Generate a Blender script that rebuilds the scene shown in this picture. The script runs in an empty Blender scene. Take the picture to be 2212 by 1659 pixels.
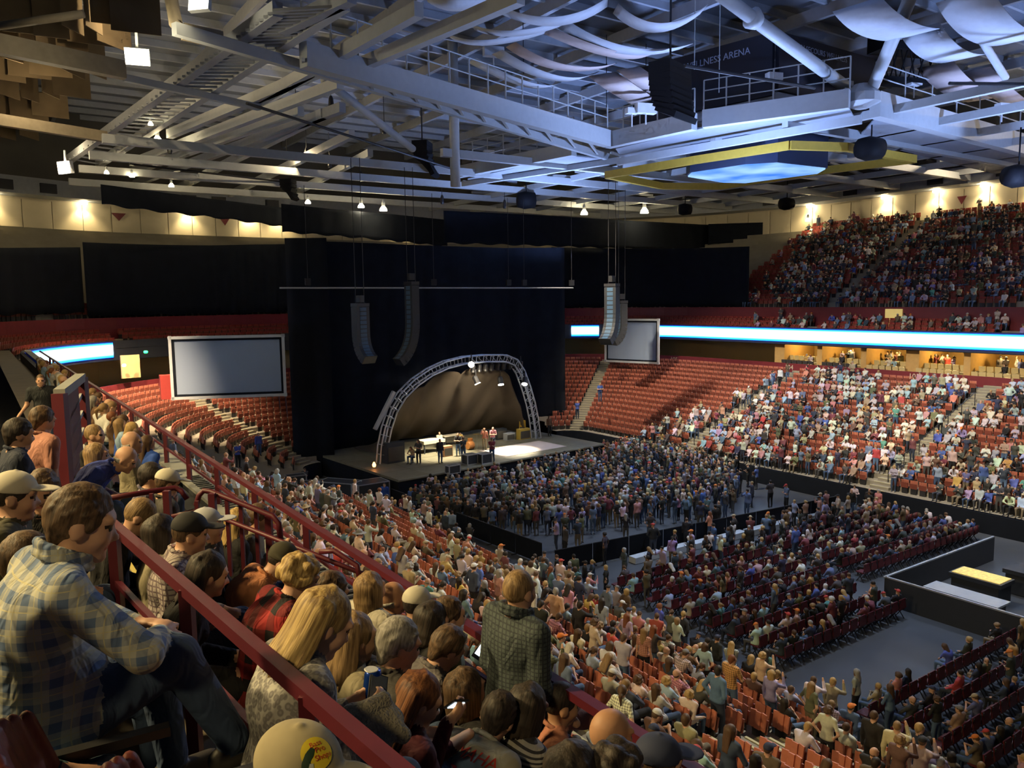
import bpy, math, random
import numpy as np
from mathutils import Vector, Matrix
random.seed(7); rng = np.random.default_rng(7)
SC = bpy.context.scene
COL = SC.collection
PI = math.pi
# ------------------------------------------------------------------ camera
H = 13.5; FPX = 1700.0; PITCH = math.atan(181.5 / 1700.0); ROLL = 0.0135
CAM = Vector((0, 0, H))
_f = Vector((0, math.cos(PITCH), -math.sin(PITCH))); _u0 = Vector((0, math.sin(PITCH), math.cos(PITCH))); _r0 = Vector((1, 0, 0))
_r = _r0 * math.cos(ROLL) - _u0 * math.sin(ROLL); _u = _u0 * math.cos(ROLL) + _r0 * math.sin(ROLL)
cam_data = bpy.data.cameras.new('camera'); cam = bpy.data.objects.new('camera', cam_data); COL.objects.link(cam)
cam_data.sensor_width = 36; cam_data.lens = 36 * FPX / 2212; cam_data.clip_start = 0.05; cam_data.clip_end = 400
cam.matrix_world = Matrix(((_r.x, _u.x, -_f.x, 0), (_r.y, _u.y, -_f.y, 0), (_r.z, _u.z, -_f.z, H), (0, 0, 0, 1)))
SC.camera = cam
def ray(px, py):
    return _f + _r * ((px - 1106) / FPX) + _u * ((829.5 - py) / FPX)
def on_z(px, py, z):                       # the point of a level plane seen there
    v = ray(px, py); t = (z - H) / v.z
    return CAM + v * t
def at_d(px, py, depth):
    return CAM + ray(px, py) * depth
def proj(P):
    v = Vector(P) - CAM; zc = v.dot(_f)
    return (1106 + FPX * v.dot(_r) / zc, 829.5 - FPX * v.dot(_u) / zc, zc)
# arena axes: a runs from the stage end towards the camera end, b from the camera's side to the far side
AN = Vector((.563, -.826, 0)).normalized(); AD = Vector((.826, .563, 0)).normalized()
HEAD = math.atan2(AD.y, AD.x)
def W(a, b, z): return AN * a + AD * b + Vector((0, 0, z))
def AB(P): P = Vector(P); return (P.dot(AN), P.dot(AD))
# ------------------------------------------------------------------ world, exposure, house lights
SC.view_settings.view_transform = 'Standard'; SC.view_settings.look = 'None'
SC.view_settings.exposure = 0.75; SC.view_settings.gamma = 1.0; SC.view_settings.use_curve_mapping = False
wd = bpy.data.worlds.new('world'); SC.world = wd; wd.use_nodes = True
wd.node_tree.nodes['Background'].inputs[0].default_value = (.30, .42, .75, 1); wd.node_tree.nodes['Background'].inputs[1].default_value = .035
cy = SC.cycles; cy.max_bounces = 3; cy.diffuse_bounces = 1; cy.glossy_bounces = 1; cy.transmission_bounces = 1; cy.caustics_reflective = False; cy.caustics_refractive = False; cy.use_adaptive_sampling = True; cy.adaptive_threshold = .10; cy.adaptive_min_samples = 10; cy.sample_clamp_indirect = 4.0
def aim(o, target):
    o.rotation_euler = (Vector(target) - o.location).to_track_quat('-Z', 'Y').to_euler()
def area(name, loc, target, power, col, size, spread=PI):
    l = bpy.data.lights.new(name, 'AREA'); l.shape = 'DISK'; l.size = size; l.energy = power; l.color = col; l.spread = spread
    o = bpy.data.objects.new(name, l); COL.objects.link(o); o.location = loc; aim(o, target); return o
def spot(name, loc, target, power, col, ang, blend=.5, r=.15):
    l = bpy.data.lights.new(name, 'SPOT'); l.energy = power; l.color = col; l.spot_size = ang; l.spot_blend = blend; l.shadow_soft_size = r
    o = bpy.data.objects.new(name, l); COL.objects.link(o); o.location = loc; aim(o, target); return o
def point(name, loc, power, col, r=.1):
    l = bpy.data.lights.new(name, 'POINT'); l.energy = power; l.color = col; l.shadow_soft_size = r
    o = bpy.data.objects.new(name, l); COL.objects.link(o); o.location = loc; return o
WARM = (1, .80, .50); COOL = (.62, .76, 1); BLUE = (.28, .46, 1)
# catwalk floods on the far lower stand
for a in (-50, -36, -22, -8):
    spot('house_flood', W(a, 34, 23.5), W(a - 1, 55, 3), 16000, (1, .87, .66), 1.0, .8, .4)
# floods on the stand at the stage end
spot('house_flood', W(-48, 4, 21.5), W(-66, 10, 4.5), 52000, (1, .74, .46), .72, .8, .4)
spot('house_flood', W(-60, 14, 20), W(-66, 13, 4), 17000, (1, .74, .46), 1.0, .9, .4)  # extra spot without a fixture, added to light the seats behind the screen
spot('house_flood', W(-42, 58, 22), W(-58, 54, 4), 11000, (1, .78, .52), .8, .8, .4)
# floods on the near lower stand
for a in (-40, -27, -14):
    spot('house_flood', W(a, 32, 23.5), W(a, 12, 4), 11500, (1, .94, .82), .85, .8, .4)
# warm house light over the upper deck at the camera's side and its far twin
for a, b, e in ((-8, -6, 900), (3, -6, 220), (-18, -5, 800)):
    area('deck_light', W(a, b, 19.0), W(a + 2, b + 6, 10.5), e, (1, .74, .34), 1.0)
for a in (-34, -20, -6):
    area('deck_light', W(a, 76, 26.5), W(a, 72, 16), 900, (1, .80, .52), 1.6)
# added cool fill on the near deck, a spot with no fixture
spot('cool_fill', W(-24, 36, 24), W(-3, 1, 11.4), 4200, (.55, .70, 1), .5, .8, .5)
# blue wash that the arena throws up into its roof, and cool light on the floor
for a, b, e in ((-34, 40, 8500), (-20, 52, 7500), (-56, 44, 8000), (-24, 28, 4200), (-14, 66, 5500)):
    spot('roof_wash', W(a, b, 16.5), W(a - 2, b, 30), e, (.33, .49, 1), 2.6, .9, .8)
for a, b in ((-40, 36), (-30, 34), (-20, 30), (-12, 42)):
    spot('floor_wash', W(a, b, 24), W(a, b - 1, 0), 5200, (.68, .80, 1), 1.15, .9, .5)
# dim warm lamps in the roof over the camera's side
for p, e in ((on_z(300, 60, 29), 420), (on_z(120, 330, 25), 320), (on_z(640, 330, 26), 620), (on_z(60, 180, 27), 300)):
    point('roof_lamp', p, e, (1, .78, .45), .3)
# ------------------------------------------------------------------ materials
MATS = {}
def M(name, col, rough=.6, metal=0.0, var=.12, scale=3.0, bump=0.0, bscale=40.0, emit=0.0, spec=.5):
    if name in MATS: return MATS[name]
    m = bpy.data.materials.new(name); m.use_nodes = True; nt = m.node_tree; N = nt.nodes; L = nt.links
    p = N['Principled BSDF']; p.inputs['Roughness'].default_value = rough; p.inputs['Metallic'].default_value = metal
    p.inputs['Specular IOR Level'].default_value = spec
    tc = N.new('ShaderNodeTexCoord'); nz = N.new('ShaderNodeTexNoise'); nz.inputs['Scale'].default_value = scale; nz.inputs['Detail'].default_value = 2
    L.new(tc.outputs['Object'], nz.inputs['Vector'])
    mx = N.new('ShaderNodeMix'); mx.data_type = 'RGBA'
    c = np.array(col[:3]); lo = np.clip(c * (1 - var), 0, 1); hi = np.clip(c * (1 + var), 0, 1)
    mx.inputs[6].default_value = (*lo, 1); mx.inputs[7].default_value = (*hi, 1)
    L.new(nz.outputs['Fac'], mx.inputs[0]); L.new(mx.outputs[2], p.inputs['Base Color'])
    if bump:
        n2 = N.new('ShaderNodeTexNoise'); n2.inputs['Scale'].default_value = bscale; n2.inputs['Detail'].default_value = 1.5
        L.new(tc.outputs['Object'], n2.inputs['Vector'])
        b = N.new('ShaderNodeBump'); b.inputs['Strength'].default_value = bump; b.inputs['Distance'].default_value = .02
        L.new(n2.outputs['Fac'], b.inputs['Height']); L.new(b.outputs['Normal'], p.inputs['Normal'])
    if emit:
        p.inputs['Emission Color'].default_value = (*col[:3], 1); p.inputs['Emission Strength'].default_value = emit
    MATS[name] = m; m['base'] = list(col[:3])
    return m
ORDN = 'first second third fourth fifth sixth seventh eighth ninth tenth eleventh twelfth thirteenth fourteenth fifteenth sixteenth seventeenth eighteenth'.split()
# ------------------------------------------------------------------ mesh helpers
CUBE = [(-1, -1, -1), (1, -1, -1), (1, 1, -1), (-1, 1, -1), (-1, -1, 1), (1, -1, 1), (1, 1, 1), (-1, 1, 1)]
CUBEF = [(0, 3, 2, 1), (4, 5, 6, 7), (0, 1, 5, 4), (1, 2, 6, 5), (2, 3, 7, 6), (3, 0, 4, 7)]
def tag(o, label=None, cat=None, group=None, kind=None):
    if label: o['label'] = label
    if cat: o['category'] = cat
    if group: o['group'] = group
    if kind: o['kind'] = kind
    return o
def frame(p, q, up=Vector((0, 0, 1))):
    y = (q - p); L = y.length; y = y / L
    x = y.cross(up)
    if x.length < 1e-4: x = Vector((1, 0, 0))
    x.normalize(); z = x.cross(y)
    return x, y, z, L
class MB:
    def __init__(s): s.v = []; s.f = []; s.m = []
    def add(s, vs, fs, mi=0):
        k = len(s.v); s.v += [tuple(v) for v in vs]; s.f += [tuple(i + k for i in f) for f in fs]; s.m += [mi] * len(fs); return s
    def box(s, c, size, rz=0.0, mi=0, tilt=0.0):
        R = Matrix.Rotation(rz, 3, 'Z') @ Matrix.Rotation(tilt, 3, 'X'); c = Vector(c)
        return s.add([c + R @ Vector((x * size[0] / 2, y * size[1] / 2, z * size[2] / 2)) for x, y, z in CUBE], CUBEF, mi)
    def bar(s, p, q, w, h, mi=0, up=Vector((0, 0, 1))):
        p, q = Vector(p), Vector(q); x, y, z, L = frame(p, q, up)
        vs = []
        for e in (p, q):
            vs += [e - x * w / 2 - z * h / 2, e + x * w / 2 - z * h / 2, e + x * w / 2 + z * h / 2, e - x * w / 2 + z * h / 2]
        return s.add(vs, [(0, 1, 2, 3), (7, 6, 5, 4), (0, 4, 5, 1), (1, 5, 6, 2), (2, 6, 7, 3), (3, 7, 4, 0)], mi)
    def tube(s, p, q, r, n=8, r2=None, mi=0, cap=True):
        p, q = Vector(p), Vector(q); x, y, z, L = frame(p, q); r2 = r if r2 is None else r2
        vs = [p + (x * math.cos(2 * PI * i / n) + z * math.sin(2 * PI * i / n)) * r for i in range(n)]
        vs += [q + (x * math.cos(2 * PI * i / n) + z * math.sin(2 * PI * i / n)) * r2 for i in range(n)]
        fs = [(i, (i + 1) % n, n + (i + 1) % n, n + i) for i in range(n)]
        if cap: fs += [tuple(range(n))[::-1], tuple(range(n, 2 * n))]
        return s.add(vs, fs, mi)
    def path(s, pts, r, n=8, mi=0):
        pts = [Vector(p) for p in pts]; vs = []; fs = []
        for i, p in enumerate(pts):
            t = (pts[min(i + 1, len(pts) - 1)] - pts[max(i - 1, 0)]).normalized()
            x = t.cross(Vector((0, 0, 1)))
            if x.length < 1e-3: x = Vector((1, 0, 0))
            x.normalize(); z = x.cross(t)
            vs += [p + (x * math.cos(2 * PI * j / n) + z * math.sin(2 * PI * j / n)) * r for j in range(n)]
        for i in range(len(pts) - 1):
            fs += [(i * n + j, i * n + (j + 1) % n, (i + 1) * n + (j + 1) % n, (i + 1) * n + j) for j in range(n)]
        fs += [tuple(range(n))[::-1], tuple(range((len(pts) - 1) * n, len(pts) * n))]
        return s.add(vs, fs, mi)
    def quad(s, *p, mi=0): return s.add(p, [tuple(range(len(p)))], mi)
    def strip(s, A, B, mi=0):
        n = len(A); return s.add(list(A) + list(B), [(i, i + 1, n + i + 1, n + i) for i in range(n - 1)], mi)
    def slab(s, poly, z0, z1, mi=0):
        n = len(poly); vs = [(x, y, z0) for x, y in poly] + [(x, y, z1) for x, y in poly]
        return s.add(vs, [tuple(range(n))[::-1], tuple(range(n, 2 * n))] + [(i, (i + 1) % n, n + (i + 1) % n, n + i) for i in range(n)], mi)
    def lathe(s, c, prof, n=12, axis=None, mi=0):        # prof: (radius, height)
        c = Vector(c); ax = Vector(axis).normalized() if axis is not None else Vector((0, 0, 1))
        x = ax.orthogonal().normalized(); y = ax.cross(x); vs = []; fs = []
        for r, h in prof:
            vs += [c + ax * h + (x * math.cos(2 * PI * j / n) + y * math.sin(2 * PI * j / n)) * r for j in range(n)]
        for i in range(len(prof) - 1):
            fs += [(i * n + j, i * n + (j + 1) % n, (i + 1) * n + (j + 1) % n, (i + 1) * n + j) for j in range(n)]
        fs += [tuple(range(n))[::-1], tuple(range((len(prof) - 1) * n, len(prof) * n))]
        return s.add(vs, fs, mi)
    def mesh(s, name, mats):
        me = bpy.data.meshes.new(name); me.from_pydata(s.v, [], s.f)
        for m in (mats if isinstance(mats, (list, tuple)) else [mats]): me.materials.append(m)
        if any(s.m): me.polygons.foreach_set('material_index', s.m)
        return me
    def obj(s, name, mats, parent=None, smooth=False, origin=None, **t):
        if origin is not None:
            o0 = Vector(origin); s.v = [tuple(Vector(v) - o0) for v in s.v]
        me = s.mesh(name, mats)
        if smooth: me.shade_smooth()
        o = bpy.data.objects.new(name, me); COL.objects.link(o)
        if origin is not None: o.location = Vector(origin) - (Vector(parent.location) if parent else Vector((0, 0, 0)))
        if parent: o.parent = parent
        return tag(o, **t)
def empty(name, loc=(0, 0, 0), rz=0.0, **t):
    o = bpy.data.objects.new(name, None); COL.objects.link(o); o.location = loc; o.rotation_euler = (0, 0, rz); o.empty_display_size = .1
    return tag(o, **t)
def inst(name, me, parent=None, loc=(0, 0, 0), rz=0.0, scale=None, **t):
    o = bpy.data.objects.new(name, me); COL.objects.link(o); o.location = loc; o.rotation_euler = (0, 0, rz)
    if scale: o.scale = (scale,) * 3
    if parent: o.parent = parent
    return tag(o, **t)
def text_mesh(txt, size, extrude=.004, align='CENTER'):
    c = bpy.data.curves.new('t', 'FONT'); c.body = txt; c.size = size; c.extrude = extrude; c.align_x = align; c.align_y = 'CENTER'; c.resolution_u = 3
    o = bpy.data.objects.new('t', c); COL.objects.link(o)
    dg = bpy.context.evaluated_depsgraph_get(); me = bpy.data.meshes.new_from_object(o.evaluated_get(dg))
    bpy.data.objects.remove(o); bpy.data.curves.remove(c); return me
def face_mat(o, x, y, z):                # object axes as world columns
    x, y, z = Vector(x).normalized(), Vector(y).normalized(), Vector(z).normalized(); l = o.location
    o.matrix_world = Matrix(((x.x, y.x, z.x, l.x), (x.y, y.y, z.y, l.y), (x.z, y.z, z.z, l.z), (0, 0, 0, 1)))
# ------------------------------------------------------------------ the setting: floor, stands, decks
m_floor = M('event_floor', (.085, .093, .105), .4, var=.35, scale=.35, bump=.05, bscale=6)
m_conc = M('tier_concrete', (.30, .27, .21), .8, var=.2, scale=.8)
m_step = M('step_edge', (.62, .58, .34), .7)
m_maroon = M('maroon_paint', (.19, .025, .032), .42, var=.15)
m_wallcream = M('cream_wall', (.66, .56, .40), .8, var=.08, scale=.5)
m_black = M('black_drape', (.010, .0125, .019), .95, var=.3, scale=1.2, bump=.25, bscale=3, spec=.15)  # black lifted and made bluish to stand in for haze
m_dark = M('dark_fascia', (.03, .034, .045), .7)
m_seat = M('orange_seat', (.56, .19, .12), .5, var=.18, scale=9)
m_seatu = M('red_seat', (.34, .05, .04), .45, var=.18, scale=9)
m_white = M('white_paint', (.75, .76, .78), .45)
m_steel = M('pale_steel', (.50, .52, .53), .5, var=.08)
m_dgrey = M('dark_metal', (.02, .02, .023), .45)
g = MB(); c = W(-20, 33, 0)
g.slab([(c.x + x, c.y + y) for x, y in ((-110, -60), (110, -60), (110, 130), (-110, 130))], -.3, 0)
g.obj('floor', m_floor, kind='structure')
def rrect(b0, b1, a0, rc, a_near, a_far, n=10):
    P = [(a_near, b0)]
    ca = a0 + rc
    for i in range(n + 1):
        t = -PI / 2 - (PI / 2) * i / n
        P.append((ca + rc * math.cos(t), b0 + rc + rc * math.sin(t)))
    for i in range(n + 1):
        t = PI - (PI / 2) * i / n
        P.append((ca + rc * math.cos(t), b1 - rc + rc * math.sin(t)))
    P.append((a_far, b1)); return P
def low(r): return rrect(19.5 - r, 46.5 + r, -58 - r, 2 + r, 14, 22)
def upp(r): return rrect(2.6 - r, 62.5 + r, -74 - r, 16 + r, 6, 16)
LR, LD, LH, LZ = 17, .9, .335, 1.2          # lower rows: count, depth, rise, first floor height
def lz(k): return LZ + LH * k
def tiers(fn, r0, z0, n, dep, rise):
    g = MB()
    for k in range(n):
        z = z0 + rise * k; A = fn(r0 + dep * k); B = fn(r0 + dep * (k + 1))
        g.strip([W(a, b, z) for a, b in A], [W(a, b, z) for a, b in B])
        if k < n - 1: g.strip([W(a, b, z) for a, b in B], [W(a, b, z + rise) for a, b in B])
    return g
def end_cap(g, a):                                        # closes the stepped section where the near stand stops for the crew entrance
    for k in range(LR):
        r0, r1 = LD * k, LD * (k + 1); g.quad(W(a, 19.5 - r0, 0), W(a, 19.5 - r1, 0), W(a, 19.5 - r1, lz(k)), W(a, 19.5 - r0, lz(k)))
g = tiers(lambda r: [(14, 19.5 - r), (-41.5, 19.5 - r)], 0, LZ, LR, LD, LH); end_cap(g, -41.5); g.obj('seating_tier', m_conc, kind='structure')
g = tiers(lambda r: low(r)[1:12], 0, LZ, LR, LD, LH); end_cap(g, -56); g.obj('seating_tier', m_conc, kind='structure')
tiers(lambda r: low(r)[12:], 0, LZ, LR, LD, LH).obj('seating_tier', m_conc, kind='structure')
# front wall round the event floor
for lo_, hi_ in ((0, 1), (1, 12), (12, None)):
  g = MB(); A = low(0)[lo_:hi_]; B = low(-.12)[lo_:hi_]
  if hi_ == 1: A = [(14, 19.5), (-41.5, 19.5)]; B = [(14, 19.62), (-41.5, 19.62)]
  P0 = [W(a, b, 0) for a, b in B]; P1 = [W(a, b, 1.15) for a, b in B]; P2 = [W(a, b, 1.15) for a, b in A]; P3 = [W(a, b, 0) for a, b in A]
  g.strip(P0, P1); g.strip(P1, P2); g.strip(P2, P3); g.obj('wall_rink', m_black, kind='structure')
# wall above the lower stand (maroon) and behind it
RT = LR * LD; zt = lz(LR - 1)
def ring(fn, r, z0, z1, th, name, mat, lo=None, hi=None, **t):
    A = fn(r)[lo:hi]; B = fn(r + th)[lo:hi]; g = MB()
    a0 = [W(a, b, z0) for a, b in A]; a1 = [W(a, b, z1) for a, b in A]; b0 = [W(a, b, z0) for a, b in B]; b1 = [W(a, b, z1) for a, b in B]
    g.strip(a0, a1); g.strip(a1, b1); g.strip(b1, b0); g.strip(b0, a0)
    g.quad(a0[0], b0[0], b1[0], a1[0]); g.quad(a0[-1], a1[-1], b1[-1], b0[-1])
    return g.obj(name, mat, **(t or {'kind': 'structure'}))
ring(low, RT, zt - .4, zt + .8, .12, 'wall_concourse', m_maroon)
# fascia under the upper deck, deck slab, suite-level floor and back wall
ring(upp, .05, 9.05, 10.62, .25, 'wall_fascia', m_dark)
ring(upp, .3, 9.0, 9.25, 18, 'ceiling_suite', m_dark)
ring(upp, -.4, zt - .5, zt - .1, 8, 'floor_suite', m_conc)
ring(upp, 5.6, zt - .3, 9.1, .3, 'wall_suite', M('suite_wall', (.72, .48, .20), .7, var=.1, scale=.4))
# upper deck: front rows, maroon mid wall, main rows
UZ, UD, UH = 10.0, .85, .33
tiers(lambda r: upp(r)[1:], 0, UZ, 3, UD, UH).obj('seating_deck', m_conc, kind='structure')
UM0, UMZ, UMR, UMH = 3.2, 12.4, 20, .46
far_lo = 13                                           # index of the path from which the end and far side run
def upf(r): return upp(r)[1:]
def mid(r): return upp(r)[1:]
ring(upf, 2.75, 10.6, 12.45, .15, 'wall_deck', m_maroon)
tiers(upf, UM0, UMZ, UMR, UD, UMH).obj('seating_deck', m_conc, kind='structure')
UTOP = UMZ + UMH * (UMR - 1)
UBR = UM0 + UMR * UD
# wall behind the top row of the deck: panels one by one
ring(upf, UBR + .3, UTOP - .6, UTOP + 3.2, .3, 'wall_back', m_wallcream)
ring(upf, UBR + .3, UTOP + 3.2, 33, .3, 'wall_upper', M('grey_upper_wall', (.10, .095, .085), .85, var=.25, scale=.4))
wall_parent = bpy.data.objects['wall_back']
pl = upf(UBR + .2); panel = MB(); panel.box((0, 0, 0), (2.3, .1, 3.0)); pme = panel.mesh('wall_panel', M('cream_panel', (.70, .60, .42), .75, var=.1, scale=.6))
for i in range(len(pl) - 1):
    p, q = Vector(W(*pl[i], 0)), Vector(W(*pl[i + 1], 0)); L = (q - p).length; n = max(1, int(L / 2.4))
    for j in range(n):
        c = p.lerp(q, (j + .5) / n); x, y, _ = proj((c.x, c.y, UTOP + 1.5))
        if -60 < x < 2280 and c.y > 0:
            d_ = (q - p).normalized()
            o = inst('wall_panel', pme, wall_parent, (c.x, c.y, UTOP + 1.3), math.atan2(d_.y, d_.x)); o.scale.x = (L / n - .08) / 2.3
# ribbon display along the deck front: LED panels
def m_ribbon():
    m = bpy.data.materials.new('led_ribbon'); m.use_nodes = True; nt = m.node_tree; N = nt.nodes; L = nt.links; p = N['Principled BSDF']
    p.inputs['Base Color'].default_value = (.02, .02, .03, 1)
    tc = N.new('ShaderNodeTexCoord'); sp = N.new('ShaderNodeSeparateXYZ'); L.new(tc.outputs['Generated'], sp.inputs[0])
    r = N.new('ShaderNodeValToRGB'); e = r.color_ramp.elements
    e[0].position = 0; e[0].color = (.0, .10, .9, 1); e[1].position = 1; e[1].color = (0, .05, .8, 1)
    for ps, cc in ((.12, (.02, .30, 1, 1)), (.32, (.55, .85, 1, 1)), (.7, (.75, .93, 1, 1)), (.9, (.02, .3, 1, 1))):
        k = e.new(ps); k.color = cc
    L.new(sp.outputs[2], r.inputs[0]); L.new(r.outputs[0], p.inputs['Emission Color']); p.inputs['Emission Strength'].default_value = 3.2
    return m
m_rib = m_ribbon()
def ribbon(pts, label):
    A = [W(a, b, 9.3) for a, b in pts]; B = [W(a, b, 10.5) for a, b in pts]
    g = MB(); n = len(pts)
    nrm = [Vector((0, 0, 0))] * n
    g.strip(A, B)
    back = []
    for i in range(n):
        t = (A[min(i + 1, n - 1)] - A[max(i - 1, 0)]).normalized(); back.append(Vector((t.y, -t.x, 0)) * .12)
    g.strip([B[i] for i in range(n)], [B[i] - back[i] for i in range(n)]); g.strip([A[i] - back[i] for i in range(n)], [A[i] for i in range(n)])
    g.quad(A[0], B[0], B[0] - back[0], A[0] - back[0]); g.quad(A[-1], A[-1] - back[-1], B[-1] - back[-1], B[-1])
    return g.obj('led_ribbon_display', m_rib, label=label, cat='display', group='blue-white ribbon displays on the deck front')
def clip_path(fn, r, pred, n=400):
    P = fn(r); out = []
    for i in range(len(P) - 1):
        k = 80 if math.dist(P[i], P[i + 1]) > 6 else 4
        for j in range(k):
            t = j / k; a = P[i][0] * (1 - t) + P[i + 1][0] * t; b = P[i][1] * (1 - t) + P[i + 1][1] * t
            if pred(a, b): out.append((a, b))
    return out
RO = -.08
RP = [(p, proj(W(*p, 10))) for p in clip_path(upp, RO, lambda a, b: True)]
ribbon([p for p, q in RP if q[2] > 5 and q[2] > 36 and -300 < q[0] < 248 and p[1] < 33], 'glowing blue-white ribbon display on the deck front left of the left screen')
ribbon([p for p, q in RP if q[2] > 5 and 1232 < q[0] < 1305 and p[1] > 33], 'short glowing ribbon display between the black stage drape and right speaker hang')
ribbon([p for p, q in RP if q[2] > 5 and 1418 < q[0] < 2400 and p[1] > 33], 'long glowing blue-white ribbon display above the lit suites on the far side')
# ------------------------------------------------------------------ seats, stairs, suites
def bake(name, T, items, mats, cols=None, **t):
    # one mesh out of many placed copies of a template; T = (V, Q, tags); items = (pos, rz, scale); cols = per item list of colours by tag
    V, Q, tg = T; n = len(items); nv = len(V); out = np.empty((n, nv, 3), np.float32)
    for i, (p, rz, sc) in enumerate(items):
        c, s = math.cos(rz), math.sin(rz); X = V * sc; out[i, :, 0] = X[:, 0] * c - X[:, 1] * s + p[0]; out[i, :, 1] = X[:, 0] * s + X[:, 1] * c + p[1]; out[i, :, 2] = X[:, 2] + p[2]
    F = (Q[None] + (np.arange(n) * nv)[:, None, None]).reshape(-1, 4)
    return out.reshape(-1, 3), F, np.tile(tg, n)
def mb_t(g): return np.array(g.v, float), np.array(g.f, int), np.array(g.m, int)
def seat_template():
    g = MB()
    for i in range(3):                                    # curved backrest
        x = (i - 1) * .155; g.box((x, -.20 + (.022 if i != 1 else 0), .66), (.158, .035, .42), (i - 1) * -.22, 0, -.16)
    g.box((0, -.10, .53), (.44, .05, .34), 0, 2, -.2)       # folded seat pan
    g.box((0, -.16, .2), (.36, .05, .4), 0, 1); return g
seat_g = seat_template(); SEAT_T = mb_t(seat_g)
m_pan = M('seat_pan_shade', (.26, .068, .045), .5, var=.15); seat_me = seat_g.mesh('stadium_chair', [m_seat, m_dgrey, m_pan])  # pan coloured darker to give the shaded gaps between seat rows
AISLES = (-44, -27.5, -11, 5.5)
def slots(fn, n, dep, z0, rise, r0=0.0, back=.55, spacing=.56, lo=0, hi=None, arcs=(.667, .59), jit=0.0):
    out = []
    for k in range(n):
        A = fn(r0 + dep * k + back); B = fn(r0 + dep * k + back + 1); z = z0 + rise * k; m = len(A); s_acc = 0
        for i in range(m - 1):
            p = np.array(A[i]); q = np.array(A[i + 1]); L = np.linalg.norm(q - p); s = -s_acc
            while True:
                s += spacing
                if s > L: s_acc = L - (s - spacing); break
                t = s / L; c = p + (q - p) * t; o = np.array(B[i]) * (1 - t) + np.array(B[i + 1]) * t; inw = c - o
                side = 'near' if i < m - 24 + 1 else ('far' if i == m - 2 else 'end')
                if side in ('near', 'far'):
                    if min(abs(c[0] - x) for x in AISLES) < .75: continue
                else:
                    j = i - (m - 24) - 1
                    if 0 <= j < 10 and abs((j + t) / 10 - arcs[0]) * 10 * L < .75: continue
                    if 11 <= j < 21 and abs((j - 11 + t) / 10 - arcs[1]) * 10 * L < .75: continue
                v = AN * inw[0] + AD * inw[1]; P = W(c[0], c[1], z)
                out.append((P, math.atan2(v.y, v.x) - PI / 2, k, side, c[0], c[1]))
            
    return out
LOWS = [s for s in slots(low, LR, LD, LZ, LH) if not (s[3] == 'near' and -56 < s[4] < -41.2) and not (s[2] == LR - 1 and s[3] != 'near') and not (s[3] == 'end' and 640 < proj(s[0])[0] < 1190)]
UPFS = slots(upf, 3, UD, UZ, UH)
UPMS = slots(upf, UMR, UD, UMZ, UMH, r0=UM0, arcs=(.5, .5))
def in_view(P, m=30, ymin=0):
    x, y, z = proj(P); return z > 1 and -m < x < 2212 + m and ymin < y < 1659 + m
def visible_low(s):                                       # can the photograph show this seat of the lower stand
    P = s[0]; x, y, z = proj(P + Vector((0, 0, .7)))
    if not (-5 < x < 2217 and 0 < y < 1665): return False
    if 585 < x < 1205 and z > 62: return False            # behind the stage drape
    if s[3] == 'near' or (s[3] == 'end' and s[5] < 12):
        rl = 905 + (x - 180) * .555                       # below the deck rail
        if y > rl: return False
    return True
EMPTY = []; 
sv = [s for s in LOWS if visible_low(s)]
# stairs of the aisles, step by step
st = MB(); st.box((0, 0, 0), (1.25, .46, LH / 2)); step_me = st.mesh('step', m_conc)
st2 = MB(); st2.box((0, 0, 0), (1.25, .07, .02)); nose_me = st2.mesh('step_edge', m_step)
def aisle(side, pos):
    root = None
    for k in range(LR):
        for hf in (0, 1):
            r = LD * k + .22 + .45 * hf
            if side in ('near', 'far'): a, b = pos, (19.5 - r if side == 'near' else 46.5 + r); v = AD * (1 if side == 'near' else -1)
            else:
                A = low(r); f = pos * 10; i = int(f); t = f - i; i += (1 if side == 'endn' else 12); a, b = (A[i][x] * (1 - t) + A[i + 1][x] * t for x in (0, 1))
                o = low(r + 1); oo = [o[i][x] * (1 - t) + o[i + 1][x] * t for x in (0, 1)]; v = AN * (a - oo[0]) + AD * (b - oo[1])
            z = lz(k) + (LH / 2 if hf else 0); P = W(a, b, z); rz = math.atan2(v.y, v.x) - PI / 2
            if root is None: root = empty('stairs', P, 0, kind='structure')
            if not in_view(P): continue
            if hf: inst('step', step_me, root, P - root.location - Vector((0, 0, LH / 4)), rz)
            inst('step_edge', nose_me, root, P - root.location + Vector((v.x, v.y, 0)).normalized() * .2 + Vector((0, 0, .012)), rz)
for s_, p_ in (('endn', .667), ('endf', .59), ('far', -44), ('far', -27.5), ('far', -11), ('near', -27.5), ('near', -11)): aisle(s_, p_)
# dark handrails down the far aisles
for a in (-44, -27.5):
    g = MB()
    for k in range(1, 15, 2): g.tube(W(a + .1, 46.9 + k * LD, lz(k)), W(a + .1, 46.9 + k * LD, lz(k) + .95), .03, 6)
    g.path([W(a + .1, 46.9 + k * LD, lz(k) + .95) for k in range(1, 15, 2)], .03, 6)
    g.obj('aisle_handrail', m_dgrey, label='dark handrail in the stairs ' + ('beside the empty far seats' if a == -44 else 'between the two crowded far sections on the right'), cat='handrail', group='handrails of the far stairs')
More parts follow.
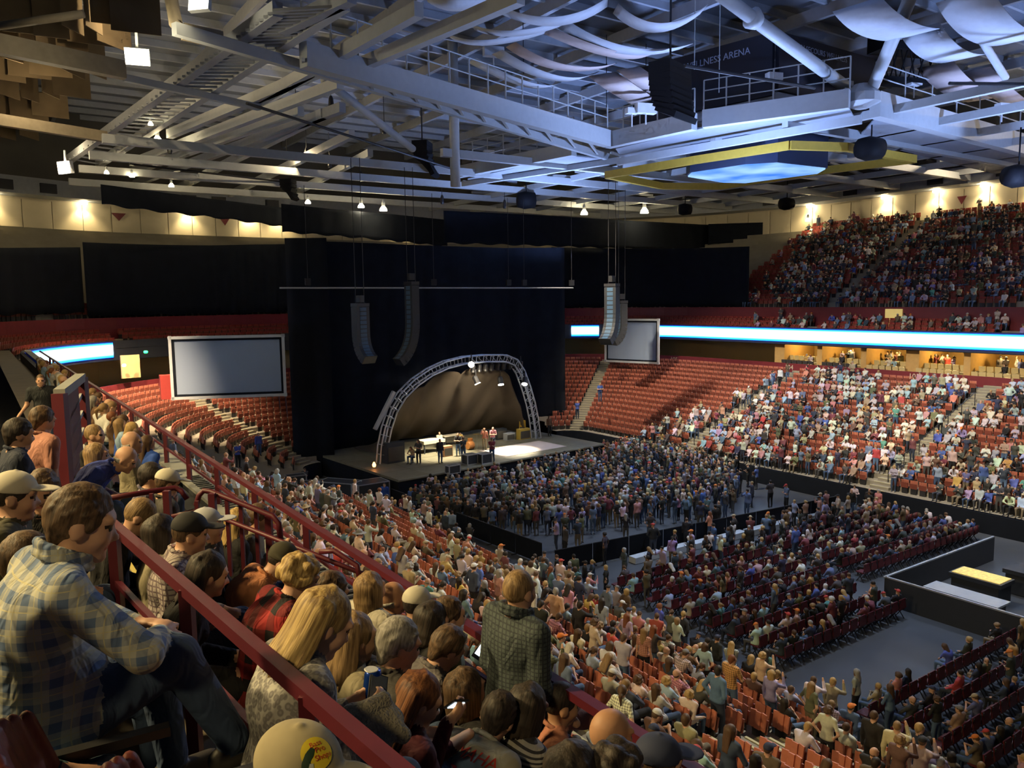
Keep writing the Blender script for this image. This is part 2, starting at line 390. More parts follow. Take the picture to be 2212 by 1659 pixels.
# section numbers on the maroon wall
m_num = M('number_paint', (.75, .62, .45), .6)
def wall_text(txt, px, py, size, b_wall=None):
    P = at_d(px, py, 60)
    best = min((abs(proj(W(a, b, zt + .45))[0] - px) + (0 if proj(W(a, b, zt + .45))[2] > 20 else 9e3) + (0 if (b > 33) == (px > 1106) else 9e3), a, b, i) for i, (a, b) in enumerate(clip_path(low, RT - .02, lambda a, b: True)))
    a, b = best[1], best[2]; o = inst('section_number', text_mesh(txt, size), bpy.data.objects['wall_concourse']); A2 = min(clip_path(low, RT + 1, lambda a_, b_: True), key=lambda q: (q[0] - a) ** 2 + (q[1] - b) ** 2)
    v = (AN * (a - A2[0]) + AD * (b - A2[1])).normalized(); o.data.materials.append(m_num); o.location = W(a, b, zt + .42) + v * .03
    face_mat(o, Vector((0, 0, 1)).cross(v), (0, 0, 1), v)
for t_, x_, y_ in (('105', 1459, 780), ('104', 1702, 794), ('103', 1977, 815), ('118', 213, 851)): wall_text(t_, x_, y_, .62)
# suites under the far deck: partition, counter, chairs, a warm downlight each
m_suite = M('suite_partition', (.60, .36, .12), .7); m_cream = M('cream_leather', (.62, .48, .22), .5); m_ch = M('charcoal_leather', (.05, .045, .045), .5)
sc_g = MB(); sc_g.box((0, 0, .45), (.48, .5, .14)); sc_g.box((0, -.25, .74), (.48, .12, .5), 0, 0, -.12); sc_g.box((-.245, 0, .58), (.05, .5, .1)); sc_g.box((.245, 0, .58), (.05, .5, .1)); sc_g.box((0, -.05, .2), (.3, .3, .4))
cream_me = sc_g.mesh('suite_chair', m_cream); char_me = sc_g.mesh('suite_chair', m_ch)
SUITE_A = [-47.5 + 4.3 * i for i in range(9)]
rzf = math.atan2(-AD.y, -AD.x) - PI / 2
for i, a in enumerate(SUITE_A):
    w = MB(); w.box((0, 0, 0), (.5 if i % 3 else 1.1, 4.6, 2.6)); o = w.obj('partition', m_suite, bpy.data.objects['wall_suite']); o.location = W(a, 65.6, 8.0); o.rotation_euler.z = HEAD - PI / 2
    if i == len(SUITE_A) - 1: break
    dk = i % 4 == 3
    for j in range(6):
        aa = a + .75 + j * .58
        for row, (bb, zz) in enumerate(((62.75, zt + .0), (63.9, zt + .35))):
            if not in_view(W(aa, bb, zz)): continue
            me = char_me if row == 0 and i in (0, 1, 5, 6) else cream_me
            inst('suite_chair', me, None, W(aa, bb, zz + .02), rzf, label=('charcoal' if me is char_me else 'cream') + ' armchair in the lit suites above the far stand, ' + ('front' if row == 0 else 'second') + ' row', cat='chair', group=('charcoal' if me is char_me else 'cream') + ' suite chairs row %d' % (row + 1))
    f = MB(); f.box((0, 0, 0), (4.1, 1.1, .7)); o = f.obj('suite_riser', m_suite, bpy.data.objects['floor_suite']); o.location = W(a + 2.15, 63.95, zt + .0); o.rotation_euler.z = HEAD - PI / 2
    point('suite_lamp', W(a + 2.1, 65.0, 8.85), 120, (1, .68, .24), .15)
# ------------------------------------------------------------------ figures: one smooth surface grown round a posed skeleton
def V3(*a): return np.array(a, float)
def nrm(v): v = np.asarray(v, float); return v / (np.linalg.norm(v) + 1e-12)
def cap(a, b, ra, rb=None, tg=0, k=.025, flat=None): return ('c', np.asarray(a, float), np.asarray(b, float), ra, ra if rb is None else rb, tg, k, flat)
def ell(c, r, tg=0, k=.02, R=None): return ('e', np.asarray(c, float), np.asarray(r, float), np.eye(3) if R is None else R, None, tg, k, None)
def sdist(pr, P):
    if pr[0] == 'c':
        a, b, ra, rb, fl = pr[1], pr[2], pr[3], pr[4], pr[7]; p = P - a; ba = b - a
        if fl is not None:
            f, q = fl; p = p + f * ((p @ f) * (1 / q - 1))[..., None]; ba = ba + f * ((ba @ f) * (1 / q - 1))
        t = np.clip((p @ ba) / max(ba @ ba, 1e-9), 0, 1)
        d = np.sqrt(((p - t[..., None] * ba) ** 2).sum(-1)) - (ra + (rb - ra) * t)
        return d if fl is None else d * (.5 + .5 * fl[1])
    p = (P - pr[1]) @ pr[3]; r = pr[2]; k0 = np.sqrt(((p / r) ** 2).sum(-1)); k1 = np.sqrt(((p / r ** 2) ** 2).sum(-1))
    return np.where(k1 > 1e-6, k0 * (k0 - 1) / np.maximum(k1, 1e-6), -r.min())
def bounds(pr):
    if pr[0] == 'c':
        R = max(pr[3], pr[4]); return np.minimum(pr[1], pr[2]) - R, np.maximum(pr[1], pr[2]) + R
    R = np.sqrt((pr[3] ** 2) @ (pr[2] ** 2)); return pr[1] - R, pr[1] + R
CORN = [(i, j, k) for i in (0, 1) for j in (0, 1) for k in (0, 1)]
EDG = [(p, q) for p in range(8) for q in range(p + 1, 8) if sum(abs(CORN[p][t] - CORN[q][t]) for t in range(3)) == 1]
def nets(F, o, h):
    S = F < 0; nx, ny, nz = F.shape
    C = [S[i:nx - 1 + i, j:ny - 1 + j, k:nz - 1 + k] for i, j, k in CORN]
    cnt = sum(c.astype(np.int8) for c in C); act = (cnt > 0) & (cnt < 8); idx = np.argwhere(act)
    vid = -np.ones(act.shape, int); vid[act] = np.arange(len(idx))
    f = [F[idx[:, 0] + i, idx[:, 1] + j, idx[:, 2] + k] for i, j, k in CORN]
    acc = np.zeros((len(idx), 3)); num = np.zeros(len(idx))
    for p, q in EDG:
        m = (f[p] < 0) != (f[q] < 0); t = np.where(m, f[p] / np.where(m, f[p] - f[q], 1), 0)
        pos = np.array(CORN[p]) + t[:, None] * (np.array(CORN[q]) - np.array(CORN[p])); acc[m] += pos[m]; num[m] += 1
    V = o + h * (idx + acc / num[:, None]); Q = []
    for ax in range(3):
        sl0 = [slice(1, -1)] * 3; sl1 = [slice(1, -1)] * 3; sl0[ax] = slice(0, -1); sl1[ax] = slice(1, None)
        s0 = S[tuple(sl0)]; s1 = S[tuple(sl1)]; e = np.argwhere(s0 != s1); sg = s0[s0 != s1]
        b1, b2 = [(1, 2), (2, 0), (0, 1)][ax]
        base = e.copy(); base[:, b1] += 1; base[:, b2] += 1
        def cell(d1, d2):
            c = base.copy(); c[:, b1] += d1; c[:, b2] += d2; return vid[c[:, 0], c[:, 1], c[:, 2]]
        q = np.stack([cell(-1, -1), cell(0, -1), cell(0, 0), cell(-1, 0)], 1)
        q[~sg] = q[~sg][:, ::-1]; Q.append(q)
    return V, np.concatenate(Q)
def grow(prims, h, cuts=(), J=None, hem=-.03):
    lo = np.min([bounds(p)[0] for p in prims], 0) - 2.5 * h; hi = np.max([bounds(p)[1] for p in prims], 0) + 2.5 * h
    n = np.ceil((hi - lo) / h).astype(int) + 1; F = np.full(n, 1.0)
    for p in prims:
        k = max(p[6], h * .4); bl, bh = bounds(p); i0 = np.maximum(np.floor((bl - lo) / h - 2 - k / h).astype(int), 0); i1 = np.minimum(np.ceil((bh - lo) / h + 3 + k / h).astype(int), n)
        ax = [lo[t] + h * np.arange(i0[t], i1[t]) for t in range(3)]
        P = np.stack(np.meshgrid(*ax, indexing='ij'), -1); d = sdist(p, P); s = tuple(slice(i0[t], i1[t]) for t in range(3)); f = F[s]
        hh = np.clip(.5 + .5 * (f - d) / k, 0, 1); F[s] = f * (1 - hh) + d * hh - k * hh * (1 - hh)
    for nn, cc in cuts:
        ax = [lo[t] + h * np.arange(n[t]) for t in range(3)]
        P = np.stack(np.meshgrid(*ax, indexing='ij'), -1); F = np.maximum(F, P @ nrm(nn) - cc)
    V, Q = nets(F, lo, h)
    if J is not None:                                     # a straight hem
        u = (V - J['pel']) @ J['up']; f = (V - J['pel']) @ J['fw']; r_ = np.abs((V - J['pel']) @ J['rt']); m = (np.abs(u - hem) < .55 * h) & (np.abs(f) < .22) & (r_ < .2); V[m] -= ((u - hem)[m])[:, None] * J['up']
    C = V[Q].mean(1); D = np.stack([sdist(p, C) for p in prims]); tg = np.array([p[5] for p in prims])[D.argmin(0)]
    if J is not None:
        u = (C - J['pel']) @ J['up']; f = (C - J['pel']) @ J['fw']; up_ = u > hem; t0 = tg == TORSO; t1 = (tg == PANTS) & up_ & ((f < .13) if J['seated'] else (u < .3))
        tg = np.where(t0, np.where(up_, SHIRT, PANTS), np.where(t1, SHIRT, tg))
    return V, Q, tg
def ik(A, B, l1, l2, pole):
    A, B, pole = map(lambda v: np.asarray(v, float), (A, B, pole)); v = B - A; d = np.linalg.norm(v)
    if d > (l1 + l2) * .995: B = A + v * ((l1 + l2) * .995 / d); v = B - A; d = np.linalg.norm(v)
    d = max(d, abs(l1 - l2) + .02); u = v / max(np.linalg.norm(v), 1e-9); x = (l1 * l1 - l2 * l2 + d * d) / (2 * d); hh = math.sqrt(max(l1 * l1 - x * x, 0))
    pp = pole - u * (pole @ u); return A + u * x + nrm(pp) * hh, B
SKIN, SHIRT, PANTS, SHOE, EYE, EXTRA, TORSO = 0, 1, 2, 3, 4, 5, 11
def hand(prims, wr, dr, pn, side, curl=.5, spread=.16, thumb=.5):
    # palm and five unequal, bent fingers; dr wrist-to-finger direction, pn palm normal, side +1 when the thumb lies along +x of (dr x pn)
    dr = nrm(dr); pn = nrm(pn - dr * (pn @ dr)); sx = np.cross(dr, pn) * side; k0 = wr + dr * .088
    prims.append(cap(wr + dr * .02, wr + dr * .07, .030, .036, SKIN, .012, (pn, .5)))
    for i, (off, ln) in enumerate(((.027, .070), (.009, .079), (-.010, .073), (-.028, .058))):
        b = wr + dr * .080 + sx * off; d1 = nrm(dr + sx * off * spread * 20 + pn * curl * .55); p1 = b + d1 * ln * .5
        d2 = nrm(dr * (1 - curl) + pn * (curl * 1.5)); p2 = p1 + d2 * ln * .36; d3 = nrm(dr * (.8 - 1.6 * curl) + pn * (curl * 1.6)); p3 = p2 + d3 * ln * .26
        prims += [cap(b - dr * .01, p1, .0098, .0090, SKIN, .004), cap(p1, p2, .0090, .0082, SKIN, .003), cap(p2, p3, .0082, .0068, SKIN, .003)]
    tb = wr + dr * .030 + sx * .028; t1 = tb + nrm(dr * .75 + sx * .8 * (1 - thumb * .5) + pn * thumb * .5) * .042; t2 = t1 + nrm(dr + sx * .1 + pn * thumb) * .030
    prims += [cap(tb, t1, .0135, .0110, SKIN, .006), cap(t1, t2, .0108, .0085, SKIN, .003)]
def pose(seated=False, lean=0.0, side=0.0, twist=0.0, yaw=0.0, nod=0.0, tilt=0.0, wl=None, wr=None, fl=None, fr=None, fem=False, bulk=1.0, pl=(0, -.5, -.9), prr=None, slouch=0.0):
    # local frame: faces +y, x to its right, feet at z=0
    J = {}; sw = .175 if fem else .195; hw = .092
    pz = .50 if seated else .95; pel = V3(0, 0, pz); J['pel'] = pel; J['fem'] = fem; J['bulk'] = bulk; J['seated'] = seated
    up = nrm(V3(math.sin(side), math.sin(lean), math.cos(lean))); cy, sy = math.cos(twist), math.sin(twist)
    rt = nrm(V3(cy, sy, -math.sin(side))); fw = nrm(np.cross(up, rt)); J['fw'] = fw; J['rt'] = rt; J['up'] = up
    J['che'] = pel + up * .33 + fw * (-slouch * .06); J['nek'] = pel + up * .50 + fw * (.01 + slouch * .05); 
    J['shL'] = J['che'] + up * .12 - rt * sw + fw * slouch * .05; J['shR'] = J['che'] + up * .12 + rt * sw + fw * slouch * .05
    hf = nrm(fw * math.cos(yaw) + rt * math.sin(yaw)); hr = nrm(np.cross(hf, up)); hf2 = nrm(hf * math.cos(nod) - up * math.sin(nod)); hu = nrm(np.cross(hr, hf2)); hu = nrm(hu + hr * tilt); hr = nrm(np.cross(hf2, hu))
    J['hf'], J['hu'], J['hr'] = hf2, hu, hr; J['hd'] = J['nek'] + nrm(up * .75 + hu * .35) * .145 + hf2 * .022 + fw * slouch * .03
    J['hpL'] = pel + V3(-hw * cy, -hw * sy * .6, -.02); J['hpR'] = pel + V3(hw * cy, hw * sy * .6, -.02)
    if seated: dfl, dfr = V3(-.13, .46, .08), V3(.13, .44, .08)
    else: dfl, dfr = V3(-.11, .0, .08), V3(.11, .02, .08)
    kp = V3(0, .6, 1) if seated else V3(0, 1, .1)
    J['knL'], J['anL'] = ik(J['hpL'], dfl if fl is None else fl, .43, .42, kp + V3(-.15, 0, 0)); J['knR'], J['anR'] = ik(J['hpR'], dfr if fr is None else fr, .43, .42, kp + V3(.15, 0, 0))
    dl = V3(-.25, .02, pz - .08) if not seated else V3(-.12, .30, .58); drr = V3(.25, .02, pz - .08) if not seated else V3(.12, .28, .58)
    p1 = np.asarray(pl, float); p2 = V3(-pl[0], pl[1], pl[2]) if prr is None else np.asarray(prr, float)
    J['elL'], J['wrL'] = ik(J['shL'], dl if wl is None else wl, .29, .25, p1); J['elR'], J['wrR'] = ik(J['shR'], drr if wr is None else wr, .29, .25, p2)
    return J
def body_prims(J, short=False, hands=None, face=False, jacket=False, skirt=False, ears=True):
    b = J['bulk']; fem = J['fem']; fw, rt, up = J['fw'], J['rt'], J['up']; pr = []; ws = .125 if fem else .142
    pr.append(cap(J['hpL'] * .75 + J['hpR'] * .25, J['hpL'] * .25 + J['hpR'] * .75, .118 * b, None, PANTS, .05, (fw, .95)))
    pr.append(cap(J['pel'] + up * .07, J['che'] - up * .03, ws * b * 1.02, ws * b * 1.05, TORSO, .05, (fw, .76)))
    pr.append(cap(J['pel'] - up * .02 + up * .03, J['pel'] + up * .12, .148 * b, .138 * b, TORSO, .05, (fw, .82)))
    ins = .055
    pr.append(cap(J['shL'] + rt * ins - up * .015, J['shR'] - rt * ins - up * .015, .082, None, TORSO, .05))
    pr.append(cap(J['che'] - rt * .06 + up * .02, J['che'] + rt * .06 + up * .02, .118 * (b * .5 + .5), None, TORSO, .05, (fw, .95)))
    if fem: pr += [ell(J['che'] + fw * .085 + rt * x + up * .01, (.06, .055, .06), TORSO, .03) for x in (-.07, .07)]
    elif b > 1.08: pr.append(ell(J['pel'] + up * .14 + fw * .06, (.15 * b, .12 * b, .14), TORSO, .06))
    for s in 'LR':
        pr.append(cap(J['nek'] + up * .0, J['sh' + s] + up * .02, .052, .058, SHIRT, .04))
        sh, el, wr = J['sh' + s], J['el' + s], J['wr' + s]; r0 = (.056 if fem else .064) * (b * .4 + .6)
        mid_ = sh * .35 + el * .65
        pr.append(cap(sh, el if not short else mid_, r0, r0 * .86, SHIRT, .03))
        if short: pr.append(cap(mid_, el, r0 * .72, r0 * .68, SKIN, .012))
        pr.append(cap(el, wr, r0 * (.82 if not short else .66), r0 * (.62 if not short else .46), SHIRT if not short else SKIN, .02))
        hd_ = None if hands is None else hands.get(s)
        if hd_ is None:
            hv = nrm(wr - el); pr.append(cap(wr + hv * .02, wr + hv * .10, .034, .026, SKIN, .01))
        elif hd_ != 'none':
            pr.append(cap(el * .15 + wr * .85, wr + nrm(hd_[0]) * .03, .030, .026, SKIN, .008)); hand(pr, wr, *hd_)
        hp, kn, an = J['hp' + s], J['kn' + s], J['an' + s]; t = (.9 if fem else 1.0) * (b * .5 + .5)
        pr.append(cap(hp, kn, .098 * t, .070 * t, PANTS, .035)); pr.append(cap(kn, an + V3(0, 0, .03), .068 * t, .052 * t, PANTS, .02))
        fd = nrm(V3(*(kn - hp)[:2], 0) + fw * .6 + V3(0, 0, 0)); fd[2] = 0; fd = nrm(fd)
        pr.append(cap(an - fd * .05 - V3(0, 0, .035), an + fd * .15 - V3(0, 0, .045), .042, .034, SHOE, .012))
    if jacket: pr.append(cap(J['pel'] - up * .06, J['pel'] + up * .10, .158 * b, .145 * b, TORSO, .04, (fw, .85)))
    hd, hf, hu, hr = J['hd'], J['hf'], J['hu'], J['hr']; R = np.stack([hr, hf, hu], 1)
    pr.append(cap(J['nek'] - up * .03, hd - hu * .04 - hf * .018, .058 if not fem else .050, .052 if not fem else .044, SKIN, .02))
    pr.append(ell(hd + hu * .025 - hf * .012, (.077, .097, .098), SKIN, .02, R)); pr.append(ell(hd - hu * .052 + hf * .022, (.056, .068, .066), SKIN, .03, R))
    pr.append(cap(hd + hf * .078 + hu * .008, hd + hf * .103 - hu * .030, .011, .016, SKIN, .012))
    if ears: pr += [ell(hd + hr * x - hu * .015 - hf * .008, (.012, .026, .034), SKIN, .008, R) for x in (-.078, .078)]
    if face:
        pr += [cap(hd + hr * -.05 + hf * .078 + hu * .032, hd + hr * .05 + hf * .078 + hu * .032, .014, None, SKIN, .02), cap(hd - hr * .02 + hf * .082 - hu * .062, hd + hr * .02 + hf * .082 - hu * .062, .009, None, EXTRA, .006),
               ell(hd + hf * .07 - hu * .10, (.028, .024, .022), SKIN, .02, R)]
        pr += [ell(hd + hr * x + hf * .079 + hu * .008, (.014, .010, .008), EYE, .004, R) for x in (-.032, .032)]
        pr += [ell(hd + hr * x + hf * .060 - hu * .03, (.026, .03, .03), SKIN, .03, R) for x in (-.038, .038)]
    return pr
def to_mesh(name, V, Q, tg, mats):
    me = bpy.data.meshes.new(name); me.vertices.add(len(V)); me.vertices.foreach_set('co', V.astype(np.float32).ravel())
    me.loops.add(Q.size); me.loops.foreach_set('vertex_index', Q.astype(np.int32).ravel())
    me.polygons.add(len(Q)); me.polygons.foreach_set('loop_start', np.arange(0, Q.size, 4, dtype=np.int32))
    for m in mats: me.materials.append(m)
    me.polygons.foreach_set('material_index', np.asarray(tg, np.int32)); me.polygons.foreach_set('use_smooth', np.ones(len(Q), bool))
    me.update(calc_edges=True); me.validate(); return me
# hair and hats in the head's own frame (x right, y forward, z up, origin at head centre)
def hair_prims(kind):
    e = [ell((0, -.018, .028), (.085, .101, .104), 0, .02)]; cuts = [((0, .80, -.60), .050)]
    if kind == 'short': e.append(cap((0, -.07, -.02), (0, -.065, -.06), .058, .045, 0, .03, (V3(0, 1, 0), .6))); cuts = [((0, .80, -.60), .048)]
    elif kind == 'crop': e = [ell((0, -.014, .026), (.081, .099, .101), 0, .02)]; cuts = [((0, .62, -.78), .030)]
    elif kind == 'bald': e = [ell((0, -.020, .0), (.082, .096, .075), 0, .02)]; cuts = [((0, .85, -.25), .012), ((0, -.35, 1), .012), ((0, 0, -1), .055)]
    elif kind == 'long':
        e += [cap((x, y, .03), (x * 1.35, y - .05, -.30), .050, .038, 0, .04, (V3(0, 1, 0), .75)) for x, y in ((-.05, -.06), (.05, -.06), (0, -.085))]
        e += [cap((x, -.01, .02), (x * 1.1, -.01, -.20), .030, .022, 0, .03) for x in (-.072, .072)]; cuts = [((0, .93, -.30), .058)]
    elif kind == 'bob':
        e += [cap((x, y, .03), (x * 1.25, y + .01, -.11), .052, .045, 0, .04) for x, y in ((-.05, -.05), (.05, -.05), (0, -.08))]; e += [cap((x, 0, .02), (x * 1.1, .005, -.10), .030, .026, 0, .03) for x in (-.07, .07)]
        cuts = [((0, .93, -.35), .056)]
    elif kind == 'curly':
        rr = np.random.default_rng(3)
        for i in range(42):
            u = nrm(rr.normal(size=3)); u[2] = abs(u[2]) * 1.1 - .35
            if u[1] > .45 and u[2] < .35: continue
            e.append(ell(V3(0, -.02, .02) + nrm(u) * V3(.088, .10, .10), (.034,) * 3, 0, .012))
        cuts = [((0, .9, -.4), .062)]
    elif kind == 'pony': e += [cap((0, -.10, .03), (0, -.16, -.02), .030, .036, 0, .02), cap((0, -.16, -.02), (0, -.15, -.20), .036, .015, 0, .02)]
    return e, cuts
def hat_prims(kind):
    if kind == 'cap': return [ell((0, -.012, .045), (.089, .106, .088), 0, .01), ell((0, .125, .050), (.072, .075, .010), 1, .008), ell((0, -.012, .134), (.010, .010, .006), 1, .004)], [((0, 0, -1), -.030)]
    if kind == 'beanie': return [ell((0, -.014, .035), (.092, .108, .105), 0, .01), cap((-.03, -.014, .025), (.03, -.014, .025), .08, None, 1, .01, (V3(0, 0, 1), .3))], [((0, .25, -1), -.012)]
    return [ell((0, -.01, .045), (.20, .23, .014), 1, .01), ell((0, -.012, .085), (.083, .103, .085), 0, .015)], [((0, 0, -1), -.025)]
m_skin = M('skin', (.62, .36, .24), .55, var=.12, scale=14); m_skin2 = M('skin_tan', (.50, .27, .16), .55, var=.12, scale=14); m_eye = M('eye_dark', (.03, .025, .02), .25); m_lip = M('lips', (.45, .17, .14), .5)
m_shoe = M('shoe', (.05, .045, .04), .5)
def obj_col_mat(name, pattern=False, hair=False, attr=None):
    m = bpy.data.materials.new(name); m.use_nodes = True; nt = m.node_tree; N = nt.nodes; L = nt.links; p = N['Principled BSDF']; p.inputs['Roughness'].default_value = .62 if hair else .8
    oi = N.new('ShaderNodeObjectInfo'); tc = N.new('ShaderNodeTexCoord'); mx = N.new('ShaderNodeMix'); mx.data_type = 'RGBA'; mx.blend_type = 'MULTIPLY'; mx.inputs[0].default_value = 1
    if attr: ca = N.new('ShaderNodeVertexColor'); ca.layer_name = attr; L.new(ca.outputs['Color'], mx.inputs[6])
    else: L.new(oi.outputs['Color'], mx.inputs[6])
    nz = N.new('ShaderNodeTexNoise'); nz.inputs['Scale'].default_value = 18; mp = N.new('ShaderNodeMapping'); L.new(tc.outputs['Object'], mp.inputs[0]); L.new(mp.outputs[0], nz.inputs['Vector'])
    if hair: mp.inputs['Scale'].default_value = (9, 9, .8); nz.inputs['Scale'].default_value = 10
    rp = N.new('ShaderNodeValToRGB'); rp.color_ramp.elements[0].color = (.45, .45, .45, 1) if hair else (.78, .78, .78, 1); rp.color_ramp.elements[1].color = (1.35, 1.3, 1.2, 1) if hair else (1.08, 1.08, 1.08, 1)
    L.new(nz.outputs['Fac'], rp.inputs[0]); src = rp.outputs[0]
    if pattern:
        w = []
        for dirn in ('X', 'Z'):
            wv = N.new('ShaderNodeTexWave'); wv.bands_direction = dirn; wv.inputs['Scale'].default_value = 6.5; L.new(tc.outputs['Object'], wv.inputs['Vector'])
            gt = N.new('ShaderNodeMath'); gt.operation = 'GREATER_THAN'; gt.inputs[1].default_value = .55; L.new(wv.outputs['Fac'], gt.inputs[0]); w.append(gt)
        ad = N.new('ShaderNodeMath'); ad.operation = 'ADD'; L.new(w[0].outputs[0], ad.inputs[0]); L.new(w[1].outputs[0], ad.inputs[1])
        m1 = N.new('ShaderNodeMath'); m1.operation = 'MULTIPLY_ADD'; m1.inputs[1].default_value = .42; m1.inputs[2].default_value = .35; L.new(ad.outputs[0], m1.inputs[0])
        m2 = N.new('ShaderNodeMix'); m2.data_type = 'FLOAT'; L.new(oi.outputs['Alpha'], m2.inputs[0]); L.new(m1.outputs[0], m2.inputs[2]); m2.inputs[3].default_value = 1
        m3 = N.new('ShaderNodeMix'); m3.data_type = 'RGBA'; m3.blend_type = 'MULTIPLY'; m3.inputs[0].default_value = 1; L.new(src, m3.inputs[6]); L.new(m2.outputs[0], m3.inputs[7]); src = m3.outputs[2]
    L.new(src, mx.inputs[7]); L.new(mx.outputs[2], p.inputs['Base Color']); return m
m_shirt = obj_col_mat('shirt_cloth', pattern=True); m_hair = obj_col_mat('hair_strands', hair=True); m_hat = obj_col_mat('hat_cloth')
def pants_mat():
    m = bpy.data.materials.new('trousers'); m.use_nodes = True; nt = m.node_tree; N = nt.nodes; L = nt.links; p = N['Principled BSDF']; p.inputs['Roughness'].default_value = .85
    oi = N.new('ShaderNodeObjectInfo'); r = N.new('ShaderNodeValToRGB'); r.color_ramp.interpolation = 'CONSTANT'; e = r.color_ramp.elements
    e[0].color = (.055, .095, .19, 1); e[1].position = .3; e[1].color = (.015, .016, .02, 1)
    for ps, c in ((.55, (.10, .17, .30, 1)), (.72, (.03, .04, .07, 1)), (.86, (.24, .19, .12, 1)), (.93, (.09, .09, .09, 1))): k = e.new(ps); k.color = c
    L.new(oi.outputs['Random'], r.inputs[0]); L.new(r.outputs[0], p.inputs['Base Color']); return m
m_pants = pants_mat(); BODY_M = [m_skin, m_shirt, m_pants, m_shoe, m_eye, m_lip]
def pose_set():
    out = []
    for fem in (False, True):
        out += [('st', pose(fem=fem)), ('st', pose(fem=fem, wl=V3(-.03, .19, 1.13), wr=V3(.04, .21, 1.17), lean=.03, pl=(-.6, .1, -.8), yaw=.3)),
                ('st', pose(fem=fem, wr=V3(.12, .30, 1.52), pl=(-.3, -.5, -.8), nod=.05, yaw=-.1)), ('st', pose(fem=fem, wl=V3(-.17, -.02, .98), wr=V3(.17, -.02, .98), pl=(-1, -.5, 0), bulk=1.1 if not fem else 1.0, yaw=-.5)),
                ('st', pose(fem=fem, wl=V3(-.10, .26, 1.20), wr=V3(.08, .27, 1.22), nod=.45, twist=.25, fl=V3(-.13, -.08, .08)))]
        out += [('si', pose(True, fem=fem, lean=-.10, yaw=-.25)), ('si', pose(True, fem=fem, lean=.28, wl=V3(-.05, .34, .66), wr=V3(.05, .34, .66), nod=.15, pl=(-.8, .1, -.5), slouch=.5)),
                ('si', pose(True, fem=fem, lean=.02, wl=V3(-.05, .30, .82), wr=V3(.06, .30, .84), nod=.5, pl=(-.6, 0, -.7))), ('si', pose(True, fem=fem, lean=-.05, side=.12, twist=.35, yaw=.5, wr=V3(.30, .15, .62), bulk=1.12 if not fem else 1.0)),
                ('si', pose(True, fem=fem, lean=-.12, wl=V3(-.02, .16, .85), wr=V3(.03, .18, .88), pl=(-.7, .2, -.6), yaw=.15, nod=-.05))]
    return out
POSES = pose_set()
HAIRS = {}
for kd in ('short', 'crop', 'bald', 'long', 'bob', 'curly', 'pony'):
    e, cu = hair_prims(kd); HAIRS[kd] = (grow(e, .017, cu), grow(e, .045 if kd != 'curly' else .05, cu))
for kd in ('cap', 'beanie', 'cowboy'):
    e, cu = hat_prims(kd); HAIRS[kd] = (grow(e, .016, cu), grow(e, .035, cu))
HAIR_ME = {k: to_mesh('hair' if k not in ('cap', 'beanie', 'cowboy') else k, *v[0], [m_hair] if k not in ('cap', 'beanie', 'cowboy') else [m_hat, m_hat]) for k, v in HAIRS.items()}
MIDV = []; LOWV = []
for i, (kd, J) in enumerate(POSES):
    sh = i % 3 == 1
    MIDV.append((kd, J, to_mesh('person', *grow(body_prims(J, short=sh, face=True), .026, J=J), BODY_M)))
    LOWV.append((kd, J, grow(body_prims(J, short=sh, ears=False), .062, J=J)))
def headmat(J): return Matrix([[J['hr'][t], J['hf'][t], J['hu'][t], J['hd'][t]] for t in range(3)] + [[0, 0, 0, 1]])
# ------------------------------------------------------------------ stage end
SO = Vector((-9.6, 57.3, 0)); SA = math.radians(39); SX = Vector((math.cos(SA), math.sin(SA), 0)); SY = Vector((-math.sin(SA), math.cos(SA), 0)); SH = 1.6
def ST(x, y, z): return SO + SX * x + SY * y + Vector((0, 0, z))
m_deck = M('stage_deck', (.20, .18, .12), .5, var=.3, scale=1.5); m_truss = M('truss_alu', (.60, .64, .72), .35, .6); m_rug = M('pale_rug', (.62, .52, .48), .9, var=.15, scale=2)
m_case = M('road_case', (.035, .04, .05), .5); m_edge = M('case_edge', (.55, .58, .62), .35, .6)
stage = empty('stage', ST(8, 2, 0), label='low black concert stage under the lit arch', cat='stage')
def sp(g, name, mat, parent=stage, **t): return g.obj(name, mat, parent, origin=parent.location, **t)
# deck panels one by one
for i in range(8):
    for j in range(5):
        g = MB(); g.box(ST(-2 + 2.45 * (i + .5), -5.5 + 2.6 * (j + .5), SH - .08), (2.42, 2.57, .16), SA); sp(g, 'deck_panel', m_deck)
g = MB(); g.bar(ST(-2, -5.45, SH / 2 - .08), ST(17.6, -5.45, SH / 2 - .08), .05, SH - .16); g.bar(ST(-1.95, -5.4, SH / 2 - .08), ST(-1.95, 7.4, SH / 2 - .08), .05, SH - .16); g.bar(ST(17.55, -5.4, SH / 2 - .08), ST(17.55, 7.4, SH / 2 - .08), .05, SH - .16); sp(g, 'skirt', m_black)
g = MB(); g.bar(ST(-2, -5.52, SH - .05), ST(17.6, -5.52, SH - .05), .06, .10); sp(g, 'edge_trim', M('stage_edge', (.35, .34, .26), .5))
def mesh_obj(name, V_, F_, mat, smooth=True, parent=None, **t):
    g = MB(); g.v = V_; g.f = F_; g.m = [0] * len(F_); return g.obj(name, mat, parent, smooth, **t)
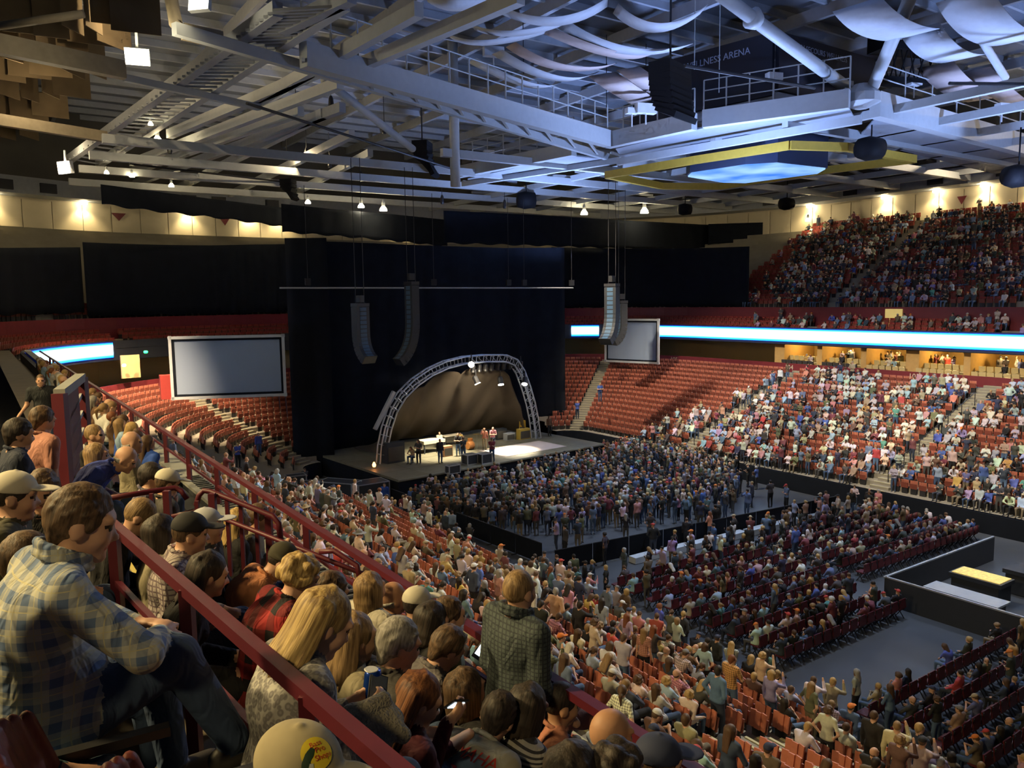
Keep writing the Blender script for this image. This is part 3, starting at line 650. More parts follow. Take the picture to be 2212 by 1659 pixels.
def drape(name, pts, z0, z1, mat, fold=.35, amp=.14, **t):
    # hanging cloth with vertical folds along a plan polyline; z0/z1 numbers or per-point lists
    P = [Vector((p[0], p[1], 0)) for p in pts]; n = len(P)
    Z0 = z0 if isinstance(z0, (list, tuple)) else [z0] * n; Z1 = z1 if isinstance(z1, (list, tuple)) else [z1] * n
    rows = 8; cols = []; s = 0
    for i in range(n - 1):
        L = (P[i + 1] - P[i]).length; k = max(2, int(L / (fold * .5)))
        nr = Vector((-(P[i + 1] - P[i]).y, (P[i + 1] - P[i]).x, 0)).normalized()
        for j in range(k + (1 if i == n - 2 else 0)):
            u = j / k; cols.append((P[i].lerp(P[i + 1], u), nr, s + u * L, Z0[i] * (1 - u) + Z0[i + 1] * u, Z1[i] * (1 - u) + Z1[i + 1] * u))
        s += L
    V_ = []; F_ = []; m = len(cols)
    for r in range(rows + 1):
        v = r / rows
        for c, nr, ss, a0, a1 in cols:
            o = amp * (math.sin(ss / fold * 2 * PI) * .6 + math.sin(ss / fold * 2.3 + 1.7 * math.sin(ss * .4)) * .5) * (.5 + .5 * v)
            V_.append(tuple(c + nr * o + Vector((0, 0, a1 + (a0 + (.08 * math.sin(ss * 2.1) if r == rows else 0) - a1) * v))))
    for r in range(rows):
        F_ += [(r * m + j, r * m + j + 1, (r + 1) * m + j + 1, (r + 1) * m + j) for j in range(m - 1)]
    g = MB(); g.v = V_; g.f = F_; g.m = [0] * len(F_); o = g.obj(name, mat, None, True, **t)
    so = o.modifiers.new('thickness', 'SOLIDIFY'); so.thickness = .03; return o
drape('stage_drape', [ST(-1.2, 5.5, 0), ST(-3.8, 7.2, 0), ST(-2.6, 8.6, 0), ST(8, 9.0, 0), ST(18.5, 8.4, 0), ST(23.2, 5.2, 0)], 0.0, 18.4, m_black, .9, .2, label='huge black curtain hanging behind the stage', cat='curtain')
drape('stage_drape', [ST(-2.2, 6.4, 0), ST(-1.9, 7.4, 0), ST(-2.6, 7.9, 0)], 0.0, 14.8, m_black, .5, .12, label='narrow black masking curtain at the left wing of the stage', cat='curtain')
# drapes over the upper deck either side of the stage
def deck_drape(r, x0, x1, z0, ys, near, label, left_far=True):
    # spans picture columns x0..x1; ys: height of the top hem at both ends
    P = [(W(a, b, 0), proj(W(a, b, 13))) for a, b in clip_path(upf, r, lambda a, b: True)]
    P = [p for p, q in P if q[2] > 20 and x0 < q[0] < x1 and ((p.dot(AN) < -40 or p.dot(AD) > 50) if not near else p.dot(AD) < 46)]
    n = len(P); Z1 = [ys[0] + (ys[1] - ys[0]) * i / max(1, n - 1) for i in range(n)]
    return drape('deck_drape', P, z0, Z1, m_black, .8, .12, label=label, cat='curtain', group='black curtains closing off the upper deck')
deck_drape(3.6, -160, 190, 12.9, (17.0, 18.3), True, 'black curtain over the upper deck at the far left edge')
deck_drape(3.3, 186, 640, 12.6, (18.7, 19.3), True, 'black curtain over the upper deck left of the stage curtain')
deck_drape(3.4, 1180, 1620, 12.5, (19.6, 18.6), False, 'black curtain over the upper deck right of the stage curtain')
# long black borders hung from the roof track
def zpts(L): return [on_z(x, y, 22.7) for x, y in L]
def border(pts, heights, label):
    P = zpts(pts); return drape('roof_border', P, [22.7 - h_ for h_ in heights], 22.7, m_black, .7, .06, label=label, cat='curtain', group='black borders hung from the roof')
border([(217, 398), (330, 413), (460, 430), (600, 447), (640, 455)], [1.5, 1.6, 1.6, 1.8, 2.0], 'black roof border on the left in front of the lit concourse')
border([(607, 440), (720, 452), (850, 463), (965, 475)], [2.6, 2.6, 2.8, 3.0], 'black roof border above the left speaker hangs')
border([(958, 455), (1150, 464), (1350, 476), (1535, 486)], [3.3, 3.3, 3.3, 3.3], 'long black roof border above the middle of the stage')
border([(1530, 484), (1660, 480), (1800, 474)], [2.6, 2.2, 1.5], 'short black roof border at the right before the far stand')
# picture screens with truss frames
m_scr = M('screen_cloth', (.27, .34, .46), .6, var=.03, scale=.3); 
def screen(c0, c1, d0, d1, label):
    (x0, yt0, yb0), (x1, yt1, yb1) = c0, c1
    A = at_d(x0, yt0, d0); B = at_d(x1, yt1, d1); zb = (at_d(x0, yb0, d0).z + at_d(x1, yb1, d1).z) / 2; ztp = (A.z + B.z) / 2
    p = Vector((A.x, A.y, zb)); q = Vector((B.x, B.y, zb)); up = Vector((0, 0, ztp - zb)); t = (q - p).normalized(); nr = Vector((t.y, -t.x, 0))
    r = empty('projection_screen', (p + q) / 2, label=label, cat='screen', group='two picture screens beside the stage')
    g = MB(); g.add([p + up * .03, q + up * .03, q + up * .97, p + up * .97] + [v - nr * .04 for v in (p + up * .03, q + up * .03, q + up * .97, p + up * .97)], [(0, 1, 2, 3), (7, 6, 5, 4), (0, 4, 5, 1), (1, 5, 6, 2), (2, 6, 7, 3), (3, 7, 4, 0)]); g.obj('screen_sheet', m_scr, r, origin=r.location)
    for a_, b_ in ((p, q), (p + up, q + up), (p, p + up), (q, q + up)):
        e = (b_ - a_).normalized() * .13; g = MB(); g.bar(a_ - e + nr * .06, b_ + e + nr * .06, .2, .2, 0, nr); g.obj('frame_bar', m_steel, r, origin=r.location)
    for a_, b_ in ((p, q), (p + up, q + up), (p, p + up), (q, q + up)):
        i_ = ((p + q) / 2 + up / 2 - (a_ + b_) / 2).normalized() * .18; g = MB(); g.bar(a_ + i_ + nr * .03, b_ + i_ + nr * .03, .16, .05, 0, nr); g.obj('black_border', m_black, r, origin=r.location)
    return r
screen((367, 731, 863), (611, 724, 853), 56, 57.5, 'wide blank grey-blue screen left of the stage')
screen((1309, 694, 787), (1423, 687, 778), 84, 80, 'blank pale blue screen partly behind the right speaker hang')
# arch truss over the stage
def arch_pt(px, py):
    v = ray(px, py); nv = SY; t = (SO - CAM).dot(nv) / v.dot(nv); P = CAM + v * t; return ((P - SO).dot(SX), P.z)
AP = [arch_pt(*p) for p in ((821, 1004), (824, 965), (832, 925), (845, 885), (866, 850), (896, 820), (930, 797), (965, 781), (1005, 771), (1050, 767), (1095, 767), (1118, 777), (1133, 800), (1146, 835), (1156, 870), (1163, 905), (1168, 946))]
arch = empty('stage_arch', ST(0, 0, SH), label='silver truss arch curving over the stage', cat='arch')
def chord(off, yy):
    P = []
    for i, (x, z) in enumerate(AP):
        x0, z0 = AP[max(i - 1, 0)]; x1, z1 = AP[min(i + 1, len(AP) - 1)]; t = Vector((x1 - x0, 0, z1 - z0)).normalized(); P.append(ST(x + t.z * off * -1, yy, z + t.x * off))
    return P
CH = {(o, y): chord(o, y) for o in (0, -.55) for y in (0, .55)}
for k_, P in CH.items():
    g = MB(); g.path(P, .065, 6); g.obj('chord', m_truss, arch, origin=arch.location)
def lerp_path(P, n):
    L = [0]
    for i in range(len(P) - 1): L.append(L[-1] + (P[i + 1] - P[i]).length)
    out = []
    for k in range(n + 1):
        s = L[-1] * k / n; i = max(j for j in range(len(P) - 1) if L[j] <= s + 1e-6); out.append(P[i].lerp(P[i + 1], (s - L[i]) / max(L[i + 1] - L[i], 1e-6)))
    return out
a_, b_, c_, d_ = (lerp_path(CH[k_], 34) for k_ in ((0, 0), (-.55, 0), (0, .55), (-.55, .55)))
for i in range(35):
    g = MB(); g.tube(a_[i], b_[i], .035, 5); g.tube(c_[i], d_[i], .035, 5); g.tube(a_[i], c_[i], .035, 5); g.tube(b_[i], d_[i], .035, 5); g.obj('rung', m_truss, arch, origin=arch.location)
    if i < 34 and i > 16: g = MB(); g.tube(a_[i], b_[i + 1], .025, 5); g.obj('brace', m_truss, arch, origin=arch.location)
g = MB(); g.bar(ST(*[AP[1][0] - .5, 0, 0]) + Vector((0, 0, AP[2][1])), ST(AP[4][0] - .6, 0, AP[4][1] + .2), .25, .25); g.obj('side_strip', m_truss, arch, origin=arch.location)
# lights on the arch
m_bulb = M('hot_bulb', (1, .93, .75), emit=60)
def fixture(P, target, name='spotlight', label='', lit=True, e=0, col=(1, .86, .6), group=None, s=1.0):
    P = Vector(P); dv = (Vector(target) - P).normalized(); r = empty(name, P, label=label, cat='spotlight'); 
    if group: r['group'] = group
    g = MB(); g.lathe(P - dv * .25 * s, [(.12 * s, 0), (.17 * s, .08 * s), (.17 * s, .40 * s), (.20 * s, .5 * s)], 10, dv); g.obj('lamp_body', m_dgrey, r, origin=P)
    g = MB(); g.lathe(P + dv * .252 * s, [(.16 * s, 0), (.18 * s, .04)], 10, dv); g.obj('lens', m_bulb if lit else m_dgrey, r, origin=P)
    g = MB(); g.tube(P + Vector((0, 0, .05)), P + Vector((0, 0, .62 * s)), .04, 6); g.obj('bracket', m_dgrey, r, origin=P)
    if e: spot('stage_spot', P + dv * (.32 * s + .05), target, e, col, .75, .7, .12)
    return r
for i, (px, py, lb) in enumerate(((1018, 787, 'brightest spotlight at the top of the stage arch'), (1028, 820, 'first hanging spotlight under the arch from the left'), (1081, 822, 'middle hanging spotlight under the stage arch'), (1134, 822, 'last hanging spotlight at the right of the arch'))):
    v = ray(px, py); t = (ST(0, -.5, 0) - CAM).dot(SY) / v.dot(SY); P = CAM + v * t
    fixture(P, ST(9.5, -2, SH) + Vector((i * .4, 0, 0)) if i else CAM * .3 + P * .7 + Vector((0, 0, -1)), label=lb, e=0 if i == 0 else 2600, s=1.3, group='spotlights on the stage arch')
for i in range(9):
    x = 8.6 + i * .62; fixture(ST(x, .3, AP[9][1] - 1.0), ST(x, 1.5, SH), label='dark unlit lamp in the row hung under the top of the arch', lit=False, s=1.1, group='unlit lamps under the top of the arch')
# cloth hung in swags behind the arch
m_brown = M('brown_backcloth', (.060, .045, .030), .9, var=.25, scale=.8, bump=.2, bscale=2)
V_ = []; F_ = []; nx, nz = 110, 26
TOPC = lerp_path(chord(-1.0, 0), nx)
for j in range(nz + 1):
    v = j / nz
    for i in range(nx + 1):
        u = i / nx; q = TOPC[i] - SO; tx, tz = q.dot(SX), q.z - .5 * (1 - abs(math.sin(u * PI * 6)) ** .7) * math.sin(u * PI); bx_ = .4 + u * (AP[-1][0] - .6); tz = max(tz, SH + .4)
        x = bx_ + (tx - bx_) * v; z = SH + .35 + (tz - SH - .35) * v; y = 5.4 - 4.4 * v ** .8 + .24 * math.sin(u * 40 + 2.0 * v * math.sin(u * 9)) * (1 - .6 * v) + .7 * math.sin(u * PI) * (1 - v) + .25 * math.sin(u * 7 + v * 4)
        V_.append(tuple(ST(x, y, z)))
for j in range(nz): F_ += [(j * (nx + 1) + i, j * (nx + 1) + i + 1, (j + 1) * (nx + 1) + i + 1, (j + 1) * (nx + 1) + i) for i in range(nx)]
spot('stage_spot', ST(5.5, -1.5, 8.0), ST(5, 0, SH), 5200, (1, .88, .62), 1.1, .8, .15)  # extra spot without a fixture, added to brighten the left of the deck
o = mesh_obj('stage_backcloth', V_, F_, m_brown, label='dark brown cloth in swags filling the stage arch', cat='curtain'); o.modifiers.new('t', 'SOLIDIFY').thickness = .03
spot('stage_spot', ST(8, -3, 8.6), ST(9.5, 5, 3.5), 1500, (1, .85, .6), 1.3, .9, .2)
# line array speaker hangs
m_cab = M('speaker_cabinet', (.022, .024, .028), .55); m_grille = M('speaker_rear_lit', (.045, .10, .17), .5, bump=.4, bscale=120)  # rear panels coloured blue for the blue light on the hang edges
def hang(px, ytop, ybot, depth, rz, n, sweep, label, w=1.15):
    top = at_d(px, ytop, depth); bot = at_d(px, ybot, depth); Lh = (top.z - bot.z); hgt = Lh / n * 1.06; r = empty('line_array', (top.x, top.y, bot.z), 0, label=label, cat='loudspeaker', group='speaker hangs beside the stage')
    fwd = Vector((math.cos(rz), math.sin(rz), 0)); y_off = 0; z = top.z
    for i in range(n):
        t = i / (n - 1); ang = sweep * max(0, t - .35) ** 1.6 * 2.2; P = Vector((top.x, top.y, z)) - fwd * y_off
        c_ = MB(); c_.box((0, 0, 0), (w, .62, hgt * .94)); o = c_.obj('cabinet', m_cab, r); M4 = Matrix.Rotation(rz - PI / 2, 4, 'Z') @ Matrix.Rotation(-ang, 4, 'X'); M4.translation = P - r.location; o.matrix_local = M4
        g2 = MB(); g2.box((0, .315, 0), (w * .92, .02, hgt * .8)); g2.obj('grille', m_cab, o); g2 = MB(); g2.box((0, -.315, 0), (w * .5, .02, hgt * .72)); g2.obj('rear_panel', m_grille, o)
        z -= hgt * .94 * math.cos(ang); y_off += hgt * .94 * math.sin(ang)
    g = MB(); g.box((top.x, top.y, top.z + hgt * .9), (w, .7, .25), rz - PI / 2); g.obj('bumper_frame', m_dgrey, r, origin=r.location)
    g = MB(); g.box((top.x, top.y, top.z + hgt * 2.2), (.5, .35, .5), rz); g.obj('chain_motor', m_dgrey, r, origin=r.location)
    for s_ in (-.3, .3): g = MB(); g.tube((top.x + s_, top.y, top.z + hgt), (top.x + s_, top.y, 23.5), .025, 5); g.obj('chain', m_dgrey, r, origin=r.location)
    return r
hang(778, 668, 792, 56, math.radians(140), 13, .95, 'grey speaker hang left of the stage curving to the right at its foot')
hang(889, 622, 800, 60, math.radians(38), 17, .9, 'tall speaker hang with a blue-lit edge right of the grey hang')
hang(1322, 625, 752, 66, math.radians(50), 13, .9, 'dark speaker hang in front of the right screen')
hang(1343, 660, 752, 74, math.radians(20), 11, 1.0, 'smaller dark speaker hang just right of the other right-hand one')
# thin lighting pipe across the stage
p0, p1 = at_d(604, 622, 57), at_d(1238, 622, 70)
g = MB(); g.tube(p0, p1, .06, 6); r = g.obj('lighting_pipe', m_steel, label='thin silver pipe hung level across the stage', cat='pipe')
for x in (655, 905, 1075, 1113, 1234):
    t = (x - 604) / 634; P = p0.lerp(p1, t); g = MB(); g.box(P + Vector((0, 0, .45)), (.4, .3, .5), .4); g.tube(P + Vector((0, 0, .6)), Vector((P.x, P.y, 22)), .02, 5); g.obj('chain_motor', m_dgrey, r)
for i, x in enumerate((1010, 1063, 1076, 1111, 1140)):       # cables from the roof to the arch
    t = (x - 820) / 350; P = ST(t * 15.4, .3, AP[9][1] + .1); g = MB(); g.tube(P, P + Vector((0, 0, 12)), .02, 5); g.box(P + Vector((0, 0, .4)), (.45, .4, .5), SA); g.obj('arch_hoist', m_dgrey, arch)
# ------------------------------------------------------------------ roof steel, catwalks, fabric, scoreboard
m_roof = M('roof_deck', (.20, .22, .26), .8, var=.3, scale=.5); m_rib = m_steel
m_duct = M('duct_grey', (.34, .36, .40), .6); m_tan = M('warmlit_steel', (.34, .28, .19), .6, var=.2); m_yel = M('yellow_steel', (.62, .40, .05), .5, var=.15); m_fab = M('baffle_cloth', (.62, .64, .68), .9, var=.1); m_fabp = M('baffle_cloth_pink', (.62, .50, .46), .9, var=.1)  # tan steel carries the warm lamplight of the left roof in its colour
g = MB(); c = W(-30, 33, 0); g.slab([(c.x + x, c.y + y) for x, y in ((-105, -60), (105, -60), (105, 110), (-105, 110))], 33, 33.3); roof = g.obj('ceiling', m_roof, kind='structure')
for i in range(34):                                       # purlins under the deck
    a = -100 + i * 3.2; g = MB(); g.bar(W(a, -12, 32.75), W(a, 86, 32.75), .22, .5); g.obj('purlin', M('purlin_steel', (.40, .43, .48), .6), roof)
for i in range(12):
    b = -8 + i * 8; g = MB(); g.bar(W(-100, b, 32.2), W(10, b, 32.2), .35, .8); g.obj('girder', M('girder_steel', (.36, .38, .42), .6), roof)
def beam(x1, y1, x2, y2, z, w, h_, mat=m_steel, name='roof_beam', lb=None, z2=None, dz=0):
    p = on_z(x1, y1, z); q = on_z(x2, y2, z if z2 is None else z2); g = MB(); g.bar(p, q, w, h_)
    return g.obj(name, mat, label=lb, cat='beam', group='steel beams of the roof'), p, q
def rail(p, q, n, h_=1.1, mat=m_steel, parent=None, r=.04, lvls=(1, .5), label=None, name='catwalk_rail'):
    root = parent or empty(name, p, label=label, cat='railing', group='catwalk railings')
    o = root.location
    for i in range(n + 1):
        P = p.lerp(q, i / n); g = MB(); g.tube(P, P + Vector((0, 0, h_)), r * 1.3, 6); g.obj('rail_post', mat, root, origin=o)
    for l in lvls: g = MB(); g.tube(p + Vector((0, 0, h_ * l)), q + Vector((0, 0, h_ * l)), r, 6); g.obj('rail_bar', mat, root, origin=o)
    return root
ZC = 25.0
# the big catwalk box girders
_, p, q = beam(655, 118, 1312, 300, ZC, .6, 1.15, lb='upper box girder of the catwalk running to the roof corner'); rail(p + Vector((0, 0, .6)), q + Vector((0, 0, .6)), 16, 1.8, label='railing on the long catwalk girder left of centre')
q0 = q
_, p, q = beam(376, 62, 1345, 349, ZC - .2, .35, .5, lb='lower slim girder parallel to the long catwalk girder')
for i in range(14):
    t = i / 14; a0 = on_z(655 + 657 * t, 128 + 182 * t, ZC - .3); b0 = on_z(660 + 680 * t, 150 + 196 * t, ZC - .3); g = MB(); g.bar(a0, b0, .15, .15); g.obj('cross_tie', m_steel, bpy.data.objects['roof_beam.001'])
_, p, q = beam(1312, 304, 1500, 262, ZC, .6, 1.1, lb='box girder from the roof corner towards the big speaker'); rail(p + Vector((0, 0, .5)), q + Vector((0, 0, .5)), 5, 1.6, label='railing beside the big black roof speaker')
_, p, q = beam(1520, 258, 1835, 214, ZC, .6, 1.1, lb='box girder right of the big black speaker'); rail(p + Vector((0, 0, .55)), q + Vector((0, 0, .55)), 6, 1.9, label='railing under the dark arena name board', lvls=(1, .66, .33))
_, p, q = beam(1890, 226, 2240, 322, ZC, .7, 1.5, lb='deep box girder running off the right edge'); rail(p + Vector((0, 0, .8)), q + Vector((0, 0, .8)), 7, 1.7, label='railing on the girder at the right edge')
_, p, q = beam(1335, 350, 1860, 258, ZC - 1.0, .35, .5, lb='lower flange girder below the speaker girder')
_, p, q = beam(990, 372, 1240, 322, ZC, .6, 1.0, lb='box girder left of the roof corner above the stage'); rail(p + Vector((0, 0, .5)), q + Vector((0, 0, .5)), 7, 1.9, label='railing on the short girder above the stage', lvls=(1, .66, .33))
beam(1000, 398, 1340, 346, ZC - .6, .4, .45, lb='slim girder under the short box girder above the stage')
# soffit plates between girders
for k, P in enumerate((((1010, 385), (1230, 335), (1330, 345), (1010, 400)), ((1330, 320), (1520, 275), (1830, 226), (1850, 262), (1345, 345)), ((1900, 245), (2230, 330), (2230, 395), (1850, 300)))):
    Q = [on_z(x, y, ZC - .3) for x, y in P]; g = MB(); g.slab([(v.x, v.y) for v in Q], ZC - .35, ZC - .25); g.obj('soffit_plate', m_duct, roof)
# lattice of beams further off, level with the catwalk
for i, a in enumerate((-33, -39, -46, -53, -60, -67, -74, -82)):
    g = MB(); lo_, hi_ = (44 if a > -50 else 30), 80
    if a < -55: lo_ = 8
    g.bar(W(a, lo_, ZC - .4), W(a, hi_, ZC - .4), .45, .6); g.obj('roof_beam', m_steel, label='pale cross beam of the far roof lattice, %s from the front' % ORDN[i], cat='beam', group='steel beams of the roof')
for i, b in enumerate((48, 54, 60, 66, 72, 78)):
    g = MB(); g.bar(W(-88, b, ZC - .1), W(-6 - i * 3, b, ZC - .1), .4, .5); g.obj('roof_beam', m_steel, label='pale lengthwise beam of the far roof lattice, %s from the middle' % ORDN[i], cat='beam', group='steel beams of the roof')
for i in range(70):                                       # small cross ties and dark ducts in the lattice
    a = -30 - rng.random() * 50; b = 44 + rng.random() * 34; g = MB(); g.bar(W(a, b, ZC + .3 + rng.random()), W(a - .1, b + 2 + rng.random() * 4, ZC + .3 + rng.random()), .3, .25); g.obj('lattice_tie', (m_steel, m_duct, m_dgrey)[i % 3], roof)
# left side: warm-lit girders, catwalk tray, rafters
beam(-20, 92, 268, 152, ZC, .5, .85, m_tan, lb='tan box girder at the upper left ending at the bright floodlight'); beam(-20, 256, 292, 306, ZC, .45, .7, m_tan, lb='tan girder at the left edge below the bright floodlight'); beam(268, 168, 560, 232, ZC, .3, .35, lb='slim girder from the bright floodlight to the rafters')
beam(395, 68, 478, 86, ZC, .5, .6, m_tan, lb='short stub girder at the bend of the upper left pipe')
for i, (x1, y1, x2, y2) in enumerate(((366, 290, 720, 140), (285, 352, 735, 180), (282, 372, 650, 240), (292, 396, 740, 232), (388, 405, 700, 245), (496, 420, 760, 290), (640, 415, 800, 330), (150, 344, 600, 20), (212, 355, 745, 5), (560, 215, 905, 20), (745, 155, 1125, -8), (610, 60, 760, -10))):
    beam(x1, y1, x2, y2, ZC + .5, .45, .6, (m_steel, m_duct)[i % 4 == 3], lb='rafter %s of the left roof bay rising towards the middle' % ('one two three four five six seven eight nine ten eleven twelve'.split()[i]))
tray = empty('catwalk_tray', on_z(300, 250, ZC + .2), label='slatted catwalk tray climbing from the left lamp to the top edge', cat='catwalk')
for i in range(46):
    t = i / 45; p = on_z(150 + 440 * t, 343 - 320 * t, ZC + .3); q = on_z(212 + 525 * t, 354 - 340 * t, ZC + .3); g = MB(); g.bar(p, q, .16, .10); g.obj('slat', m_duct, tray, origin=tray.location)
# pipes
def pipe(x1, y1, z1, x2, y2, z2, r, lb, mat=m_steel, collar=False):
    p, q = on_z(x1, y1, z1), on_z(x2, y2, z2); root = empty('roof_pipe', p, label=lb, cat='pipe', group='round pipe struts of the roof'); g = MB(); g.tube(p, q, r, 14); o = g.obj('pipe_shaft', mat, root, True, origin=p)
    if collar:
        c1 = p.lerp(q, .24); d_ = (q - p).normalized(); g = MB(); g.lathe(c1, [(r * 1.0, -.1), (r * 1.7, 0), (r * 1.25, .5)], 14, d_); g.obj('collar', mat, root, True, origin=p)
    return p, q
pipe(1545, -20, 29.5, 1838, 196, 26, .36, 'thick pipe slanting from the top edge down to the roof node', collar=True); pipe(1975, -25, 29.5, 1886, 186, 26, .36, 'steep pipe from the top edge down to the roof node')
pipe(2060, -10, 29.5, 2172, 168, 26.5, .22, 'slim pipe at the upper right'); pipe(700, 172, 26.5, 892, 322, 24.5, .25, 'slanting pipe left of the hanging column'); pipe(-30, 60, 26, 180, 30, 26.5, .18, 'thin pipe at the top left corner', m_tan)
c0 = at_d(956, 80, 60); c1 = at_d(984, 403, 60); g = MB(); g.tube(Vector((c1.x, c1.y, c0.z)), c1, .38, 14); g.obj('roof_column', m_steel, smooth=True, label='round hanging column above the left speaker hang', cat='column')
g = MB(); P = on_z(1862, 205, 25.6); g.lathe(P - Vector((0, 0, .8)), [(.4, 0), (1.1, .3), (1.1, .8), (.5, 1.4)], 12); g.box(P + Vector((-.9, .2, .3)), (.7, .5, 1.1), .4); g.obj('roof_node', m_steel, label='steel joint where the two big pipes meet', cat='joint')
pts = [on_z(365, -30, 27), on_z(374, 20, 26), on_z(380, 52, 25.2), on_z(392, 68, 25), on_z(430, 82, 25)]
g = MB(); g.path(pts, .28, 10); g.obj('bent_pipe', m_tan, smooth=True, label='tan pipe bending at the upper left', cat='pipe')
# wires
for i, (x, y0, y1, d_) in enumerate(((1131, 55, 160, 52), (1310, 40, 232, 56), (1395, 140, 215, 58), (1553, 20, 200, 50), (1500, -5, 150, 48), (1447, -5, 150, 46))):
    P = at_d(x, y1, d_); Q = at_d(x, y0, d_); g = MB(); g.tube(P, Vector((P.x, P.y, 32)), .03, 5); g.obj('hanging_rod', m_dgrey if i < 3 else m_steel, label='thin vertical roof rod, %s from the left' % ('first second third fourth fifth sixth'.split()[(0, 1, 2, 5, 4, 3)[i]]), cat='rod', group='vertical rods under the roof')
for i, (x1, y1, x2, y2) in enumerate(((533, 223, 1000, 372), (280, 354, 760, 410), (1480, 142, 1760, 190), (2050, 180, 2225, 182))):
    g = MB(); g.tube(on_z(x1, y1, ZC - .3), on_z(x2, y2, ZC - .3), .09, 6); g.obj('dark_conduit', m_dgrey, label='dark conduit ' + ('crossing the rafters', 'along the rafter ends above the left border', 'in front of the arena name board', 'at the right edge')[i], cat='pipe')
# acoustic cloth strips
def strip_cloth(a_, m_, b_, w, lb, mat=m_fab, z=28.5, sag=1.4):
    A, Mi, B = on_z(*a_, z), on_z(*m_, z - sag), on_z(*b_, z); Cc = Mi * 2 - (A + B) / 2; n = 14; V_ = []; F_ = []
    for i in range(n + 1):
        t = i / n; P = A * (1 - t) ** 2 + Cc * 2 * t * (1 - t) + B * t * t; tn = (B - A); s_ = Vector((tn.y, -tn.x, 0)).normalized() * w / 2; V_ += [tuple(P - s_), tuple(P + s_)]
    F_ = [(2 * i, 2 * i + 1, 2 * i + 3, 2 * i + 2) for i in range(n)]; o = mesh_obj('acoustic_strip', V_, F_, mat, label=lb, cat='fabric strip', group='cloth strips under the roof'); o.modifiers.new('t', 'SOLIDIFY').thickness = .02
for i, (a_, m_, b_, w, pk) in enumerate((((1072, 16), (1196, 46), (1312, 4), 1.3, 0), ((1022, 58), (1111, 72), (1215, 48), .9, 0), ((968, 74), (1050, 92), (1182, 64), .9, 0), ((1213, 50), (1348, 108), (1482, 100), 1.2, 0), ((1180, 64), (1314, 114), (1400, 120), 1.0, 1), ((1103, 96), (1213, 145), (1322, 140), 1.1, 1), ((1074, 112), (1196, 168), (1282, 158), 1.1, 0), ((1020, 130), (1150, 185), (1210, 172), 1.0, 0), ((1300, 160), (1352, 196), (1412, 232), 2.0, 1), ((1356, 148), (1400, 180), (1440, 212), 1.6, 1), ((1850, 10), (1915, 62), (1990, 74), 2.6, 0), ((1985, 60), (2040, 118), (2100, 122), 2.2, 0), ((2080, -10), (2150, 72), (2230, 82), 2.6, 0), ((2020, 140), (2070, 190), (2125, 215), 2.2, 1), ((2110, 150), (2150, 190), (2200, 225), 1.6, 1), ((920, -8), (985, 12), (1060, -12), 1.4, 0), ((1330, 18), (1420, 60), (1520, 20), 1.4, 0))):
    xs_ = (1196, 1111, 1050, 1348, 1314, 1213, 1195, 1150, 1352, 1400, 1915, 2040, 2150, 2070, 2151, 985, 1420); strip_cloth(a_, m_, b_, w, ('pinkish' if pk else 'pale blue-grey') + ' sagging cloth strip under the roof, %s from the left' % ORDN[sorted(xs_).index(xs_[i])], m_fabp if pk else m_fab)
# dark name boards
m_board = M('name_board', (.012, .015, .03), .6); m_let = M('board_letters', (.42, .50, .70), .5)
def board(x0, y0, x1, y1, d0, d1, zt_, hgt, txt, size, u0, label):
    A, B = at_d(x0, y0, d0), at_d(x1, y1, d1); A.z = B.z = zt_; r = empty('name_board', A, label=label, cat='sign', group='arena name boards under the roof'); t = (B - A).normalized(); nr = Vector((t.y, -t.x, 0))
    g = MB(); g.bar(A - Vector((0, 0, hgt / 2)), B - Vector((0, 0, hgt / 2)), .3, hgt); g.obj('board_face', m_board, r, origin=A)
    me = text_mesh(txt, size, .01, 'LEFT' if u0 >= 0 else 'RIGHT'); me.materials.append(m_let); o = inst('lettering', me, None, A.lerp(B, u0 if u0 >= 0 else 1 + u0) + nr * .17 - Vector((0, 0, size * 1.3))); face_mat(o, t, (0, 0, 1), nr); mw = o.matrix_world.copy(); o.parent = r; o.matrix_parent_inverse = Matrix.Identity(4); mw.translation -= A; o.matrix_local = mw
board(1370, 160, 1672, 78, 58, 50, 30.2, 3.9, 'BON SECOURS WELLNESS ARENA', .62, -.14, 'dark board lettered with the arena name above the big black speaker'); board(1680, 76, 1885, 118, 50, 56, 30.2, 3.6, 'BON SECOURS WELLNESS', .50, .14, 'dark board lettered with the arena name behind the thick pipe')
# centre scoreboard with its glowing underside
def m_glow():
    m = bpy.data.materials.new('blue_display'); m.use_nodes = True; N = m.node_tree.nodes; L = m.node_tree.links; p = N['Principled BSDF']; p.inputs['Base Color'].default_value = (.02, .03, .06, 1); tc = N.new('ShaderNodeTexCoord'); nz = N.new('ShaderNodeTexNoise'); nz.inputs['Scale'].default_value = .25; L.new(tc.outputs['Object'], nz.inputs[0]); r = N.new('ShaderNodeValToRGB'); r.color_ramp.elements[0].position = .35; r.color_ramp.elements[0].color = (.02, .16, .75, 1); r.color_ramp.elements[1].position = .68; r.color_ramp.elements[1].color = (.35, .60, 1, 1); L.new(nz.outputs[0], r.inputs[0]); L.new(r.outputs[0], p.inputs['Emission Color']); p.inputs['Emission Strength'].default_value = .8; return m
SB = [on_z(x, y, 22.6) for x, y in ((1482, 381), (1560, 394), (1610, 395), (1770, 374), (1788, 364), (1680, 352), (1610, 356), (1490, 374))]
cx = sum((v for v in SB), Vector()) / 8; sb = empty('scoreboard', cx, label='dark blue hanging scoreboard with a glowing blue underside', cat='scoreboard')
g = MB(); g.slab([(v.x, v.y) for v in SB], 22.65, 25.6); g.obj('scoreboard_body', M('scoreboard_body', (.02, .03, .07), .5), sb, origin=cx)
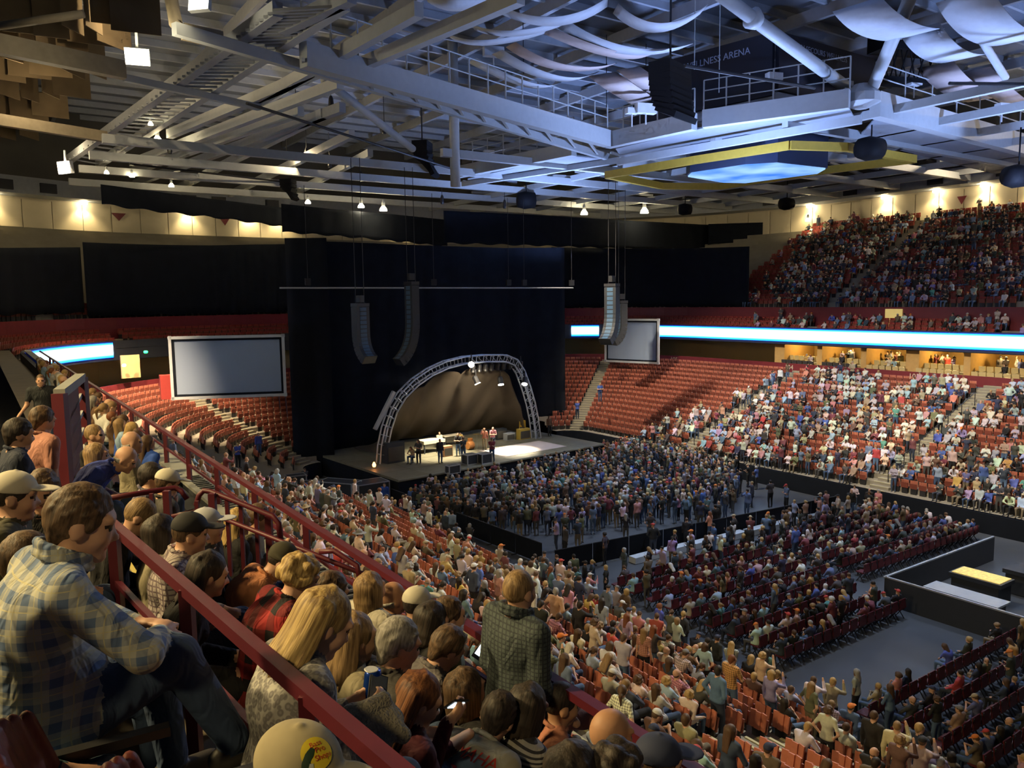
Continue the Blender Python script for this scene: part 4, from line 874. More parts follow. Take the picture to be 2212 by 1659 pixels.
g = MB(); g.slab([(cx.x + (v.x - cx.x) * .97, cx.y + (v.y - cx.y) * .97) for v in SB], 22.55, 22.66); g.obj('display_panel', m_glow(), sb, origin=cx)
area('scoreboard_glow', cx - Vector((0, 0, .4)), cx - Vector((0, 0, 5)), 250, (.2, .45, 1), 6)
Y = [(1310, 378), (1500, 346), (1706, 314), (1828, 318), (1976, 344), (1780, 368), (1554, 403), (1430, 402)]
yr = empty('yellow_hoist_ring', on_z(1600, 360, 23.4), label='yellow steel ring around the scoreboard', cat='frame')
for i in range(8):
    g = MB(); g.bar(on_z(*Y[i], 23.4), on_z(*Y[(i + 1) % 8], 23.4), .35, .55); g.obj('ring_beam', m_yel, yr, origin=yr.location)
# black roof speakers
m_spk = M('roof_speaker_black', (.007, .007, .009), .7, spec=.2)
def roof_speaker(px, y0, y1, d_, w, n, rz, label, curve=.9, dep=1.1):
    A, B = at_d(px, y0, d_), at_d(px, y1, d_); hh = (A.z - B.z) / n; r = empty('roof_speaker', A, label=label, cat='loudspeaker', group='black speakers hung in the roof'); fwd = Vector((math.cos(rz), math.sin(rz), 0)); yo = 0; z = A.z
    for i in range(n):
        ang = curve * (i / max(n - 1, 1)) ** 1.5; g = MB(); g.box((0, 0, 0), (w, dep, hh * .97)); o = g.obj('cabinet', m_spk, r); M4 = Matrix.Rotation(rz - PI / 2, 4, 'Z') @ Matrix.Rotation(-ang, 4, 'X'); M4.translation = Vector((0, 0, z - A.z)) + fwd * yo; o.matrix_local = M4; z -= hh * math.cos(ang) * .95; yo += hh * math.sin(ang)
    g = MB(); g.tube((0, 0, .2), (0, 0, 5), .06, 6); g.obj('hanger', m_dgrey, r); return r
roof_speaker(1448, 148, 268, 44, 2.7, 9, math.radians(-38), 'big black curved speaker below the arena name board', .42, 1.3); roof_speaker(912, 312, 385, 66, 1.8, 7, math.radians(-10), 'black curved speaker above the left speaker hang', 1.1, 1.3); roof_speaker(622, 392, 432, 72, 1.2, 5, math.radians(-10), 'small black curved speaker above the left border', 1.0)
for i, (x, y, d_, s_) in enumerate(((1882, 320, 52, 1.6), (2200, 380, 50, 1.5), (1137, 432, 80, 1.8), (1700, 440, 85, 1.4), (1480, 452, 85, 1.3))):
    P = at_d(x, y, d_); g = MB(); g.lathe(P - Vector((s_ * .5, 0, 0)), [(.1, -.1), (s_ * .4, 0), (s_ * .5, s_ * .4), (s_ * .42, s_), (.1, s_ * 1.1)], 12, (1, .2, 0)); g.tube(P, P + Vector((0, 0, 3)), .05, 5); g.obj('round_speaker', m_spk, smooth=True, label='round black roof speaker ' + ('under the deep right girder', 'at the right edge of the picture', 'just above the black border in the middle', 'above the right end of the border', 'between the two lamps over the border')[i], cat='loudspeaker', group='round roof speakers')
# lattice-backed speaker cluster at the upper right
P = at_d(1952, 120, 52); r = empty('speaker_cluster', P, label='black speaker cluster with open lattice at the upper right', cat='loudspeaker')
g = MB(); g.box(P + Vector((0, 0, .9)), (4.4, 1.6, 1.5), .25); g.obj('cluster_box', m_spk, r, origin=P)
for i in range(7):
    x = -2.1 + i * .7; g = MB(); Rm = Matrix.Rotation(.25, 3, 'Z'); g.tube(P + Rm @ Vector((x, -.6, .2)), P + Rm @ Vector((x + .5, -.5, -1.6)), .05, 5); g.tube(P + Rm @ Vector((x + .5, -.6, .2)), P + Rm @ Vector((x, -.5, -1.6)), .05, 5); g.obj('lattice_bar', m_spk, r, origin=P)
g = MB(); g.box(P + Vector((0, 0, -1.7)), (4.2, 1.3, .3), .25); g.obj('cluster_base', m_spk, r, origin=P)
# floodlights and lamps in the roof
m_flood = M('flood_face', (1, .93, .72), emit=22); m_lampw = M('lamp_warm', (1, .84, .5), emit=30)
def flood(px, py, d_, s_, label, e=0, dirn=(-.1, -1, -.3)):
    P = at_d(px, py, d_); dv = Vector(dirn).normalized(); r = empty('floodlight', P, label=label, cat='floodlight', group='floodlights in the roof'); x = dv.cross(Vector((0, 0, 1))).normalized(); z = x.cross(dv)
    def bx(o_, a_, b_, c_): g = MB(); vs = [o_ + x * X * a_ / 2 + dv * Yy * b_ / 2 + z * Z * c_ / 2 for X, Yy, Z in CUBE]; return g.add(vs, CUBEF)
    bx(P, s_, .25 * s_, s_ * .7).obj('housing', m_steel, r, origin=P); bx(P + dv * .15 * s_, s_ * .86, .06, s_ * .56).obj('lamp_face', m_flood, r, origin=P); g = MB(); g.tube(P, P + Vector((0, 0, s_)), .06, 6); g.obj('yoke', m_steel, r, origin=P)
    if e: point('flood_light', P + dv * .9, e, (1, .86, .55), .3)
flood(297, 122, 33, .95, 'brightest square floodlight at the upper left', 260, (.35, -1, -.45)); flood(142, 362, 42, .9, 'floodlight glowing at the left end of the slatted tray', 160, (-.4, -1, -.1)); flood(432, 8, 32, .9, 'floodlight cut by the top edge at the upper left', 90, (-.2, -1, .2))
for i, (x, y, d_, s_) in enumerate(((575, 118, 46, .25), (325, 265, 50, .3), (230, 370, 62, .35), (285, 377, 66, .4), (370, 398, 72, .45), (340, 298, 56, .6), (665, 434, 76, .5), (780, 442, 80, .6), (828, 448, 80, .7), (1262, 456, 92, .8), (1392, 452, 92, .9), (1745, 473, 90, .5))):
    P = at_d(x, y, d_); r = empty('roof_lamp', P, label='small glowing roof lamp, %s from the left' % ('sixth third first second fifth fourth seventh eighth ninth tenth eleventh twelfth'.split()[i]), cat='lamp', group='small glowing lamps in the roof')
    g = MB(); g.lathe(P - Vector((0, 0, s_ * .5)), [(s_ * .55, 0), (s_ * .5, s_ * .3), (s_ * .2, s_ * .7)], 10); g.obj('lamp_glass', m_lampw, r, True, origin=P); g = MB(); g.lathe(P + Vector((0, 0, s_ * .2)), [(s_ * .25, 0), (s_ * .25, s_ * .5), (.04, s_ * .9)], 8); g.obj('lamp_cap', m_steel, r, origin=P)
    if s_ > .4: point('roof_glow', P - Vector((0, -.2, s_ * .9)), 70, (1, .8, .45), .2)
# pale speakers / boxes on the catwalk
for i, (x, y, d_, s_) in enumerate(((1395, 235, 52, 1.4), (1365, 240, 52, .8), (1672, 166, 50, 1.0), (1975, 178, 52, .9), (2165, 230, 52, .8), (1066, 112, 50, 1.3), (1056, 330, 68, .9))):
    P = at_d(x, y, d_); g = MB(); g.box(P, (s_, .5, s_ * .45), .3); g.tube(P, P - Vector((0, 0, 1)), .05, 6); g.obj('catwalk_box', m_white, label='white equipment box on the catwalk ' + ('left of the big black speaker, larger one', 'left of the big black speaker, smaller one', 'under the arena name board', 'right of the roof node', 'near the right edge', 'tilted above the long girder', 'on the short girder above the stage')[i], cat='equipment')
# soffit duct round the top of the deck, with vents, and the lit concourse bays
ring(upf, UBR - 2.4, UTOP + 3.0, UTOP + 4.6, 2.7, 'ceiling_duct', m_duct)
VP = [(p, proj(W(*p, UTOP + 3.4))) for p in clip_path(upf, UBR - 2.45, lambda a, b: True)]
def at_col(r, z, px):
    c_ = [(abs(proj(W(a, b, z))[0] - px), a, b) for a, b in clip_path(upf, r, lambda a, b: True) if proj(W(a, b, z))[2] > 15]; return min(c_)[1:]
for x in (20, 105, 215, 285, 410, 475, 590, 1660, 1840, 1900, 2030, 2180):
    a, b = at_col(UBR - 2.5, UTOP + 3.6, x); g = MB(); g.box((0, 0, 0), (1.5, .3, .9)); o = g.obj('vent', m_dgrey, bpy.data.objects['ceiling_duct']); o.location = W(a, b, UTOP + 3.7); t2 = W(*at_col(UBR - 2.5, UTOP + 3.6, x + 25), 0) - W(a, b, 0); o.rotation_euler.z = math.atan2(t2.y, t2.x)
for i, x in enumerate((-30, 178, 405, 540, 606, 880, 1180, 1740, 1912, 2012, 2126, 2240)):
    a, b = at_col(UBR - .5, UTOP + 2, x); P = W(a, b, UTOP + 2.75); r = empty('concourse_lamp', P, label='warm downlight on the concourse wall, %s from the left' % ORDN[i], cat='lamp', group='downlights on the concourse wall')
    g = MB(); g.lathe(P - Vector((0, 0, .05)), [(.30, 0), (.34, .12), (.2, .3)], 10); g.obj('lamp_glass', m_lampw, r, origin=P); g = MB(); g.tube(P + Vector((0, 0, .2)), P + Vector((0, 0, .6)), .06, 6); g.obj('stem', m_steel, r, origin=P)
    spot('concourse_spot', P - Vector((0, 0, .15)), P - Vector((0, 0, 4)) + (W(*at_col(UBR + .3, UTOP, x), 0) - W(a, b, 0)).normalized() * 1.0, 330, (1, .80, .42), 1.9, .7, .1)
# maroon triangular pennants on the concourse wall
for i, x in enumerate((8, 245, 475, 655, 2075)):
    a, b = at_col(UBR + .1, UTOP + 2, x); a2, b2 = at_col(UBR + .1, UTOP + 2, x + 22); p = W(a, b, UTOP + 2.1); q = W(a2, b2, UTOP + 2.1); m_ = (p + q) / 2 - Vector((0, 0, .8)); t = (q - p).normalized(); nr = Vector((t.y, -t.x, 0)) * .06
    g = MB(); g.add([p + nr, q + nr, m_ + nr, p, q, m_], [(0, 2, 1), (3, 4, 5), (0, 1, 4, 3), (1, 2, 5, 4), (2, 0, 3, 5)]); g.obj('pennant', m_maroon, label='maroon triangular pennant on the concourse wall, %s from the left' % ORDN[i], cat='pennant', group='maroon pennants on the concourse wall')
# brown acoustic sheets hanging over the camera's side of the roof
m_baff = M('brown_baffle', (.16, .115, .065), .9, var=.35, scale=.7, bump=.3, bscale=3)
k_ = 0
for i in range(9):
    for j in range(6):
        P = on_z(-30 + i * 46, 20 + j * 52, 29.5)
        if (i * 46) > 330 - j * 40: continue
        w_ = 1.6 + 1.2 * rng.random(); h_ = 1.2 + 1.8 * rng.random(); g = MB(); g.box(P, (w_, .06, h_), HEAD + .9 * (k_ % 2) + rng.normal() * .15); g.tube(P + Vector((0, 0, h_ / 2)), P + Vector((0, 0, 4)), .02, 4); g.obj('hanging_baffle', m_baff, roof); k_ += 1
# small dark stage lamps and hoists hanging among the rafters
for i, (x, y, d_) in enumerate(((366, 318, 60), (600, 290, 62), (662, 330, 66), (712, 350, 68), (640, 240, 56), (715, 220, 54), (830, 275, 62), (780, 380, 74), (1090, 440, 82), (955, 430, 78))):
    P = at_d(x, y, d_); r = empty('hanging_lamp', P, label='dark stage lamp hung among the rafters, %s from the left' % ORDN[sorted((366, 600, 662, 712, 640, 715, 830, 780, 1090, 955)).index((366, 600, 662, 712, 640, 715, 830, 780, 1090, 955)[i])], cat='lamp', group='dark lamps among the rafters'); g = MB(); g.lathe(P - Vector((0, 0, .5)), [(.14, 0), (.2, .2), (.16, .7), (.08, .9)], 8); g.obj('lamp_body', m_dgrey, r, origin=P); g = MB(); g.tube(P + Vector((0, 0, .3)), P + Vector((0, 0, 2.5)), .03, 5); g.obj('hanger', m_dgrey, r, origin=P)
# ------------------------------------------------------------------ crowd
PAL = [('white', (.72, .72, .70), 12), ('light grey', (.45, .46, .47), 10), ('charcoal', (.06, .065, .07), 12), ('black', (.018, .018, .02), 14), ('navy', (.03, .045, .10), 10), ('denim blue', (.10, .17, .32), 8), ('royal blue', (.03, .10, .50), 5), ('pale blue', (.32, .47, .68), 9), ('maroon', (.20, .03, .05), 5), ('red', (.55, .03, .03), 3), ('pink', (.62, .24, .28), 4), ('salmon', (.65, .25, .17), 3), ('tan', (.42, .32, .20), 7), ('brown', (.16, .09, .05), 5), ('olive', (.14, .15, .07), 5), ('teal', (.06, .28, .28), 3), ('lilac', (.36, .28, .52), 3), ('mustard', (.62, .38, .04), 2), ('cream', (.66, .58, .42), 7)]
PW = np.array([p[2] for p in PAL], float); PW /= PW.sum()
DARK = PW * np.array([.5, .6, 1.6, 2.0, 1.5, 1.3, .8, .7, 1.3, .6, .6, .6, .8, 1.4, 1.2, .7, .8, .6, .6]); DARK /= DARK.sum()
LITE = PW * np.array([2.0, 1.4, .8, .7, .8, 1, .6, 1.3, .8, .8, 1, 1, 1.2, .7, .8, .6, .7, .8, 1.8]); LITE /= LITE.sum()
HAIRC = [('brown', (.10, .055, .03)), ('dark', (.025, .018, .014)), ('blond', (.48, .32, .13)), ('grey', (.34, .33, .32)), ('fair', (.30, .19, .09)), ('auburn', (.22, .075, .03)), ('white', (.62, .60, .56))]
HATC = [('white', (.7, .7, .68)), ('black', (.02, .02, .025)), ('grey', (.22, .22, .23)), ('tan', (.45, .36, .22)), ('navy', (.03, .04, .09)), ('red', (.5, .05, .04)), ('orange', (.75, .22, .04))]
PEOPLE = []
def add_person(P, rz, kind, zone, dark=False, shirt=None, hairk=None, pose_i=None):
    fem = rng.random() < .45; cand = [i for i, m in enumerate(MIDV) if m[0] == kind and m[1]['fem'] == fem]
    if pose_i is None: pose_i = int(rng.choice(cand))
    fem = MIDV[pose_i][1]['fem']; ci = int(rng.choice(len(PAL), p=DARK if dark else (LITE if zone in ('far_stand', 'near_stand') else PW))); col = PAL[ci][:2] if shirt is None else next(p[:2] for p in PAL if p[0] == shirt)
    if hairk is None: hairk = str(rng.choice(['long', 'long', 'bob', 'pony', 'curly'])) if fem else str(rng.choice(['short', 'short', 'crop', 'bald', 'cap', 'cap', 'short', 'cowboy' if rng.random() < .15 else 'crop']))
    hc = HATC[int(rng.integers(7))] if hairk in ('cap', 'cowboy', 'beanie') else HAIRC[int(rng.choice(7, p=[.28, .24, .18, .12, .10, .04, .04]))]
    j = .82 + .36 * rng.random(3) * 1; sc = (.94 + .1 * rng.random()) * (1.0 if fem else 1.03)
    PEOPLE.append(dict(P=Vector(P), rz=rz, kind=kind, zone=zone, pose=pose_i, cname=col[0], col=tuple(np.clip((np.array(col[1]) * .76 + .24 * np.mean(col[1])) * j, 0, 1)), hair=hairk, hname=hc[0], hcol=hc[1], sc=sc, plaid=rng.random() < .13, fem=fem))
def heading(v): return math.atan2(v[1], v[0]) - PI / 2
def inpoly(x, y, P):
    r = False; n = len(P)
    for i in range(n):
        x1, y1 = P[i]; x2, y2 = P[(i + 1) % n]
        if (y1 > y) != (y2 > y) and x < (x2 - x1) * (y - y1) / (y2 - y1) + x1: r = not r
    return r
def scatter(polypx, spacing, prob, z=0.0):
    W_ = [on_z(x, y, z) for x, y in polypx]; P2 = [(v.x, v.y) for v in W_]; x0, x1 = min(p[0] for p in P2), max(p[0] for p in P2); y0, y1 = min(p[1] for p in P2), max(p[1] for p in P2); out = []
    ny = int((y1 - y0) / spacing); nx = int((x1 - x0) / spacing)
    for j in range(ny):
        for i in range(nx):
            x = x0 + (i + .5 * (j % 2) + .35 * (rng.random() - .5)) * spacing; y = y0 + (j + .35 * (rng.random() - .5)) * spacing
            if inpoly(x, y, P2) and rng.random() < prob: out.append(Vector((x, y, z)))
    return out
STC = ST(8, 0, 0)
def off_stage(P): v = P - SO; return v.dot(SY) < -5.9 or v.dot(SX) < -2.8 or v.dot(SX) > 18.5
for P in scatter([(872, 1120), (950, 1062), (1100, 1030), (1250, 1000), (1420, 968), (1480, 985), (1590, 1050), (1600, 1095), (1500, 1128), (1380, 1145), (1240, 1160), (1100, 1165), (980, 1150)], .66, .8):
    if off_stage(P): add_person(P, heading(STC - P + Vector((rng.normal() * 3, 0, 0))), 'st', 'ga', True)
for P in scatter([(1130, 1175), (1260, 1165), (1520, 1120), (1690, 1075), (1760, 1095), (1620, 1150), (1480, 1190), (1350, 1235), (1230, 1225)], 1.15, .42):
    add_person(P, heading(STC - P) + rng.normal() * .8, 'st', 'ga_back', True)
for P in scatter([(1500, 1200), (1620, 1165), (1790, 1115), (1900, 1090), (1960, 1110), (1800, 1165), (1640, 1205), (1420, 1265), (1310, 1300), (1260, 1280)], .85, .5):
    add_person(P, heading(STC - P) + rng.normal() * .9, 'st', 'rail_queue', True)
for P in scatter([(1440, 1010), (1560, 1000), (1700, 1045), (1640, 1085), (1560, 1070)], 1.1, .6):
    add_person(P, heading(STC - P) + rng.normal() * .5, 'st', 'ga_right', True)
for P in scatter([(690, 1118), (830, 1120), (1000, 1165), (1060, 1200), (1000, 1205), (840, 1165)], .8, .7):
    add_person(P, heading(STC - P) + rng.normal() * .7, 'st', 'near_walk')
for P in scatter([(1130, 1255), (1220, 1262), (1300, 1300), (1290, 1335), (1180, 1300)], .8, .8):
    add_person(P, heading(STC - P) + rng.normal() * 1.2, 'st', 'near_corner')
# floor chairs in rows across the floor
ch_g = MB(); ch_g.box((0, 0, .45), (.44, .42, .05)); ch_g.box((0, -.22, .70), (.44, .04, .38), 0, 0, -.12)
for x in (-.2, .2): ch_g.bar((x, .18, 0), (x, -.18, .5), .03, .03, 1); ch_g.bar((x, -.2, 0), (x, .12, .45), .03, .03, 1); ch_g.bar((x, -.18, .45), (x, -.25, .88), .03, .03, 1)
m_fch = M('maroon_vinyl', (.11, .016, .022), .45, var=.2); chair_me = ch_g.mesh('floor_chair', [m_fch, m_dgrey]); CH_T = mb_t(ch_g)
FLOOR_CH = []; rz_st = heading(-AN)
for r_ in range(9):
    a = -26.2 + r_ * 1.12
    for i in range(37):
        b = 23.6 + i * .58
        if abs(b - 33.2) < .8: continue
        if a > -19.6 and b > 31.5: continue
        FLOOR_CH.append((W(a, b, 0), r_))
for r_ in range(8):
    a = -13.2 + r_ * 1.12
    for i in range(17): FLOOR_CH.append((W(a, 22.3 + i * .58, 0), 10 + r_))
FREE_CH = []
for P, r_ in FLOOR_CH:
    if not in_view(P + Vector((0, 0, .6)), 40): continue
    n_ = math.sin(P.x * .55 + r_) + math.sin(P.y * .7 + 2 * r_)
    if rng.random() < (.76 + .10 * n_ if r_ < 10 else .55): add_person(P, rz_st + rng.normal() * .12, 'si' if rng.random() < .88 else 'st', 'floor_rows' if r_ < 10 else 'floor_back', True); PEOPLE[-1]['P'] = P + AN * (-.05 if PEOPLE[-1]['kind'] == 'si' else -.36)
    FREE_CH.append(P)
# lower stands
def rail_clear(P):
    b = P.dot(AD)
    if b <= 3: return False
    t = 2.6 / b; return H + (P.z - H) * t > 10.8
for s in LOWS:
    P, rz, k, side, a, b = s
    if side == 'near':
        hd_ = P + Vector((0, 0, 1.2))
        if not rail_clear(hd_) or not in_view(hd_, 20): continue
        n_ = math.sin(a * .9 + k) + math.sin(a * .31 - k * .8)
        pr = .66 + .14 * n_ if a > -35.5 else (.35 if a > -39.5 else 0)
        if -34 < a < -27 and k < 6: pr = .25
        if rng.random() < pr:
            stnd = rng.random() < (.20 if k > 3 else .35); add_person(P + (AD * .12 if stnd else AD * .02), rz + rng.normal() * .15, 'st' if stnd else 'si', 'near_stand')
    elif side == 'far':
        hd_ = P + Vector((0, 0, 1.0))
        if not in_view(hd_, 25): continue
        n_ = math.sin(a * .8 + k * .5) + math.sin(a * .37 - k * 1.1 + 2)
        lim = -47 + k * .35
        pr = 0 if a < lim - 3 else (.35 if a < lim else .68 + .14 * n_)
        if a > -27 and k > 3 and k < 9: pr -= .2
        if rng.random() < pr:
            stnd = rng.random() < .14; add_person(P - (AD * .12 if stnd else AD * .02), rz + rng.normal() * .2, 'st' if stnd else 'si', 'far_stand')
for a in (-44, -27.5, -11):                                # people on the far stairs
    for k in range(1, 16):
        if rng.random() < .5: add_person(W(a + rng.normal() * .25, 46.5 + LD * k + .3, lz(k)), heading(-AD) + rng.normal() * .8, 'st', 'far_stairs')
# upper deck on the far side
for s in UPMS + UPFS:
    P, rz, k, side, a, b = s; x, y, z = proj(P + Vector((0, 0, .8)))
    if side != 'far' or not (1610 < x < 2240): continue
    front = P.z < 11.5; pr = (.5 if front else .72 + .12 * math.sin(a * .7 + k)); 
    if not front and x < 1700 + (k - 8) * 4: pr *= .3
    if k > 16 and not front: pr *= .6
    if rng.random() < pr: add_person(P, rz + rng.normal() * .2, 'si' if rng.random() < .94 else 'st', 'far_deck', True)
# suites
for i, a in enumerate(SUITE_A[:-1]):
    for j in range(10):
        if i > 0 and rng.random() < .75:
            b = 64.75 + rng.random() * 1.5; add_person(W(a + .6 + rng.random() * 3.2, b, zt + .32), heading(-AD) + rng.normal() * 1.2, 'st', 'suites')
    for j in range(5):
        if rng.random() < .35: add_person(W(a + .75 + j * .58, 63.92, zt + .37), heading(-AD), 'si', 'suites')
# two stewards in blue on the empty stands
for px, py, z, lb in ((515, 1012, 2.2, 0), (560, 985, 2.6, 1), (1296, 868, 4.2, 2), (1247, 905, 2.4, 3)):
    add_person(on_z(px, py, z), heading(CAM - on_z(px, py, z)) + .4, 'st', 'steward', shirt='royal blue', hairk='crop')
# choose the ones that show largest; the rest become one crowd per part of the hall
for p in PEOPLE: p['px'] = proj(p['P'] + Vector((0, 0, 1.0)))
PEOPLE = [p for p in PEOPLE if p['px'][2] > 4 and -25 < p['px'][0] < 2237 and p['px'][1] < 1680]
PEOPLE.sort(key=lambda p: p['px'][2]); NIND = 205
stew = [p for p in PEOPLE if p['zone'] == 'steward']; rest = [p for p in PEOPLE if p['zone'] != 'steward']
IND = rest[:NIND] + stew; FAR = rest[NIND:]
ZW = {'ga': 'in the packed stage crowd', 'ga_back': 'on the open floor', 'rail_queue': 'by the floor barrier', 'ga_right': 'right of the stage crowd', 'near_walk': 'on the near walkway', 'near_corner': 'at the barrier corner', 'floor_rows': 'in the floor chair rows', 'floor_back': 'in the rear floor rows', 'near_stand': 'in the near lower stand', 'far_stand': 'in the far stand', 'far_stairs': 'on the far stairs', 'steward': 'among the empty orange seats', 'far_deck': 'in the far upper deck', 'suites': 'in the suites'}
HW = {'cap': 'cap', 'cowboy': 'cowboy hat', 'beanie': 'beanie', 'long': 'long hair', 'bob': 'bob', 'pony': 'ponytail', 'curly': 'curls', 'short': 'hair', 'crop': 'crop', 'bald': 'fringe'}
def base_label(p):
    return 'person in %s%s top, %s %s, %s %s' % (p['cname'], ' plaid' if p['plaid'] else '', p['hname'], HW[p['hair']], 'standing' if p['kind'] == 'st' else 'seated', ZW[p['zone']])
grp = {}
for p in IND: p['lab'] = base_label(p); grp.setdefault(p['lab'], []).append(p)
for lab, L in grp.items():
    if len(L) > 1:
        L.sort(key=lambda p: p['px'][0])
        for i, p in enumerate(L): p['lab'] = 'leftmost ' + lab if i == 0 else ('rightmost ' + lab if i == len(L) - 1 else ORDN[i] + '-from-left ' + lab)
for p in IND:
    kd, J, me = MIDV[p['pose']]; o = inst('person', me, None, p['P'], p['rz'], p['sc'], label=p['lab'], cat='person', group='spectators ' + ZW[p['zone']])
    o.color = (*p['col'], 0.0 if p['plaid'] else 1.0); h_ = inst('hair' if p['hair'] not in ('cap', 'cowboy', 'beanie') else {'cap': 'cap', 'cowboy': 'cowboy_hat', 'beanie': 'beanie'}[p['hair']], HAIR_ME[p['hair']], o); h_.matrix_local = headmat(J); h_.color = (*p['hcol'], 1)
    if p['hair'] in ('cap', 'cowboy', 'beanie'): h2 = inst('hair', HAIR_ME['crop'], o); h2.matrix_local = headmat(J); h2.color = (.10, .06, .035, 1)
m_crowd = bpy.data.materials.new('crowd_cloth'); m_crowd.use_nodes = True; _at = m_crowd.node_tree.nodes.new('ShaderNodeAttribute'); _at.attribute_name = 'pcol'; _p = m_crowd.node_tree.nodes['Principled BSDF']; m_crowd.node_tree.links.new(_at.outputs['Color'], _p.inputs['Base Color']); _p.inputs['Roughness'].default_value = .75
PANTC = [(.055, .095, .19), (.015, .016, .02), (.10, .17, .30), (.03, .04, .07), (.24, .19, .12), (.09, .09, .09)]
def bake_crowd(name, L, label):
    VV, QQ, CC = [], [], []; off = 0
    for p in L:
        kd, J, (V, Q, tg) = LOWV[p['pose']]; hv, hq, ht = HAIRS[p['hair']][1]; R = np.stack([J['hr'], J['hf'], J['hu']], 1); HV = hv @ R.T + J['hd']
        V2 = np.concatenate([V, HV]) * p['sc']; c, s = math.cos(p['rz']), math.sin(p['rz']); X = np.stack([V2[:, 0] * c - V2[:, 1] * s + p['P'].x, V2[:, 0] * s + V2[:, 1] * c + p['P'].y, V2[:, 2] + p['P'].z], 1)
        sk = (.60, .36, .25) if rng.random() < .9 else (.25, .13, .08); lut = np.array([sk, p['col'], PANTC[int(rng.integers(6))], (.05, .05, .05), sk, sk]); VV.append(X); QQ.append(Q + off); QQ.append(hq + off + len(V)); CC.append(lut[tg]); CC.append(np.tile(np.array(p['hcol']), (len(hq), 1))); off += len(V2)
    if not VV: return
    V = np.concatenate(VV); Q = np.concatenate(QQ); C = np.concatenate(CC); me = to_mesh(name, V, Q, np.zeros(len(Q), int), [m_crowd]); at = me.attributes.new('pcol', 'FLOAT_COLOR', 'FACE')
    if len(me.polygons) == len(C): at.data.foreach_set('color', np.concatenate([C, np.ones((len(C), 1))], 1).astype(np.float32).ravel())
    o = bpy.data.objects.new(name, me); COL.objects.link(o); tag(o, label, 'crowd', None, 'stuff')
for zs, nm, lb in ((('ga', 'ga_back', 'ga_right', 'rail_queue', 'near_walk', 'near_corner'), 'standing_crowd', 'dense standing crowd on the floor before the stage'), (('far_stand', 'far_stairs', 'suites'), 'stand_crowd', 'spectators filling the far lower stand and lit suites'), (('far_deck',), 'deck_crowd', 'spectators filling the far upper deck'), (('floor_rows', 'floor_back', 'near_stand'), 'seated_crowd', 'farther spectators in the floor rows and near stand')):
    bake_crowd(nm, [p for p in FAR if p['zone'] in zs], lb)
0 and print('PEOPLE', len(IND), len(FAR), {z: sum(1 for p in PEOPLE if p['zone'] == z) for z in ZW}, 'far limit', IND[NIND - 1]['px'][2])
# seats: the nearest empty ones singly, the rest as one mass
taken = {}
for p in PEOPLE: taken[(round(p['P'].x / .5), round(p['P'].y / .5))] = 1
def is_free(P): return not any((round(P.x / .5) + i, round(P.y / .5) + j) in taken for i in (-1, 0, 1) for j in (-1, 0, 1))
cand = []; mass = []
for s in LOWS:
    P = s[0]; q = proj(P + Vector((0, 0, .7)))
    if q[2] < 3 or not (-20 < q[0] < 2232): continue
    if s[3] == 'near' and not rail_clear(P + Vector((0, 0, .8))): continue
    (cand if is_free(P) and visible_low(s) else mass).append((q[2], s))
cand.sort(key=lambda t: t[0])
def seat_word(s):
    return ('orange folding seat in the empty curved rows left of the stage' if s[3] == 'end' and s[5] < 33 else ('orange folding seat, empty among the people of the near lower stand' if s[3] == 'near' else 'orange folding seat in the empty rows right of the stage curtain'))
for d_, s in cand[:280]:
    w = seat_word(s).replace('seat', 'chair', 1); inst('stadium_chair', seat_me, None, s[0], s[1], label=w, cat='seat', group=w.replace('chair', 'chairs', 1).replace(', empty', ''))
T = [(s[0], s[1], 1.0) for d_, s in cand[280:] + mass]
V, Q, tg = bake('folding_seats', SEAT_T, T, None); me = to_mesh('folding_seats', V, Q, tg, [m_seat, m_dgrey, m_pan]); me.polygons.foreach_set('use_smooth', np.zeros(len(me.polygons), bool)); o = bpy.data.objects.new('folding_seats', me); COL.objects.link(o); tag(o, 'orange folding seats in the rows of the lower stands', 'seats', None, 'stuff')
T = [(s[0], s[1], 1.0) for s in UPFS + UPMS if in_view(s[0] + Vector((0, 0, .7))) and not (s[2] > 1 and s[3] == 'end' and s[0].z > 12.3)]
V, Q, tg = bake('deck_seats', SEAT_T, T, None); me = to_mesh('deck_seats', V, Q, tg, [m_seatu, m_dgrey, m_pan]); me.polygons.foreach_set('use_smooth', np.zeros(len(me.polygons), bool)); o = bpy.data.objects.new('deck_seats', me); COL.objects.link(o); tag(o, 'dark red seats in the rows of the far upper deck', 'seats', None, 'stuff')
FREE_CH.sort(key=lambda P: proj(P)[2])
for P in FREE_CH[:230]: inst('floor_chair', chair_me, None, P, rz_st, label='maroon folding chair in the rows on the event floor', cat='chair', group='maroon chairs in rows on the event floor')
V, Q, tg = bake('floor_chairs', CH_T, [(P, rz_st, 1.0) for P in FREE_CH[230:]], None)
if len(V): me = to_mesh('floor_chairs', V, Q, tg, [m_fch, m_dgrey]); o = bpy.data.objects.new('floor_chairs', me); COL.objects.link(o); tag(o, 'farther maroon chairs in rows on the event floor', 'chairs', None, 'stuff')
